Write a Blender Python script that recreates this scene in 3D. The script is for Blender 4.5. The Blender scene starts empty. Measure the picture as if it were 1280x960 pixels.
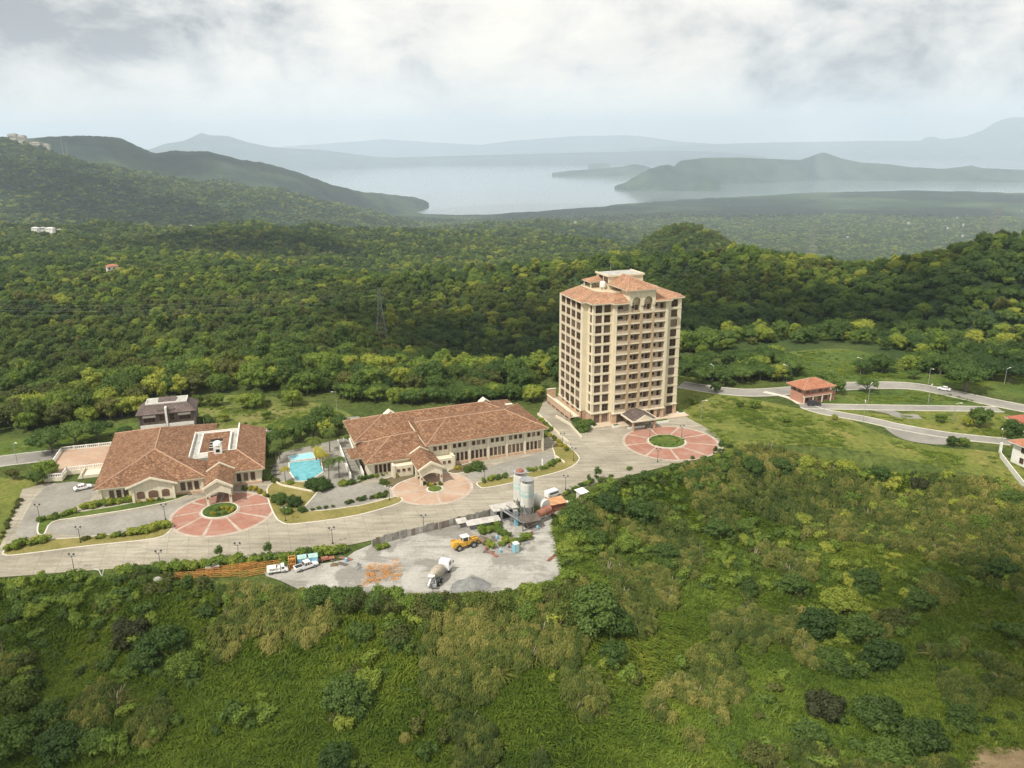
import bpy, math, random
import numpy as np
from mathutils import Matrix, Vector
rnd = random.Random(7); rng = np.random.default_rng(7)
scene = bpy.context.scene
COL = scene.collection
# ------------------------------------------------------------------ camera
F = 985.0; CZ = 89.0; PITCH = 17.0; ROLL = 0.5
_p = math.radians(PITCH); _f = np.array([0, math.cos(_p), -math.sin(_p)]); _r = np.array([1., 0, 0]); _u = np.cross(_r, _f)
_a = math.radians(ROLL); R2 = _r*math.cos(_a)-_u*math.sin(_a); U2 = _r*math.sin(_a)+_u*math.cos(_a)
cam_d = bpy.data.cameras.new('camera'); cam = bpy.data.objects.new('camera', cam_d); COL.objects.link(cam)
cam_d.sensor_width = 36.0; cam_d.lens = F/1280*36.0; cam_d.clip_start = 1.0; cam_d.clip_end = 200000
cam.matrix_world = Matrix(((R2[0], U2[0], -_f[0], 0), (R2[1], U2[1], -_f[1], 0), (R2[2], U2[2], -_f[2], CZ), (0, 0, 0, 1)))
scene.camera = cam
# ------------------------------------------------------------------ render settings, light
scene.view_settings.view_transform = 'Standard'; scene.view_settings.look = 'None'
scene.view_settings.exposure = 0.58; scene.view_settings.gamma = 1.0; scene.view_settings.use_curve_mapping = False
scene.render.engine = 'CYCLES'
cy = scene.cycles
cy.use_denoising = True; cy.denoising_prefilter = 'NONE'; cy.max_bounces = 7; cy.diffuse_bounces = 5; cy.glossy_bounces = 2; cy.transmission_bounces = 2
cy.volume_bounces = 4; cy.transparent_max_bounces = 4; cy.caustics_reflective = False; cy.caustics_refractive = False
cy.use_adaptive_sampling = True; cy.adaptive_threshold = 0.006
SUN_EL, SUN_AZ = 54.0, -138.0      # azimuth measured from the view direction (+Y) towards +X
sd = bpy.data.lights.new('sun', 'SUN'); sun = bpy.data.objects.new('sun', sd); COL.objects.link(sun)
sd.energy = 3.25; sd.angle = math.radians(1.6); sd.color = (1.0, 0.95, 0.86)
_e, _z = math.radians(SUN_EL), math.radians(SUN_AZ)
SDIR = Vector((math.cos(_e)*math.sin(_z), math.cos(_e)*math.cos(_z), math.sin(_e)))
sun.rotation_euler = SDIR.to_track_quat('Z', 'Y').to_euler()
sun.location = (0, 0, 300)
world = bpy.data.worlds.new('World'); scene.world = world; world.use_nodes = True
wt = world.node_tree; wt.nodes.clear()
def wn(t, **k):
    n = wt.nodes.new(t)
    for a, b in k.items(): setattr(n, a, b)
    return n
def wmath(op, a, b=None, c=None):
    n = wn('ShaderNodeMath', operation=op)
    for i, v in enumerate((a, b, c)):
        if v is None: continue
        if isinstance(v, (int, float)): n.inputs[i].default_value = v
        else: wt.links.new(v, n.inputs[i])
    return n.outputs[0]
sky = wn('ShaderNodeTexSky'); sky.sky_type = 'NISHITA'; sky.sun_disc = False
sky.sun_elevation = _e; sky.sun_rotation = _z; sky.altitude = 600; sky.dust_density = 2.0
bg1 = wn('ShaderNodeBackground'); bg1.inputs[1].default_value = 0.10; wt.links.new(sky.outputs[0], bg1.inputs[0])
tc = wn('ShaderNodeTexCoord'); sep = wn('ShaderNodeSeparateXYZ'); wt.links.new(tc.outputs['Generated'], sep.inputs[0])
def wnoise(scale, detail, rough, off, dist=0.0):
    mp = wn('ShaderNodeMapping'); mp.inputs['Location'].default_value = off; mp.inputs['Scale'].default_value = (1, 1, 1.75); wt.links.new(tc.outputs['Generated'], mp.inputs[0])
    n = wn('ShaderNodeTexNoise'); n.inputs['Scale'].default_value = scale; n.inputs['Detail'].default_value = detail
    n.inputs['Roughness'].default_value = rough; n.inputs['Distortion'].default_value = dist
    wt.links.new(mp.outputs[0], n.inputs['Vector']); return n.outputs[0]
n1 = wnoise(3.0, 6, 0.52, (3.1, 1.7, 0.4), 0.3); n2 = wnoise(8.0, 10, 0.60, (9.3, 4.1, 2), 0.25); n3 = wnoise(2.0, 5, 0.5, (5.2, 7.7, 4))
def lobe(px, py, width, amp):
    d = np.array([(px-640)/F, 1.0, 0.0]); d = _f+_r*(px-640)/F+_u*(480-py)/F; d = d/np.linalg.norm(d)
    vm = wn('ShaderNodeVectorMath', operation='DISTANCE'); wt.links.new(tc.outputs['Generated'], vm.inputs[0]); vm.inputs[1].default_value = tuple(d)
    return wmath('MULTIPLY', wmath('MAXIMUM', wmath('SUBTRACT', 1.0, wmath('DIVIDE', vm.outputs['Value'], width)), 0.0), amp)
bright = wmath('ADD', wmath('MULTIPLY_ADD', n2, 0.80, wmath('MULTIPLY', n1, 0.62)), -0.055)
sep = wn('ShaderNodeSeparateXYZ'); wt.links.new(tc.outputs['Generated'], sep.inputs[0])
bright = wmath('ADD', bright, wmath('MULTIPLY', wmath('MAXIMUM', wmath('SUBTRACT', 0.09, wmath('ABSOLUTE', sep.outputs[2])), 0.0), 1.5))
for a_, b_, c_, d_ in ((515, 5, 0.16, 0.16), (1190, 20, 0.20, -0.17), (120, 30, 0.30, -0.14), (700, 120, 0.3, 0.03)): bright = wmath('ADD', bright, lobe(a_, b_, c_, d_))
cr = wn('ShaderNodeValToRGB'); wt.links.new(bright, cr.inputs[0])
e = cr.color_ramp.elements; e[0].position = 0.50; e[0].color = (0.36, 0.375, 0.40, 1); e[1].position = 0.80; e[1].color = (1.0, 0.945, 0.85, 1)
x_ = e.new(0.58); x_.color = (0.62, 0.615, 0.61, 1); x_ = e.new(0.67); x_.color = (0.84, 0.805, 0.76, 1)
bg2 = wn('ShaderNodeBackground'); bg2.inputs[1].default_value = 0.87; wt.links.new(cr.outputs[0], bg2.inputs[0])
mask = wn('ShaderNodeMapRange'); mask.inputs[1].default_value = 0.28; mask.inputs[2].default_value = 0.42; mask.inputs[3].default_value = 0.93; mask.inputs[4].default_value = 1.0
wt.links.new(n3, mask.inputs[0])
mx = wn('ShaderNodeMixShader'); wt.links.new(mask.outputs[0], mx.inputs[0]); wt.links.new(bg1.outputs[0], mx.inputs[1]); wt.links.new(bg2.outputs[0], mx.inputs[2])
wo = wn('ShaderNodeOutputWorld'); wt.links.new(mx.outputs[0], wo.inputs[0])
world.cycles.sampling_method = 'MANUAL'; world.cycles.sample_map_resolution = 256
# ------------------------------------------------------------------ helpers: photo measurements -> places on the ground
def ray(px, py): return _f + R2*(px-640)/F + U2*(480-py)/F
def P(px, py, z=0.0):
    d = ray(px, py); t = (z-CZ)/d[2]
    return np.array([d[0]*t, d[1]*t, z])
def PD(px, py, D):
    d = ray(px, py); t = D/math.hypot(d[0], d[1]); return np.array([d[0]*t, d[1]*t, CZ+d[2]*t])
def tag(o, label=None, cat=None, group=None, kind=None):
    if label: o['label'] = label
    if cat: o['category'] = cat
    if group: o['group'] = group
    if kind: o['kind'] = kind
    return o
def empty(name, loc, rz=0.0, label=None, cat=None, group=None):
    o = bpy.data.objects.new(name, None); o.location = tuple(loc); o.rotation_euler = (0, 0, rz); o.empty_display_size = 0.5
    COL.objects.link(o); return tag(o, label, cat, group)
class MB:
    def __init__(s): s.v = []; s.f = []; s.m = []; s.mi = 0; s.M = None
    def add(s, vs, fs, mi=None):
        b = len(s.v)
        for q in vs:
            if s.M is not None: q = s.M @ Vector(q)
            s.v.append((float(q[0]), float(q[1]), float(q[2])))
        for f in fs: s.f.append([b+i for i in f]); s.m.append(s.mi if mi is None else mi)
        return s
    def box(s, x0, x1, y0, y1, z0, z1, mi=None):
        return s.add([(x0,y0,z0),(x1,y0,z0),(x1,y1,z0),(x0,y1,z0),(x0,y0,z1),(x1,y0,z1),(x1,y1,z1),(x0,y1,z1)],
                     [(0,3,2,1),(4,5,6,7),(0,1,5,4),(1,2,6,5),(2,3,7,6),(3,0,4,7)], mi)
    def prism(s, pts, z0, z1, mi=None):
        n = len(pts)
        a = sum(pts[i][0]*pts[(i+1)%n][1]-pts[(i+1)%n][0]*pts[i][1] for i in range(n))
        if a < 0: pts = pts[::-1]
        return s.add([(p[0], p[1], z0) for p in pts]+[(p[0], p[1], z1) for p in pts],
                     [list(range(n))[::-1], [n+i for i in range(n)]]+[(i, (i+1)%n, n+(i+1)%n, n+i) for i in range(n)], mi)
    def yprism(s, prof, x0, x1, mi=None, axis='x'):
        # profile of (a, z) extruded along x (a = y) or along y (a = x)
        n = len(prof)
        if axis == 'x': vs = [(x0, a, z) for a, z in prof]+[(x1, a, z) for a, z in prof]
        else: vs = [(a, x0, z) for a, z in prof]+[(a, x1, z) for a, z in prof]
        return s.add(vs, [list(range(n))[::-1], [n+i for i in range(n)]]+[(i, (i+1)%n, n+(i+1)%n, n+i) for i in range(n)], mi)
    def tube(s, p, q, r0, r1=None, n=8, mi=None, cap=True):
        p = Vector(p); q = Vector(q); r1 = r0 if r1 is None else r1
        d = (q-p); L = d.length
        if L < 1e-6: return s
        d /= L; a = d.orthogonal().normalized(); b = d.cross(a)
        vs = [p+(a*math.cos(2*math.pi*i/n)+b*math.sin(2*math.pi*i/n))*r0 for i in range(n)]+[q+(a*math.cos(2*math.pi*i/n)+b*math.sin(2*math.pi*i/n))*r1 for i in range(n)]
        fs = [(i, (i+1)%n, n+(i+1)%n, n+i) for i in range(n)]
        if cap: fs += [list(range(n))[::-1], [n+i for i in range(n)]]
        return s.add(vs, fs, mi)
    def bar(s, p, q, w, h=None, mi=None):
        return s.tube(p, q, w*0.707, None, 4, mi)
    def lathe(s, c, prof, n=16, mi=None):
        vs = []; fs = []
        for r, z in prof: vs += [(c[0]+r*math.cos(2*math.pi*i/n), c[1]+r*math.sin(2*math.pi*i/n), c[2]+z) for i in range(n)]
        for k in range(len(prof)-1):
            for i in range(n): fs.append((k*n+i, k*n+(i+1)%n, (k+1)*n+(i+1)%n, (k+1)*n+i))
        fs.append(list(range(n))[::-1]); fs.append([(len(prof)-1)*n+i for i in range(n)])
        return s.add(vs, fs, mi)
    def build(s, name, mats, parent=None, smooth=False, label=None):
        me = bpy.data.meshes.new(name); me.from_pydata(s.v, [], s.f)
        if not isinstance(mats, (list, tuple)): mats = [mats]
        for m in mats: me.materials.append(m)
        me.polygons.foreach_set('material_index', s.m)
        if smooth: me.polygons.foreach_set('use_smooth', [True]*len(me.polygons))
        me.update()
        o = bpy.data.objects.new(name, me); COL.objects.link(o)
        if parent is not None: o.parent = parent
        if label: o['label'] = label
        return o
def quadmesh(name, V, Fq, mats, mi=None, smooth=False, nper=4):
    me = bpy.data.meshes.new(name); nv = len(V); nf = len(Fq)
    me.vertices.add(nv); me.vertices.foreach_set('co', np.asarray(V, np.float32).ravel())
    me.loops.add(nf*nper); me.loops.foreach_set('vertex_index', np.asarray(Fq, np.int32).ravel())
    me.polygons.add(nf); me.polygons.foreach_set('loop_start', np.arange(0, nf*nper, nper, dtype=np.int32))
    for m in (mats if isinstance(mats, (list, tuple)) else [mats]): me.materials.append(m)
    if mi is not None: me.polygons.foreach_set('material_index', np.asarray(mi, np.int32))
    if smooth: me.polygons.foreach_set('use_smooth', [True]*nf)
    me.update(calc_edges=True); me.validate()
    return me
def link(name, me, parent=None, loc=None):
    o = bpy.data.objects.new(name, me); COL.objects.link(o)
    if parent is not None: o.parent = parent
    if loc is not None: o.location = tuple(loc)
    return o
def copy_tree(o, parent=None):
    c = o.copy(); COL.objects.link(c); c.parent = parent
    for ch in list(o.children): copy_tree(ch, c)
    return c
# ------------------------------------------------------------------ materials
class NT:
    def __init__(s, name):
        s.m = bpy.data.materials.new(name); s.m.use_nodes = True; s.t = s.m.node_tree; s.t.nodes.clear()
        s.out = s.t.nodes.new('ShaderNodeOutputMaterial')
    def n(s, t, **k):
        x = s.t.nodes.new(t)
        for a, b in k.items(): setattr(x, a, b)
        return x
    def l(s, a, b): s.t.links.new(a, b)
    def coord(s, which='Object', scale=(1,1,1), rot=(0,0,0)):
        if which == 'Position': src = s.n('ShaderNodeNewGeometry').outputs['Position']
        else: src = s.n('ShaderNodeTexCoord').outputs[which]
        mp = s.n('ShaderNodeMapping'); mp.inputs['Scale'].default_value = scale; mp.inputs['Rotation'].default_value = rot
        s.l(src, mp.inputs[0]); return mp.outputs[0]
    def noise(s, v, scale, detail=4, rough=0.55, dist=0):
        x = s.n('ShaderNodeTexNoise'); x.inputs['Scale'].default_value = scale; x.inputs['Detail'].default_value = detail
        x.inputs['Roughness'].default_value = rough; x.inputs['Distortion'].default_value = dist
        s.l(v, x.inputs['Vector']); return x.outputs[0]
    def voro(s, v, scale, out='Color', rand=1.0):
        x = s.n('ShaderNodeTexVoronoi'); x.inputs['Scale'].default_value = scale; x.inputs['Randomness'].default_value = rand
        s.l(v, x.inputs['Vector']); return x.outputs[out]
    def ramp(s, v, stops, interp='LINEAR'):
        x = s.n('ShaderNodeValToRGB'); x.color_ramp.interpolation = interp; e = x.color_ramp.elements
        while len(e) < len(stops): e.new(0.5)
        for i, (p, c) in enumerate(stops):
            e[i].position = p; e[i].color = (c if len(c) == 4 else (*c, 1))
        s.l(v, x.inputs[0]); return x.outputs[0]
    def mix(s, fac, a, b, mode='MIX'):
        x = s.n('ShaderNodeMix', data_type='RGBA', blend_type=mode)
        for i, v in ((0, fac), (6, a), (7, b)):
            if isinstance(v, (int, float)): x.inputs[i].default_value = v
            elif isinstance(v, tuple): x.inputs[i].default_value = v if len(v) == 4 else (*v, 1)
            else: s.l(v, x.inputs[i])
        return x.outputs[2]
    def math(s, op, a, b=0.0):
        x = s.n('ShaderNodeMath', operation=op)
        for i, v in enumerate((a, b)):
            if isinstance(v, (int, float)): x.inputs[i].default_value = v
            else: s.l(v, x.inputs[i])
        return x.outputs[0]
    def bump(s, h, strength=0.3, dist=0.1):
        b = s.n('ShaderNodeBump'); b.inputs['Strength'].default_value = strength; b.inputs['Distance'].default_value = dist
        s.l(h, b.inputs['Height']); return b.outputs[0]
    def princ(s, col, rough=0.8, metal=0.0, spec=0.3, normal=None, **kw):
        b = s.n('ShaderNodeBsdfPrincipled')
        for key, v in (('Base Color', col), ('Roughness', rough)):
            if isinstance(v, (int, float)): b.inputs[key].default_value = v
            elif isinstance(v, tuple): b.inputs[key].default_value = v if len(v) == 4 else (*v, 1)
            else: s.l(v, b.inputs[key])
        b.inputs['Metallic'].default_value = metal; b.inputs['Specular IOR Level'].default_value = spec
        if normal is not None: s.l(normal, b.inputs['Normal'])
        s.l(b.outputs[0], s.out.inputs[0]); return s.m
def mat_plain(name, col, rough=0.7, metal=0.0, var=0.15, scale=0.8, spec=0.3, dirt=0.0, dirtcol=(0.12, 0.10, 0.08)):
    t = NT(name); v = t.coord('Position')
    n = t.noise(v, scale, 5, 0.6)
    c0 = tuple(max(0, x*(1-var)) for x in col); c1 = tuple(min(1, x*(1+var)) for x in col)
    c = t.ramp(n, [(0.3, c0), (0.7, c1)])
    if dirt > 0:
        d = t.ramp(t.noise(t.coord('Position', scale=(1.5, 1.5, 0.25)), 1.2, 6, 0.65), [(0.5, (0, 0, 0)), (0.72, (1, 1, 1))])
        c = t.mix(t.math('MULTIPLY', d, dirt), c, dirtcol)
    return t.princ(c, rough, metal, spec)
M = {}
def mat_leaf(name, stops, transl=0.38, patch=0.012, rough=0.6, leafvar=0.35, fine=1.6):
    t = NT(name); oi = t.n('ShaderNodeObjectInfo'); pos = t.coord('Position')
    big = t.noise(pos, patch, 2, 0.5); small = t.noise(pos, fine, 2, 0.6)
    f = t.math('ADD', t.math('MULTIPLY', oi.outputs['Random'], 0.42), t.math('MULTIPLY', t.math('SUBTRACT', big, 0.17), 1.10))
    f = t.math('ADD', f, t.math('MULTIPLY', t.math('SUBTRACT', small, 0.5), leafvar))
    c = t.ramp(f, stops)
    p = t.n('ShaderNodeBsdfPrincipled'); t.l(c, p.inputs['Base Color']); p.inputs['Roughness'].default_value = rough; p.inputs['Specular IOR Level'].default_value = 0.25
    tr = t.n('ShaderNodeBsdfTranslucent'); t.l(t.mix(1.0, c, (1.0, 1.0, 0.5), 'MULTIPLY'), tr.inputs[0])
    ms = t.n('ShaderNodeMixShader'); ms.inputs[0].default_value = transl
    t.l(p.outputs[0], ms.inputs[1]); t.l(tr.outputs[0], ms.inputs[2]); t.l(ms.outputs[0], t.out.inputs[0])
    return t.m
M['leaf'] = mat_leaf('forest_leaves', [(0.15, (0.0415, 0.0792, 0.0195)), (0.42, (0.1036, 0.1661, 0.0307)), (0.62, (0.1885, 0.2640, 0.0391)), (0.85, (0.3565, 0.3772, 0.0586))])
M['leaf_dark'] = mat_leaf('dark_leaves', [(0.2, (0.0377, 0.0769, 0.0194)), (0.5, (0.0713, 0.1268, 0.0264)), (0.85, (0.1259, 0.1922, 0.0389))])
M['leaf_olive'] = mat_leaf('olive_leaves', [(0.2, (0.0525, 0.0732, 0.0187)), (0.5, (0.0925, 0.1122, 0.0264)), (0.85, (0.1625, 0.1708, 0.0396))])
M['leaf_bright'] = mat_leaf('bright_leaves', [(0.2, (0.0567, 0.0957, 0.0190)), (0.5, (0.0907, 0.1387, 0.0247)), (0.85, (0.1474, 0.1818, 0.0323))])
M['leaf_yellow'] = mat_leaf('yellow_leaves', [(0.2, (0.22, 0.20, 0.02)), (0.5, (0.38, 0.32, 0.03)), (0.85, (0.45, 0.40, 0.06))])
M['leaf_brown'] = mat_leaf('brown_leaves', [(0.2, (0.0360, 0.0441, 0.0180)), (0.5, (0.0560, 0.0651, 0.0240)), (0.85, (0.0880, 0.0945, 0.0350))])
M['reed'] = mat_leaf('reed_leaves', [(0.2, (0.0610, 0.0966, 0.0189)), (0.45, (0.1110, 0.1502, 0.0273)), (0.65, (0.1874, 0.2079, 0.0420)), (0.9, (0.3469, 0.3151, 0.0893))], patch=0.05, leafvar=0.9, fine=3.0)
M['grass'] = mat_leaf('grass_blades', [(0.2, (0.0618, 0.1088, 0.0130)), (0.5, (0.1169, 0.1793, 0.0190)), (0.75, (0.1771, 0.2481, 0.0260)), (0.95, (0.2832, 0.3040, 0.0450))], patch=0.04, leafvar=0.9, fine=4.5)
M['bark'] = mat_plain('bark', (0.16, 0.13, 0.10), 0.9, var=0.3, scale=3)
# ------------------------------------------------------------------ terrain
def sdf(poly, X, Y):
    X = np.asarray(X, float); Y = np.asarray(Y, float); d = np.full(X.shape, 1e18); inside = np.zeros(X.shape, bool)
    n = len(poly)
    for i in range(n):
        ax, ay = poly[i][0], poly[i][1]; bx, by = poly[(i+1)%n][0], poly[(i+1)%n][1]
        ex, ey = bx-ax, by-ay; wx, wy = X-ax, Y-ay
        t = np.clip((wx*ex+wy*ey)/(ex*ex+ey*ey+1e-12), 0, 1)
        d = np.minimum(d, (wx-ex*t)**2+(wy-ey*t)**2)
        c = ((ay > Y) != (by > Y))
        with np.errstate(divide='ignore', invalid='ignore'):
            xx = (bx-ax)*(Y-ay)/(by-ay+1e-18)+ax
        inside ^= c & (X < xx)
    d = np.sqrt(d); return np.where(inside, -d, d)
def sm(x, a, b):
    t = np.clip((x-a)/(b-a), 0, 1); return t*t*(3-2*t)
_perm = rng.random((256, 256))
def vnoise(x, y):
    xi = np.floor(x).astype(int); yi = np.floor(y).astype(int); fx = x-xi; fy = y-yi
    fx = fx*fx*(3-2*fx); fy = fy*fy*(3-2*fy)
    g = lambda a, b: _perm[a % 256, b % 256]
    return (g(xi, yi)*(1-fx)+g(xi+1, yi)*fx)*(1-fy)+(g(xi, yi+1)*(1-fx)+g(xi+1, yi+1)*fx)*fy-0.5
def fbm(x, y, s, o=4):
    r = 0; a = 1.0; x = np.asarray(x, float)/s; y = np.asarray(y, float)/s
    for k in range(o): r = r+a*vnoise(x+17.3*k, y-9.1*k); x = x*2.03; y = y*2.03; a *= 0.5
    return r
def pxpoly(pts, z=0.0): return [tuple(P(a, b, z)[:2]) for a, b in pts]
PLAT = pxpoly([(-200,735),(0,728),(130,722),(200,726),(390,742),(540,752),(645,748),(705,722),(696,690),(692,655),(745,612),(840,588),(905,572),
    (960,556),(1050,560),(1150,578),(1230,596),(1290,622),(1450,700),(1450,500),(1300,462),(1150,452),(1060,430),(960,432),(860,448),(780,468),(690,488),
    (640,495),(500,500),(430,503),(300,490),(170,525),(80,540),(0,548),(-200,570)])
LAKE_Z = -520.0
KD = [240,300,350,450,550,650,800,1000,1300,1600,2000,2500,3000,3500,4500,5500,6500,7500,8500,9500,11000,13000,45000]
KC = {
 -200:[0,-6,-10,-12,-10,-12,-20,-30,-30,-30,-20,-60,-60,20,170,120,0,-100,-300,-450,-540,-560,-560],
 0:[0,-2,-8,-13,-16,-22,-30,-38,-45,-48,-56,-150,-150,-30,150,90,-60,-60,-300,-450,-540,-560,-560],
 100:[0,-1,-6,-12,-17,-22,-32,-42,-52,-66,-80,-160,-180,-110,40,0,-120,-60,-300,-450,-540,-560,-560],
 210:[0,0,-4,-12,-17,-24,-34,-46,-66,-84,-100,-170,-200,-180,-70,-90,-200,-150,-350,-450,-540,-560,-560],
 320:[0,0,-4,-14,-22,-28,-36,-50,-72,-88,-92,-170,-240,-220,-115,-170,-300,-300,-420,-500,-560,-580,-580],
 430:[0,-2,-8,-18,-26,-30,-50,-74,-90,-104,-130,-190,-260,-300,-225,-300,-420,-480,-540,-560,-570,-580,-580],
 520:[0,-4,-14,-30,-30,-22,-50,-84,-100,-116,-140,-180,-240,-300,-380,-450,-500,-528,-550,-560,-570,-580,-580],
 640:[0,-6,-20,-42,-34,-16,-56,-92,-106,-120,-150,-188,-226,-230,-330,-450,-505,-524,-550,-560,-570,-580,-580],
 760:[0,-4,-14,-30,-24,-6,-50,-90,-110,-130,-168,-215,-250,-280,-360,-440,-480,-508,-526,-550,-570,-580,-580],
 860:[0,0,-6,-28,-18,4,-50,-50,-8,-86,-200,-280,-330,-360,-400,-430,-455,-490,-508,-522,-560,-580,-580],
 950:[0,0,0,-26,-12,6,-40,-90,-110,-180,-270,-330,-370,-390,-415,-435,-470,-485,-500,-516,-560,-560,-580],
 1050:[0,0,0,-26,-10,6,-40,-120,-170,-230,-290,-340,-375,-395,-415,-430,-440,-455,-450,-432,-535,-560,-580],
 1150:[0,0,0,-22,0,10,-30,-120,-180,-230,-290,-340,-375,-395,-410,-425,-435,-450,-430,-405,-530,-560,-580],
 1225:[0,0,0,-14,20,28,-10,-110,-180,-230,-290,-340,-375,-395,-410,-425,-435,-450,-430,-415,-530,-560,-580],
 1290:[0,0,0,-14,18,26,-10,-110,-180,-230,-290,-340,-375,-395,-410,-425,-435,-450,-430,-420,-530,-560,-580],
 1480:[0,0,0,-14,22,36,10,-80,-160,-220,-290,-340,-375,-395,-410,-420,-430,-430,-430,-420,-540,-560,-580]}
_cx = sorted(KC); _caz = [math.degrees(math.atan2(*ray(c, 300)[:2])) for c in _cx]
AZ = np.arange(-60, 60.01, 0.5); LD = np.linspace(math.log(240), math.log(45000), 260)
_tab = np.array([np.interp(LD, np.log(KD), KC[c]) for c in _cx])
GRID = np.array([[0.0]*len(LD)]*len(AZ))
for j in range(len(LD)): GRID[:, j] = np.interp(AZ, _caz, _tab[:, j])
def _blur(G, k, ax):
    w = np.exp(-0.5*(np.arange(-3*k, 3*k+1)/k)**2); w /= w.sum()
    pad = [(0, 0), (0, 0)]; pad[ax] = (3*k, 3*k); H = np.pad(G, pad, mode='edge')
    return np.apply_along_axis(lambda r: np.convolve(r, w, 'valid'), ax, H)
GRID = _blur(_blur(GRID, 4, 0), 2, 1)
def height(X, Y):
    X = np.asarray(X, float); Y = np.asarray(Y, float)
    D = np.hypot(X, Y); az = np.clip(np.degrees(np.arctan2(X, Y)), -59.9, 59.9)
    a = (az+60)/0.5; b = (np.log(np.clip(D, 240.5, 44000))-LD[0])/(LD[1]-LD[0])
    ai = np.clip(a.astype(int), 0, len(AZ)-2); bi = np.clip(b.astype(int), 0, len(LD)-2); fa = a-ai; fb = b-bi
    z = (GRID[ai, bi]*(1-fa)+GRID[ai+1, bi]*fa)*(1-fb)+(GRID[ai, bi+1]*(1-fa)+GRID[ai+1, bi+1]*fa)*fb
    amp = sm(D, 330, 700)*18+sm(D, 900, 2500)*26+sm(D, 3000, 6000)*10
    low = sm(z, -490, -280)*0.92+0.08
    n = fbm(X, Y, 150, 4)*0.9+(0.5-np.abs(fbm(X+900, Y-300, 620, 4)))*1.1-0.35
    z = z+amp*low*n
    d = sdf(PLAT, X, Y)
    z = z*sm(d, 4, 60)
    fg = -21*(1-np.exp(-np.maximum(d-2, 0)/38.0))+sm(d, 6, 30)*(fbm(X, Y, 34, 3)*5.0+fbm(X+50, Y+80, 70, 2)*5)
    w = 1-sm(D, 232, 250)
    z = z*(1-w)+fg*w
    return np.where(d <= 1.0, 0.0, z)
def polar_mesh(name, D, A, zf, mat):
    DD, AA = np.meshgrid(D, np.radians(A), indexing='ij'); X = DD*np.sin(AA); Y = DD*np.cos(AA)
    Z = zf(X, Y); V = np.stack([X, Y, Z], -1).reshape(-1, 3); nD, nA = len(D), len(A)
    i, j = np.meshgrid(np.arange(nD-1), np.arange(nA-1), indexing='ij'); q = (i*nA+j).ravel()
    Fq = np.stack([q, q+1, q+nA+1, q+nA], -1)[:, ::-1]
    return quadmesh(name, V, Fq, mat, smooth=True)
# ground material: grass close by, forest floor on the hills, fields and hamlets far off
t = NT('ground_soil'); pos = t.coord('Position')
g1 = t.ramp(t.noise(pos, 0.05, 5, 0.6), [(0.3, (0.055, 0.085, 0.022)), (0.5, (0.085, 0.115, 0.028)), (0.7, (0.125, 0.145, 0.040))])
g2 = t.ramp(t.noise(pos, 0.6, 6, 0.7), [(0.35, (0.55, 0.55, 0.55)), (0.65, (1.2, 1.2, 1.15))])
near = t.mix(1.0, g1, g2, 'MULTIPLY')
f1 = t.ramp(t.noise(pos, 0.0016, 8, 0.65), [(0.36, (0.018, 0.036, 0.018)), (0.5, (0.034, 0.060, 0.024)), (0.62, (0.070, 0.100, 0.035)), (0.7, (0.105, 0.12, 0.05))])
f2 = t.ramp(t.noise(pos, 0.03, 6, 0.75), [(0.35, (0.45, 0.45, 0.45)), (0.65, (1.5, 1.5, 1.45))])
far = t.mix(1.0, f1, f2, 'MULTIPLY')
ln = t.n('ShaderNodeVectorMath', operation='LENGTH'); t.l(pos, ln.inputs[0])
fac = t.ramp(t.math('DIVIDE', ln.outputs['Value'], 1000.0), [(0.30, (0, 0, 0)), (0.45, (1, 1, 1))])
M['ground'] = t.princ(t.mix(fac, near, far), 0.95, 0, 0.1, t.bump(t.noise(pos, 0.02, 8, 0.7), 0.8, 12.0))
Dg = np.concatenate([[3, 30, 60], np.arange(80, 250, 2.5), np.arange(250, 700, 6), np.geomspace(700, 44000, 230)])
Ag = np.concatenate([np.arange(-180, -48, 6), np.arange(-48, 48, 0.3), np.arange(48, 180.1, 6)])
def hz(X, Y):
    Z = height(X, Y); az = np.abs(np.degrees(np.arctan2(X, Y)))
    return np.where(az > 50, np.minimum(Z, 0)*0+np.interp(az, [50, 70], [1, 0])*Z+(1-np.interp(az, [50, 70], [1, 0]))*np.clip(-np.hypot(X, Y)*0.05, -560, -20), Z)
o = link('ground', polar_mesh('ground', Dg, Ag, hz, M['ground'])); tag(o, kind='structure', label='green ground and forested slopes falling to the lake')
# lake
t = NT('lake_water'); pos = t.coord('Position')
wv = t.noise(pos, 0.004, 6, 0.7)
pens = t.ramp(t.voro(t.coord('Position', scale=(1, 0.35, 1)), 0.006, 'Distance'), [(0.05, (0.30, 0.33, 0.33)), (0.12, (0.14, 0.17, 0.18))])
near_pens = t.ramp(t.noise(pos, 0.0007, 2, 0.5), [(0.45, (0, 0, 0)), (0.6, (1, 1, 1))])
M['lake'] = t.princ(t.mix(near_pens, (0.16, 0.19, 0.20), pens), 0.13, 0, 0.5, t.bump(wv, 0.12, 1.0))
mb = MB(); mb.add([(-43000, -43000, LAKE_Z), (43000, -43000, LAKE_Z), (43000, 43000, LAKE_Z), (-43000, 43000, LAKE_Z)], [(0, 1, 2, 3)])
tag(mb.build('lake', M['lake']), kind='structure', label='pale calm lake beyond the forested slopes')
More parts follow.
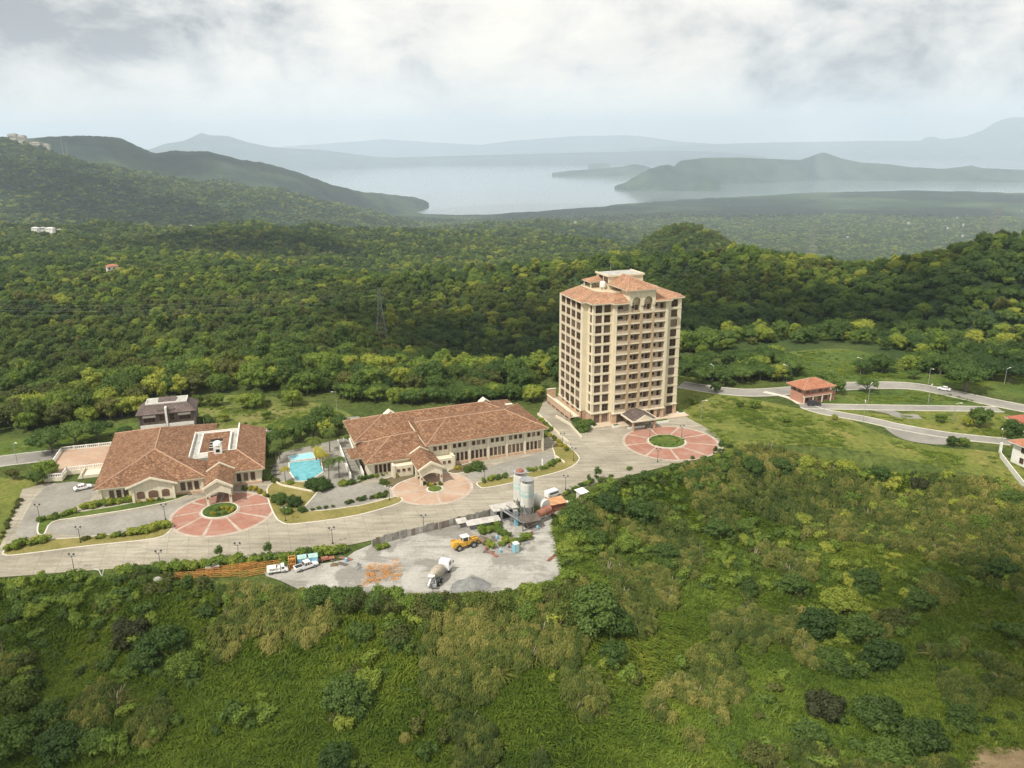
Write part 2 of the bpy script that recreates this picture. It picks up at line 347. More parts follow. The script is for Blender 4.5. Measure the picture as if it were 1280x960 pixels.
# distant ridges as real hills with their own distance and depth
t = NT('hill_forest'); pos = t.coord('Position')
c1 = t.ramp(t.noise(pos, 0.0022, 8, 0.7), [(0.42, (0.016, 0.032, 0.022)), (0.58, (0.055, 0.082, 0.042))])
M['hill'] = t.princ(c1, 0.95, 0, 0.1, t.bump(t.noise(pos, 0.01, 6, 0.7), 0.9, 25.0))
def ridge(name, crest, D, front, back, base, label, rough=0.12, step=4, hz_=None):
    """A hill range: crest measured in the photo, at distance D, sloping `front` metres towards the viewer and `back` away."""
    xs = np.arange(crest[0][0], crest[-1][0]+0.1, step); ys = np.interp(xs, [c[0] for c in crest], [c[1] for c in crest]); Ds = np.interp(xs, [c[0] for c in crest], [c[2] if len(c) > 2 else D for c in crest])
    vs = np.concatenate([np.linspace(-1, 0, 22), np.linspace(0.1, 1, 10)]); V = []
    for k, (a, b, D) in enumerate(zip(xs, ys, Ds)):
        b = b+float(vnoise(np.array(a*0.31+D), np.array(3.3)))*(1.6 if D < 12000 else .5)
        c = PD(a, b, D); az = math.atan2(c[0], c[1]); H = max(c[2]-base, 2); wf = min(1.0, max(0.06, H/(0.10*front+30)))
        for v in vs:
            d = D+(v*front*wf if v < 0 else v*back*wf); x = d*math.sin(az); y = d*math.cos(az)
            s = 1-abs(v); s = s*s*(3-2*s)*0.55+s*0.45
            n = float(fbm(x, y, front*0.35+100, 5))*rough*H*2*(1-s*0.93)*min(1, s*6)
            n -= abs(float(fbm(x*1.0+az*9000, y*0.25, 420, 3)))*H*rough*1.2*min(1, (1-s)*3)*min(1, s*5)
            V.append((x, y, base-3+(H+3)*s+n))
    nV = len(vs); nX = len(xs); i, j = np.meshgrid(np.arange(nX-1), np.arange(nV-1), indexing='ij'); q = (i*nV+j).ravel()
    o = link(name, quadmesh(name, np.array(V), np.stack([q, q+1, q+nV+1, q+nV], -1)[:, ::-1], M['hill'], smooth=True))
    return tag(o, kind='structure', label=label)
ridge('far_ridge', [(-40,200),(0,186),(30,174),(60,171),(100,170),(150,172),(172,183),(195,192),(215,188),(240,189),(262,189),(300,199),(330,203),(370,214),(392,222,6400),(420,232,6700),(455,240,7300),(490,243,7900),(515,246,8200),(528,249,8300),(537,254,8350)], 6300, 2300, 1500, -521, 'dark blue forested ridge running down to the lake', 0.10)
ridge('far_mountain', [(160,200),(180,189),(205,180),(230,176),(243,170),(252,166),(262,169),(285,170),(310,178),(340,184),(372,186),(400,187),(430,191),(470,196),(520,198),(560,205)], 24500, 3000, 4000, -530, 'pale twin peaked mountain across the lake', 0.05)
ridge('far_shore', [(330,204),(420,199),(520,196),(600,194),(680,192),(760,190),(840,188),(900,190),(960,196)], 25500, 3800, 4000, -530, 'hazy low hills along the far shore', 0.04)
ridge('far_plateau', [(640,192),(760,187),(840,182),(900,180),(960,178),(1040,177),(1080,176),(1150,176),(1158,171),(1168,171),(1176,174),(1205,171),(1228,163),(1245,152),(1262,147),(1285,146),(1340,150),(1440,170)], 33000, 4400, 4000, -530, 'hazy plateau and mountain along the far right shore', 0.04)
ridge('hazy_mountains', [(300,187),(430,178),(480,174),(540,178),(600,181),(640,176),(720,170),(790,169),(850,177),(930,182),(1000,180)], 38500, 4000, 3500, -530, 'very pale mountains on the horizon', 0.04)
ridge('island_cone', [(768,233),(782,228),(797,219),(812,211),(826,207),(836,206),(846,209),(856,214),(875,220),(900,226)], 11200, 500, 1200, -521, 'dark cone shaped island hill in the lake', 0.08)
ridge('volcano_island', [(828,222,12300),(850,201,12400),(880,197,12700),(930,197,13200),(975,199,13700),(1000,200,13900),(1012,196,14000),(1022,192),(1030,190),(1038,193),(1052,198),(1075,203),(1110,205),(1140,209),(1180,211),(1205,208),(1215,207),(1228,210),(1270,212),(1330,213)], 14600, 700, 1600, -521, 'volcano island with a small cone in the lake', 0.06)
ridge('island_low', [(690,216),(715,213),(735,212),(760,210),(780,208),(792,205),(806,207),(820,212),(840,214)], 15800, 500, 1200, -521, 'low humped island beside the volcano', 0.05)
ridge('islet', [(735,205),(750,203),(765,205)], 19500, 300, 500, -521, 'small distant islet on the lake', 0.03)
# haze: the air between here and the mountains
hb = MB(); hb.box(-44500, 44500, -44500, 44500, -640, 1150)
t = NT('air'); pv = t.n('ShaderNodeVolumePrincipled'); pv.inputs['Color'].default_value = (0.75, 0.875, 1.0, 1); pv.inputs['Density'].default_value = 6.0e-5
pv.inputs['Anisotropy'].default_value = 0.0; t.l(pv.outputs[0], t.out.inputs['Volume'])
tag(hb.build('haze', t.m), kind='stuff', label='pale blue haze in the air over the lake and hills')

# unseen clouds above the haze, added to shade the hills and near slope
M['shade_cloud'] = mat_plain('cloud_white', (0.85, 0.86, 0.88), 1.0, var=0.02, scale=0.002)
def shade_cloud(cx, cy, rx, ry, H, label, n=12, seed=1):
    g = random.Random(seed); off = SDIR*(H/SDIR.z); m = MB()
    for k in range(n):
        a = g.random()*6.283; q = math.sqrt(g.random())*.8; x = cx+off.x+math.cos(a)*q*rx; y = cy+off.y+math.sin(a)*q*ry; r = min(rx, ry)*g.uniform(.34, .5)
        m.lathe((x, y, H+g.uniform(-.1, .1)*r), [(.02*r, -.38*r), (.6*r, -.34*r), (.95*r, -.1*r), (1.0*r, .12*r), (.75*r, .42*r), (.35*r, .58*r), (.02*r, .62*r)], 18)
    tag(m.build('shade_cloud', M['shade_cloud'], smooth=True), label, kind='structure')
def gp(px, py, D): q = PD(px, py, D); return q[0], q[1]
for (px, py, D, rx, ry, H, lab) in ((1090, 360, 530, 300, 100, 1500, 'unseen clouds added to shade the wooded hill'), (600, 390, 500, 105, 110, 1450, 'unseen clouds added to shade the dark gully'), (230, 200, 6600, 2300, 900, 2400, 'unseen clouds added to shade the left ridge'),
    (1000, 250, 7400, 3900, 1700, 2500, 'unseen clouds added to shade the lowland by the lake'), (110, 210, 3500, 700, 500, 1900, 'unseen clouds added to shade the left hillside'), (240, 300, 1500, 330, 190, 1600, 'small unseen clouds added to shade the mid forest')):
    x, y = gp(px, py, D); shade_cloud(x, y, rx, ry, H, lab, seed=int(px))
shade_cloud(20, 38, 240, 52, 1400, 'unseen clouds added to shade the near slope', seed=5); shade_cloud(110, 118, 48, 50, 1450, 'small unseen clouds added to shade the right thicket', 8, seed=6); shade_cloud(-95, 105, 36, 30, 1420, 'small unseen clouds added to shade the left thicket', 8, seed=7)
# ------------------------------------------------------------------ vegetation builders
def leaf_quads(C, N, size, aspect=0.6, g=None):
    g = g or rng; n = len(C); N = N/np.linalg.norm(N, axis=1, keepdims=True)
    t1 = g.normal(size=(n, 3)); t1 -= N*(t1*N).sum(1, keepdims=True); t1 /= np.linalg.norm(t1, axis=1, keepdims=True); t2 = np.cross(N, t1)
    s = size*(0.6+0.8*g.random((n, 1)))
    V = np.stack([C-t1*s*0.5, C-t2*s*aspect*0.5+N*s*0.08, C+t1*s*0.5, C+t2*s*aspect*0.5+N*s*0.08], 1).reshape(-1, 3)
    return V
def crown(name, mat, R=5.0, H=6.0, lobes=14, leaves=1700, leaf=0.62, lobe_r=0.36, flat=0.0, seed=1, z0=2.5):
    """Crown of many leaf clumps on uneven lobes; base of the tree at the local origin."""
    g = np.random.default_rng(seed); L = []
    for k in range(lobes):
        a = g.random()*2*math.pi; rr = math.sqrt(g.random())*0.72; zz = (g.random()**0.8)*math.sqrt(max(0.05, 1-rr*rr))
        if flat: zz = 0.55+0.35*g.random()-0.35*rr
        c = np.array([math.cos(a)*rr*R, math.sin(a)*rr*R, z0+zz*H*0.72]); r = R*lobe_r*(0.65+0.6*g.random())
        L.append((c, r))
    L.append((np.array([0, 0, z0+H*0.45]), R*0.5))
    w = np.array([r*r for c, r in L]); w /= w.sum(); Cs = []; Ns = []
    for (c, r), f in zip(L, w):
        n = max(8, int(leaves*f)); d = g.normal(size=(n, 3)); d[:, 2] = d[:, 2]*0.9+0.35; d /= np.linalg.norm(d, axis=1, keepdims=True)
        rad = r*(0.72+0.48*g.random((n, 1))**1.5); sc = np.array([1, 1, 0.62 if flat else 0.85])
        Cs.append(c+d*rad*sc); Ns.append(d+g.normal(size=(n, 3))*0.45+np.array([0, 0, 0.25]))
    V = leaf_quads(np.concatenate(Cs), np.concatenate(Ns), leaf, 0.7, g); nq = len(V)//4
    Fq = np.arange(nq*4).reshape(-1, 4)
    # inner foliage mass so that light does not pour through
    for c, r in L:
        m = MB(); m.lathe((0, 0, 0), [(0.02, -0.72), (0.5, -0.5), (0.72, 0), (0.5, 0.5), (0.02, 0.72)], 6)
        vv = np.array(m.v)*r*np.array([1, 1, 0.6 if flat else 0.8])+c; b = len(V)
        V = np.concatenate([V, vv]); Fq = np.concatenate([Fq, np.array([f for f in m.f if len(f) == 4])+b])
    return quadmesh(name, V, Fq, M[mat])
def trunk_mesh(name, h=3.5, r=0.28, limbs=5, spread=2.6, top=6.0, seed=3, lean=0.0):
    g = random.Random(seed); m = MB(); x = g.uniform(-.3, .3)+lean; y = g.uniform(-.3, .3)
    m.tube((0, 0, -0.6), (x, y, h), r*1.25, r*0.8, 7)
    for k in range(limbs):
        a = 2*math.pi*k/limbs+g.random(); ex = x+math.cos(a)*spread*g.uniform(.6, 1); ey = y+math.sin(a)*spread*g.uniform(.6, 1); ez = top*g.uniform(.8, 1)
        mx_ = (x+(ex-x)*.5, y+(ey-y)*.5, h+(ez-h)*.6)
        m.tube((x, y, h-0.2), mx_, r*0.5, r*0.32, 5); m.tube(mx_, (ex, ey, ez), r*0.32, r*0.1, 5)
    me = bpy.data.meshes.new(name); me.from_pydata(m.v, [], m.f); me.materials.append(M['bark']); return me
def palm_meshes(seed=5, h=7.0, fronds=16, L=3.2, mat='leaf_bright'):
    g = random.Random(seed); m = MB()
    m.tube((0, 0, -0.4), (0.25, 0.1, h*0.5), 0.22, 0.17, 7); m.tube((0.25, 0.1, h*0.5), (0.3, 0.3, h), 0.17, 0.13, 7)
    tr = bpy.data.meshes.new('trunk'); tr.from_pydata(m.v, [], m.f); tr.materials.append(M['bark'])
    V = []; Fq = []
    for k in range(fronds):
        a = 2*math.pi*k/fronds+g.uniform(-.2, .2); el = g.uniform(-0.1, 0.9); p = Vector((0.3, 0.3, h)); n = 7; step = L/n
        dirh = Vector((math.cos(a), math.sin(a), 0)); side = Vector((-math.sin(a), math.cos(a), 0)); pts = []
        for i in range(n+1):
            pts.append(p.copy()); p += (dirh*math.cos(el)+Vector((0, 0, 1))*math.sin(el))*step; el -= 0.30
        for i in range(n):
            for s_ in (-1, 1):
                for q in (0.0, 0.5):
                    b0 = pts[i].lerp(pts[i+1], q); b1 = pts[i].lerp(pts[i+1], q+0.38)
                    w = (0.55+0.5*math.sin(math.pi*(i+q+.8)/(n+1)))*0.75
                    tip = b0+side*s_*w+dirh*0.35+Vector((0, 0, -0.22*w-.05))
                    b = len(V); V += [b0, b1, tip+(b1-b0)*0.5, tip]; Fq.append((b, b+1, b+2, b+3))
    return tr, quadmesh('frond_crown', np.array([tuple(v) for v in V]), np.array(Fq), M[mat])
def tuft(name, mat, n=30, h=1.2, w=0.11, spread=0.5, droop=0.5, seed=2, plumes=0):
    g = np.random.default_rng(seed); V = []; Fq = []; mi = []
    def blade(a, r, H, W, dr, mid=0):
        base = np.array([math.cos(a)*r, math.sin(a)*r, -0.1]); dv = np.array([math.cos(a), math.sin(a), 0])
        sd_ = np.array([-math.sin(a), math.cos(a), 0])*W*0.5; pts = []
        for s_ in (0, 0.4, 0.75, 1.0): pts.append(base+dv*dr*H*s_*s_+np.array([0, 0, H*(s_-0.28*dr*s_*s_*2)]))
        for i in range(3):
            w0 = (1, 1.2, 0.8, 0.15)[i]; w1 = (1, 1.2, 0.8, 0.15)[i+1]; b = len(V)
            V.extend([pts[i]-sd_*w0, pts[i]+sd_*w0, pts[i+1]+sd_*w1, pts[i+1]-sd_*w1]); Fq.append((b, b+1, b+2, b+3)); mi.append(mid)
    for k in range(n): blade(g.random()*6.283, g.random()**.5*spread, h*(0.6+0.6*g.random()), w*(0.7+0.6*g.random()), droop*(0.3+1.2*g.random()))
    for k in range(plumes): blade(g.random()*6.283, g.random()**.5*spread*.8, h*(1.15+0.3*g.random()), w*1.7, droop*0.35, 1)
    return quadmesh(name, np.array(V), np.array(Fq), [M[mat], M['plume']] if plumes else M[mat], mi if plumes else None)
M['plume'] = mat_leaf('reed_plumes', [(0.2, (0.20, 0.17, 0.10)), (0.8, (0.36, 0.31, 0.20))])
def cane_clump(name, mat, R=1.5, H=1.8, bunches=130, blades=6, L=0.55, seed=9):
    g = np.random.default_rng(seed); V = []; Fq = []
    for k in range(bunches):
        a = g.random()*6.283; q = math.sqrt(g.random()); top = H*(0.35+0.65*math.sqrt(max(0, 1-q*q)))*(0.75+0.4*g.random()); c = np.array([math.cos(a)*q*R, math.sin(a)*q*R, top])
        for j in range(blades):
            b = g.random()*6.283; el = g.uniform(-.5, 1.0); l = L*g.uniform(.6, 1.4); dv = np.array([math.cos(b)*math.cos(el), math.sin(b)*math.cos(el), math.sin(el)]); sd_ = np.array([-math.sin(b), math.cos(b), 0])*.065*g.uniform(.7, 1.3)
            m_ = c+dv*l*.55; e_ = m_+np.array([math.cos(b), math.sin(b), -1.3])*l*.38; n0 = len(V)
            V += [c-sd_*.6, c+sd_*.6, m_+sd_, m_-sd_, m_+sd_, m_-sd_, e_-sd_*.2, e_+sd_*.2]; Fq += [(n0, n0+1, n0+2, n0+3), (n0+5, n0+4, n0+7, n0+6)]
    m = MB(); m.lathe((0, 0, 0), [(R*.9, -.3), (R*.85, H*.25), (R*.5, H*.55), (.05, H*.68)], 8); b = len(V); V = np.array(V); V = np.concatenate([V, np.array(m.v)]); Fq = np.concatenate([np.array(Fq), np.array([f for f in m.f if len(f) == 4])+b])
    return quadmesh(name, V, Fq, M[mat])
CR = {}
for i in range(3): CR['broad%d' % i] = crown('crown', 'leaf', 5.2, 6.5, 26+i*5, 2300, 0.56, (.27, .24, .30)[i], seed=11+i)
for i in range(2): CR['tall%d' % i] = crown('crown', 'leaf', 4.0, 9.0, 28, 2100, 0.55, .27, seed=21+i, z0=3)
CR['dark0'] = crown('crown', 'leaf_dark', 5.5, 6.0, 28, 2300, 0.55, 0.25, seed=31)
CR['olive0'] = crown('crown', 'leaf_olive', 4.4, 5.5, 24, 2000, 0.55, 0.27, seed=33)
CR['bright0'] = crown('crown', 'leaf_bright', 4.6, 6.0, 24, 2000, 0.56, 0.27, seed=35)
CR['umbrella0'] = crown('crown', 'leaf_dark', 7.0, 3.4, 26, 2300, 0.55, 0.24, flat=1, seed=37, z0=3.6)
CR['umbrella1'] = crown('crown', 'leaf_dark', 6.2, 3.4, 22, 2100, 0.55, 0.25, flat=1, seed=39, z0=3.8)
TR = {'broad': trunk_mesh('trunk', 3.4, .28, 5, 2.6, 6.0, 3), 'tall': trunk_mesh('trunk', 5, .26, 5, 2.0, 8.5, 4), 'umbrella': trunk_mesh('trunk', 2.6, .34, 7, 5.0, 5.2, 5), 'slim': trunk_mesh('trunk', 1.6, .07, 3, .5, 2.4, 6)}
# close bushes and small trees: finer leaves
CR['bush0'] = crown('foliage', 'leaf_dark', 3.4, 3.8, 24, 3600, 0.34, 0.28, seed=51, z0=0.1)
CR['bush1'] = crown('foliage', 'leaf', 3.3, 3.3, 22, 3400, 0.34, 0.28, seed=52, z0=0.1)
CR['bush2'] = crown('foliage', 'leaf_olive', 2.8, 3.2, 14, 3000, 0.36, 0.36, seed=53, z0=0.1)
CR['bush3'] = crown('foliage', 'leaf_bright', 3.0, 2.8, 14, 3200, 0.34, 0.38, seed=54, z0=0.1)
CR['bush4'] = crown('foliage', 'leaf_brown', 3.0, 3.4, 14, 3000, 0.34, 0.36, seed=55, z0=0.1)
CR['shrub0'] = crown('foliage', 'leaf', 0.9, 1.1, 7, 420, 0.24, 0.45, seed=61, z0=0.15)
CR['shrub1'] = crown('foliage', 'leaf', 1.0, 1.2, 9, 520, 0.24, 0.40, seed=62, z0=0.15)
CR['shrub2'] = crown('foliage', 'leaf_bright', 0.9, 0.9, 7, 420, 0.24, 0.45, seed=63, z0=0.15)
CR['shrub3'] = crown('foliage', 'leaf_yellow', 0.9, 0.9, 7, 420, 0.24, 0.45, seed=64, z0=0.15)
CR['shrub4'] = crown('foliage', 'leaf_olive', 0.9, 0.9, 7, 420, 0.24, 0.45, seed=65, z0=0.15)
CR['cone0'] = crown('foliage', 'leaf_dark', 1.0, 5.0, 12, 700, 0.26, 0.55, seed=66, z0=0.3)
CR['young0'] = crown('crown', 'leaf_dark', 1.7, 2.6, 11, 900, 0.3, 0.42, seed=67, z0=1.6)
PALM_T, PALM_C = palm_meshes(); PALM_CY = PALM_C.copy(); PALM_CY.materials[0] = M['leaf_yellow']
def tree(name, label, px=None, py=None, kind='broad0', s=1.0, trunk='broad', group=None, loc=None, rz=None, cat='tree', sz=None, part='crown'):
    if loc is None:
        q = hit(px, py); loc = (q[0], q[1], q[2])
    r = empty(name, loc, rnd.random()*6.28 if rz is None else rz, label, cat, group)
    r.scale = (s, s, s*(sz or 1.0))
    c = link(part, CR[kind], r)
    if trunk: link('trunk', TR[trunk], r)
    return r
def shrub(label, px, py, kind='shrub0', s=1.0, group=None, name='shrub', cat='shrub', sz=None):
    q = hit(px, py); o = link(name, CR[kind], None, q); o.rotation_euler = (0, 0, rnd.random()*6.28); o.scale = (s, s, s*(sz or 1))
    return tag(o, label, cat, group)
def hit(px, py):
    d = ray(px, py); t = np.linspace(60, 900, 1700); X = d[0]*t; Y = d[1]*t; Z = CZ+d[2]*t; H = height(X, Y)
    k = np.argmax(Z <= H)
    if Z[k] > H[k]: return P(px, py, 0)
    return np.array([X[k], Y[k], H[k]])
# ------------------------------------------------------------------ scatter through geometry nodes (masses nobody could count)
def scatter(name, pts, idx, scl, protos, label, seed=1):
    me = bpy.data.meshes.new(name); me.vertices.add(len(pts)); me.vertices.foreach_set('co', np.asarray(pts, np.float32).ravel())
    a = me.attributes.new('kind_index', 'INT', 'POINT'); a.data.foreach_set('value', np.asarray(idx, np.int32))
    a = me.attributes.new('size', 'FLOAT_VECTOR', 'POINT'); a.data.foreach_set('vector', np.asarray(scl, np.float32).ravel())
    a = me.attributes.new('turn', 'FLOAT', 'POINT'); a.data.foreach_set('value', (np.random.default_rng(seed).random(len(pts))*6.283).astype(np.float32))
    o = link(name, me); tag(o, label, None, None, 'stuff')
    ng = bpy.data.node_groups.new(name, 'GeometryNodeTree')
    ng.interface.new_socket('Geometry', in_out='INPUT', socket_type='NodeSocketGeometry'); ng.interface.new_socket('Geometry', in_out='OUTPUT', socket_type='NodeSocketGeometry')
    N = ng.nodes; gi = N.new('NodeGroupInput'); go = N.new('NodeGroupOutput'); iop = N.new('GeometryNodeInstanceOnPoints')
    m2p = N.new('GeometryNodeMeshToPoints'); ng.links.new(gi.outputs[0], m2p.inputs[0]); ng.links.new(m2p.outputs[0], iop.inputs['Points'])
    prev = None; outs = []
    join = N.new('GeometryNodeJoinGeometry')
    for p in reversed(protos):
        oi = N.new('GeometryNodeObjectInfo'); oi.transform_space = 'ORIGINAL'; oi.inputs[0].default_value = p; oi.inputs['As Instance'].default_value = True
        ng.links.new(oi.outputs['Geometry'], join.inputs[0])
    ng.links.new(join.outputs[0], iop.inputs['Instance']); iop.inputs['Pick Instance'].default_value = True
    def na(nm, ty):
        n = N.new('GeometryNodeInputNamedAttribute'); n.data_type = ty; n.inputs[0].default_value = nm; return n.outputs[0]
    ng.links.new(na('kind_index', 'INT'), iop.inputs['Instance Index'])
    cx = N.new('ShaderNodeCombineXYZ'); ng.links.new(na('turn', 'FLOAT'), cx.inputs[2])
    e2 = N.new('FunctionNodeEulerToRotation'); ng.links.new(cx.outputs[0], e2.inputs[0]); ng.links.new(e2.outputs[0], iop.inputs['Rotation'])
    ng.links.new(na('size', 'FLOAT_VECTOR'), iop.inputs['Scale']); ng.links.new(iop.outputs[0], go.inputs[0])
    md = o.modifiers.new('scatter', 'NODES'); md.node_group = ng
    return o
# forest points, denser close by
def polar_pts(D0, D1, spacing, jitter=0.85, azr=47):
    out = []; D = D0
    while D < D1:
        n = int(2*math.radians(azr)*D/spacing); a = np.linspace(-azr, azr, max(n, 2))+rng.uniform(-.5, .5)*spacing/D*57
        r = D+rng.uniform(-.5, .5, len(a))*spacing*jitter; a = np.radians(a+rng.uniform(-.5, .5, len(a))*spacing/D*57*jitter)
        out.append(np.stack([r*np.sin(a), r*np.cos(a)], -1)); D += spacing*0.87
    return np.concatenate(out)
ZONES_CLEAR = [pxpoly(p, z) for p, z in []]
def forest_pts(D0, D1, sp):
    p = polar_pts(D0, D1, sp); d = sdf(PLAT, p[:, 0], p[:, 1]); z = height(p[:, 0], p[:, 1])
    keep = (d > 3) & (z > LAKE_Z+3); return p[keep], z[keep]
A1, Z1 = forest_pts(236, 800, 7.4)
near_ok = (np.hypot(A1[:, 0], A1[:, 1]) > 250); A1 = A1[near_ok]; Z1 = Z1[near_ok]
D1_ = np.hypot(A1[:, 0], A1[:, 1]); az1 = np.degrees(np.arctan2(A1[:, 0], A1[:, 1]))
order = np.argsort(D1_+np.where(np.abs(az1) < 34, 0, 2000)); IND = order[:290]; REST = order[290:]
kinds = ['broad0', 'broad1', 'broad2', 'tall0', 'tall1', 'dark0', 'olive0', 'bright0', 'umbrella0']
pool = np.array([0, 0, 1, 1, 2, 2, 3, 4, 5, 5, 5, 6, 7])
def side_words(x, y):
    a = math.degrees(math.atan2(x, y))
    return ('behind the left clubhouse' if a < -19 else 'behind the swimming pool' if a < -12 else 'behind the long two storey building' if a < 3 else 'behind the tall tower' if a < 12 else 'beyond the right hand meadow')
lookw = {'broad': 'broad round green', 'tall': 'tall narrow green', 'dark': 'dark dense', 'olive': 'olive green', 'bright': 'bright light green', 'umbrella': 'flat topped dark'}
protos = {}
for k in IND:
    x, y = A1[k]; lft = math.degrees(math.atan2(x, y)) < -2; kd = kinds[pool[rng.integers(len(pool))]] if not (lft and rng.random() < .42) else ['bright0', 'olive0', 'bright0', 'broad1'][rng.integers(4)]; s = 0.75+0.55*rng.random(); w = kd.rstrip('012')  # extra bright crowns on the left put sunlit patches into leaf colour
    r = tree('forest_tree', '%s tree at the near forest edge %s' % (lookw[w], side_words(x, y)), kind=kd, s=s, trunk='tall' if w == 'tall' else 'broad', group='%s trees at the forest edge %s' % (lookw[w], side_words(x, y)), loc=(x, y, Z1[k]-0.3), sz=0.85+.4*rng.random())
    protos.setdefault(kd, [c for c in r.children if c.name.startswith('crown')][0])
for kd in kinds:
    if kd not in protos:
        r = tree('forest_tree', '%s tree at the near forest edge' % lookw[kd.rstrip('012')], kind=kd, s=1.0, loc=(A1[IND[5]][0]+4, A1[IND[5]][1]+4, Z1[IND[5]])); protos[kd] = [c for c in r.children if c.name.startswith('crown')][0]
q_ = P(412, 566); pr_ = empty('palm_tree', (q_[0], q_[1], .1), 0.4, 'tall palm between the pool trees and the hall', 'palm tree'); link('trunk', PALM_T, pr_); palm_crown = link('crown', PALM_C, pr_)
PL = [protos[k] for k in kinds]+[palm_crown]
pr, zr = A1[REST], Z1[REST]
A2, Z2 = forest_pts(800, 2200, 9.3); A3, Z3 = forest_pts(2200, 6500, 19)
KNOLL = PD(850, 285, 1290)
def patches(p, s):  # which kinds grow where
    return fbm(p[:, 0], p[:, 1], s, 3)
def kindsel(p):
    n = patches(p, 120)+rng.normal(size=len(p))*0.22; idx = np.zeros(len(p), int)
    idx[:] = rng.integers(0, 5, len(p)); idx[n > 0.24] = 7; idx[(n > 0.12) & (n <= 0.28) & (rng.random(len(p)) < .5)] = 6
    lf_ = (np.degrees(np.arctan2(p[:, 0], p[:, 1])) < -4) & (np.hypot(p[:, 0], p[:, 1]) < 620) & (rng.random(len(p)) < .38); kn = (np.hypot(p[:, 0]-KNOLL[0], (p[:, 1]-KNOLL[1])*.6) < 170) & (rng.random(len(p)) < .75); idx[n < -0.18] = 5; idx[kn] = 7; idx[lf_] = np.where(rng.random(lf_.sum()) < .7, 7, 6);  idx[(n < -0.3) & (rng.random(len(p)) < .3)] = 8; azp = np.degrees(np.arctan2(p[:, 0], p[:, 1])); dp = np.hypot(p[:, 0], p[:, 1]); idx[(rng.random(len(p)) < np.where((dp > 900) & (dp < 3600) & (azp > -16) & (azp < 10), .35, .05))] = 9; return idx  # bright kinds on left slope and knoll stand in for sunlit patches
def scl(p, base): s = base*(0.5+0.55*rng.random(len(p))+0.5*rng.random(len(p))**4); return np.stack([s, s, s*(0.8+0.5*rng.random(len(p)))], -1)
scatter('forest', np.column_stack([pr, zr-0.4]), kindsel(pr), scl(pr, 0.95), PL, 'dense green forest covering the slopes behind the buildings')
scatter('hillside_forest', np.column_stack([A2, Z2-0.8]), kindsel(A2), scl(A2, 1.1), PL, 'forest on the middle hills beyond the valley', 2)
scatter('distant_forest', np.column_stack([A3, Z3-3]), kindsel(A3), scl(A3, 2.1)*np.array([1, 1, 0.7]), PL, 'distant hazy forest on the slopes above the lake', 3)
print('trees', len(pr), len(A2), len(A3))
# ------------------------------------------------------------------ site surfaces
t = NT('concrete_paving'); pos = t.coord('Position', rot=(0, 0, math.radians(-19)))
bt = t.n('ShaderNodeTexBrick'); bt.inputs['Scale'].default_value = 1.0; bt.inputs['Brick Width'].default_value = 4.5; bt.inputs['Row Height'].default_value = 3.6; bt.inputs['Mortar Size'].default_value = 0.05; bt.offset = 0.0
bt.inputs['Color1'].default_value = (0.95, 0.95, 0.95, 1); bt.inputs['Color2'].default_value = (1.06, 1.06, 1.05, 1); bt.inputs['Mortar'].default_value = (0.72, 0.70, 0.66, 1); t.l(pos, bt.inputs['Vector'])
base = t.ramp(t.noise(t.coord('Position'), 0.05, 7, 0.62), [(0.32, (0.25, 0.225, 0.18)), (0.5, (0.33, 0.30, 0.24)), (0.7, (0.40, 0.365, 0.30))])
st = t.ramp(t.noise(t.coord('Position', rot=(0, 0, math.radians(-19)), scale=(0.10, 0.8, 1)), 1.0, 6, 0.7), [(0.38, (0.80, 0.79, 0.76)), (0.6, (1.08, 1.07, 1.05))])
sp = t.ramp(t.noise(t.coord('Position'), 2.4, 5, 0.75), [(0.34, (0.80, 0.80, 0.79)), (0.6, (1.05, 1.05, 1.05))])
c = t.mix(1.0, t.mix(1.0, t.mix(1.0, base, bt.outputs[0], 'MULTIPLY'), st, 'MULTIPLY'), sp, 'MULTIPLY')
M['concrete'] = t.princ(c, 0.9, 0, 0.2)
def mat_ground(name, cols, s1=0.08, s2=1.2, amp=0.3, worn=None):
    t = NT(name); p = t.coord('Position'); n = len(cols)
    if worn:
        a = t.ramp(t.noise(p, s1, 7, 0.65), [(0.3+0.4*i/(n-1), c) for i, c in enumerate(cols)])
        k = t.ramp(t.noise(p, 0.22, 8, 0.7, 0.5), [(0.46, (0, 0, 0)), (0.64, (1, 1, 1))]); a = t.mix(t.math('MULTIPLY', k, 0.65), a, worn)
        b = t.ramp(t.noise(t.coord('Position', scale=(.5, 2.0, 1)), s2*.6, 6, 0.75), [(0.35, (1-amp*1.3,)*3), (0.65, (1+amp,)*3)])
        return t.princ(t.mix(1.0, a, b, 'MULTIPLY'), 0.95, 0, 0.15)
    a = t.ramp(t.noise(p, s1, 7, 0.65), [(0.3+0.4*i/(n-1), c) for i, c in enumerate(cols)])
    b = t.ramp(t.noise(p, s2, 6, 0.75), [(0.32, (1-amp,)*3), (0.68, (1+amp,)*3)])
    return t.princ(t.mix(1.0, a, b, 'MULTIPLY'), 0.95, 0, 0.15, t.bump(t.noise(p, s2, 5, 0.7), 0.5, 0.15))
M['parking'] = mat_ground('weathered_parking_concrete', [(0.19, 0.178, 0.15), (0.25, 0.235, 0.20), (0.31, 0.29, 0.25)], 0.09, 1.0, 0.16)
M['road'] = mat_ground('old_road_surface', [(0.19, 0.18, 0.16), (0.26, 0.245, 0.215), (0.32, 0.30, 0.265)], 0.08, 1.5, 0.12)
M['gravel_'] = mat_ground('pale_gravel_yard', [(0.20, 0.19, 0.17), (0.33, 0.315, 0.285), (0.42, 0.40, 0.365)], 0.10, 1.4, 0.22)
t = NT('pale_gravel'); p_ = t.coord('Position')
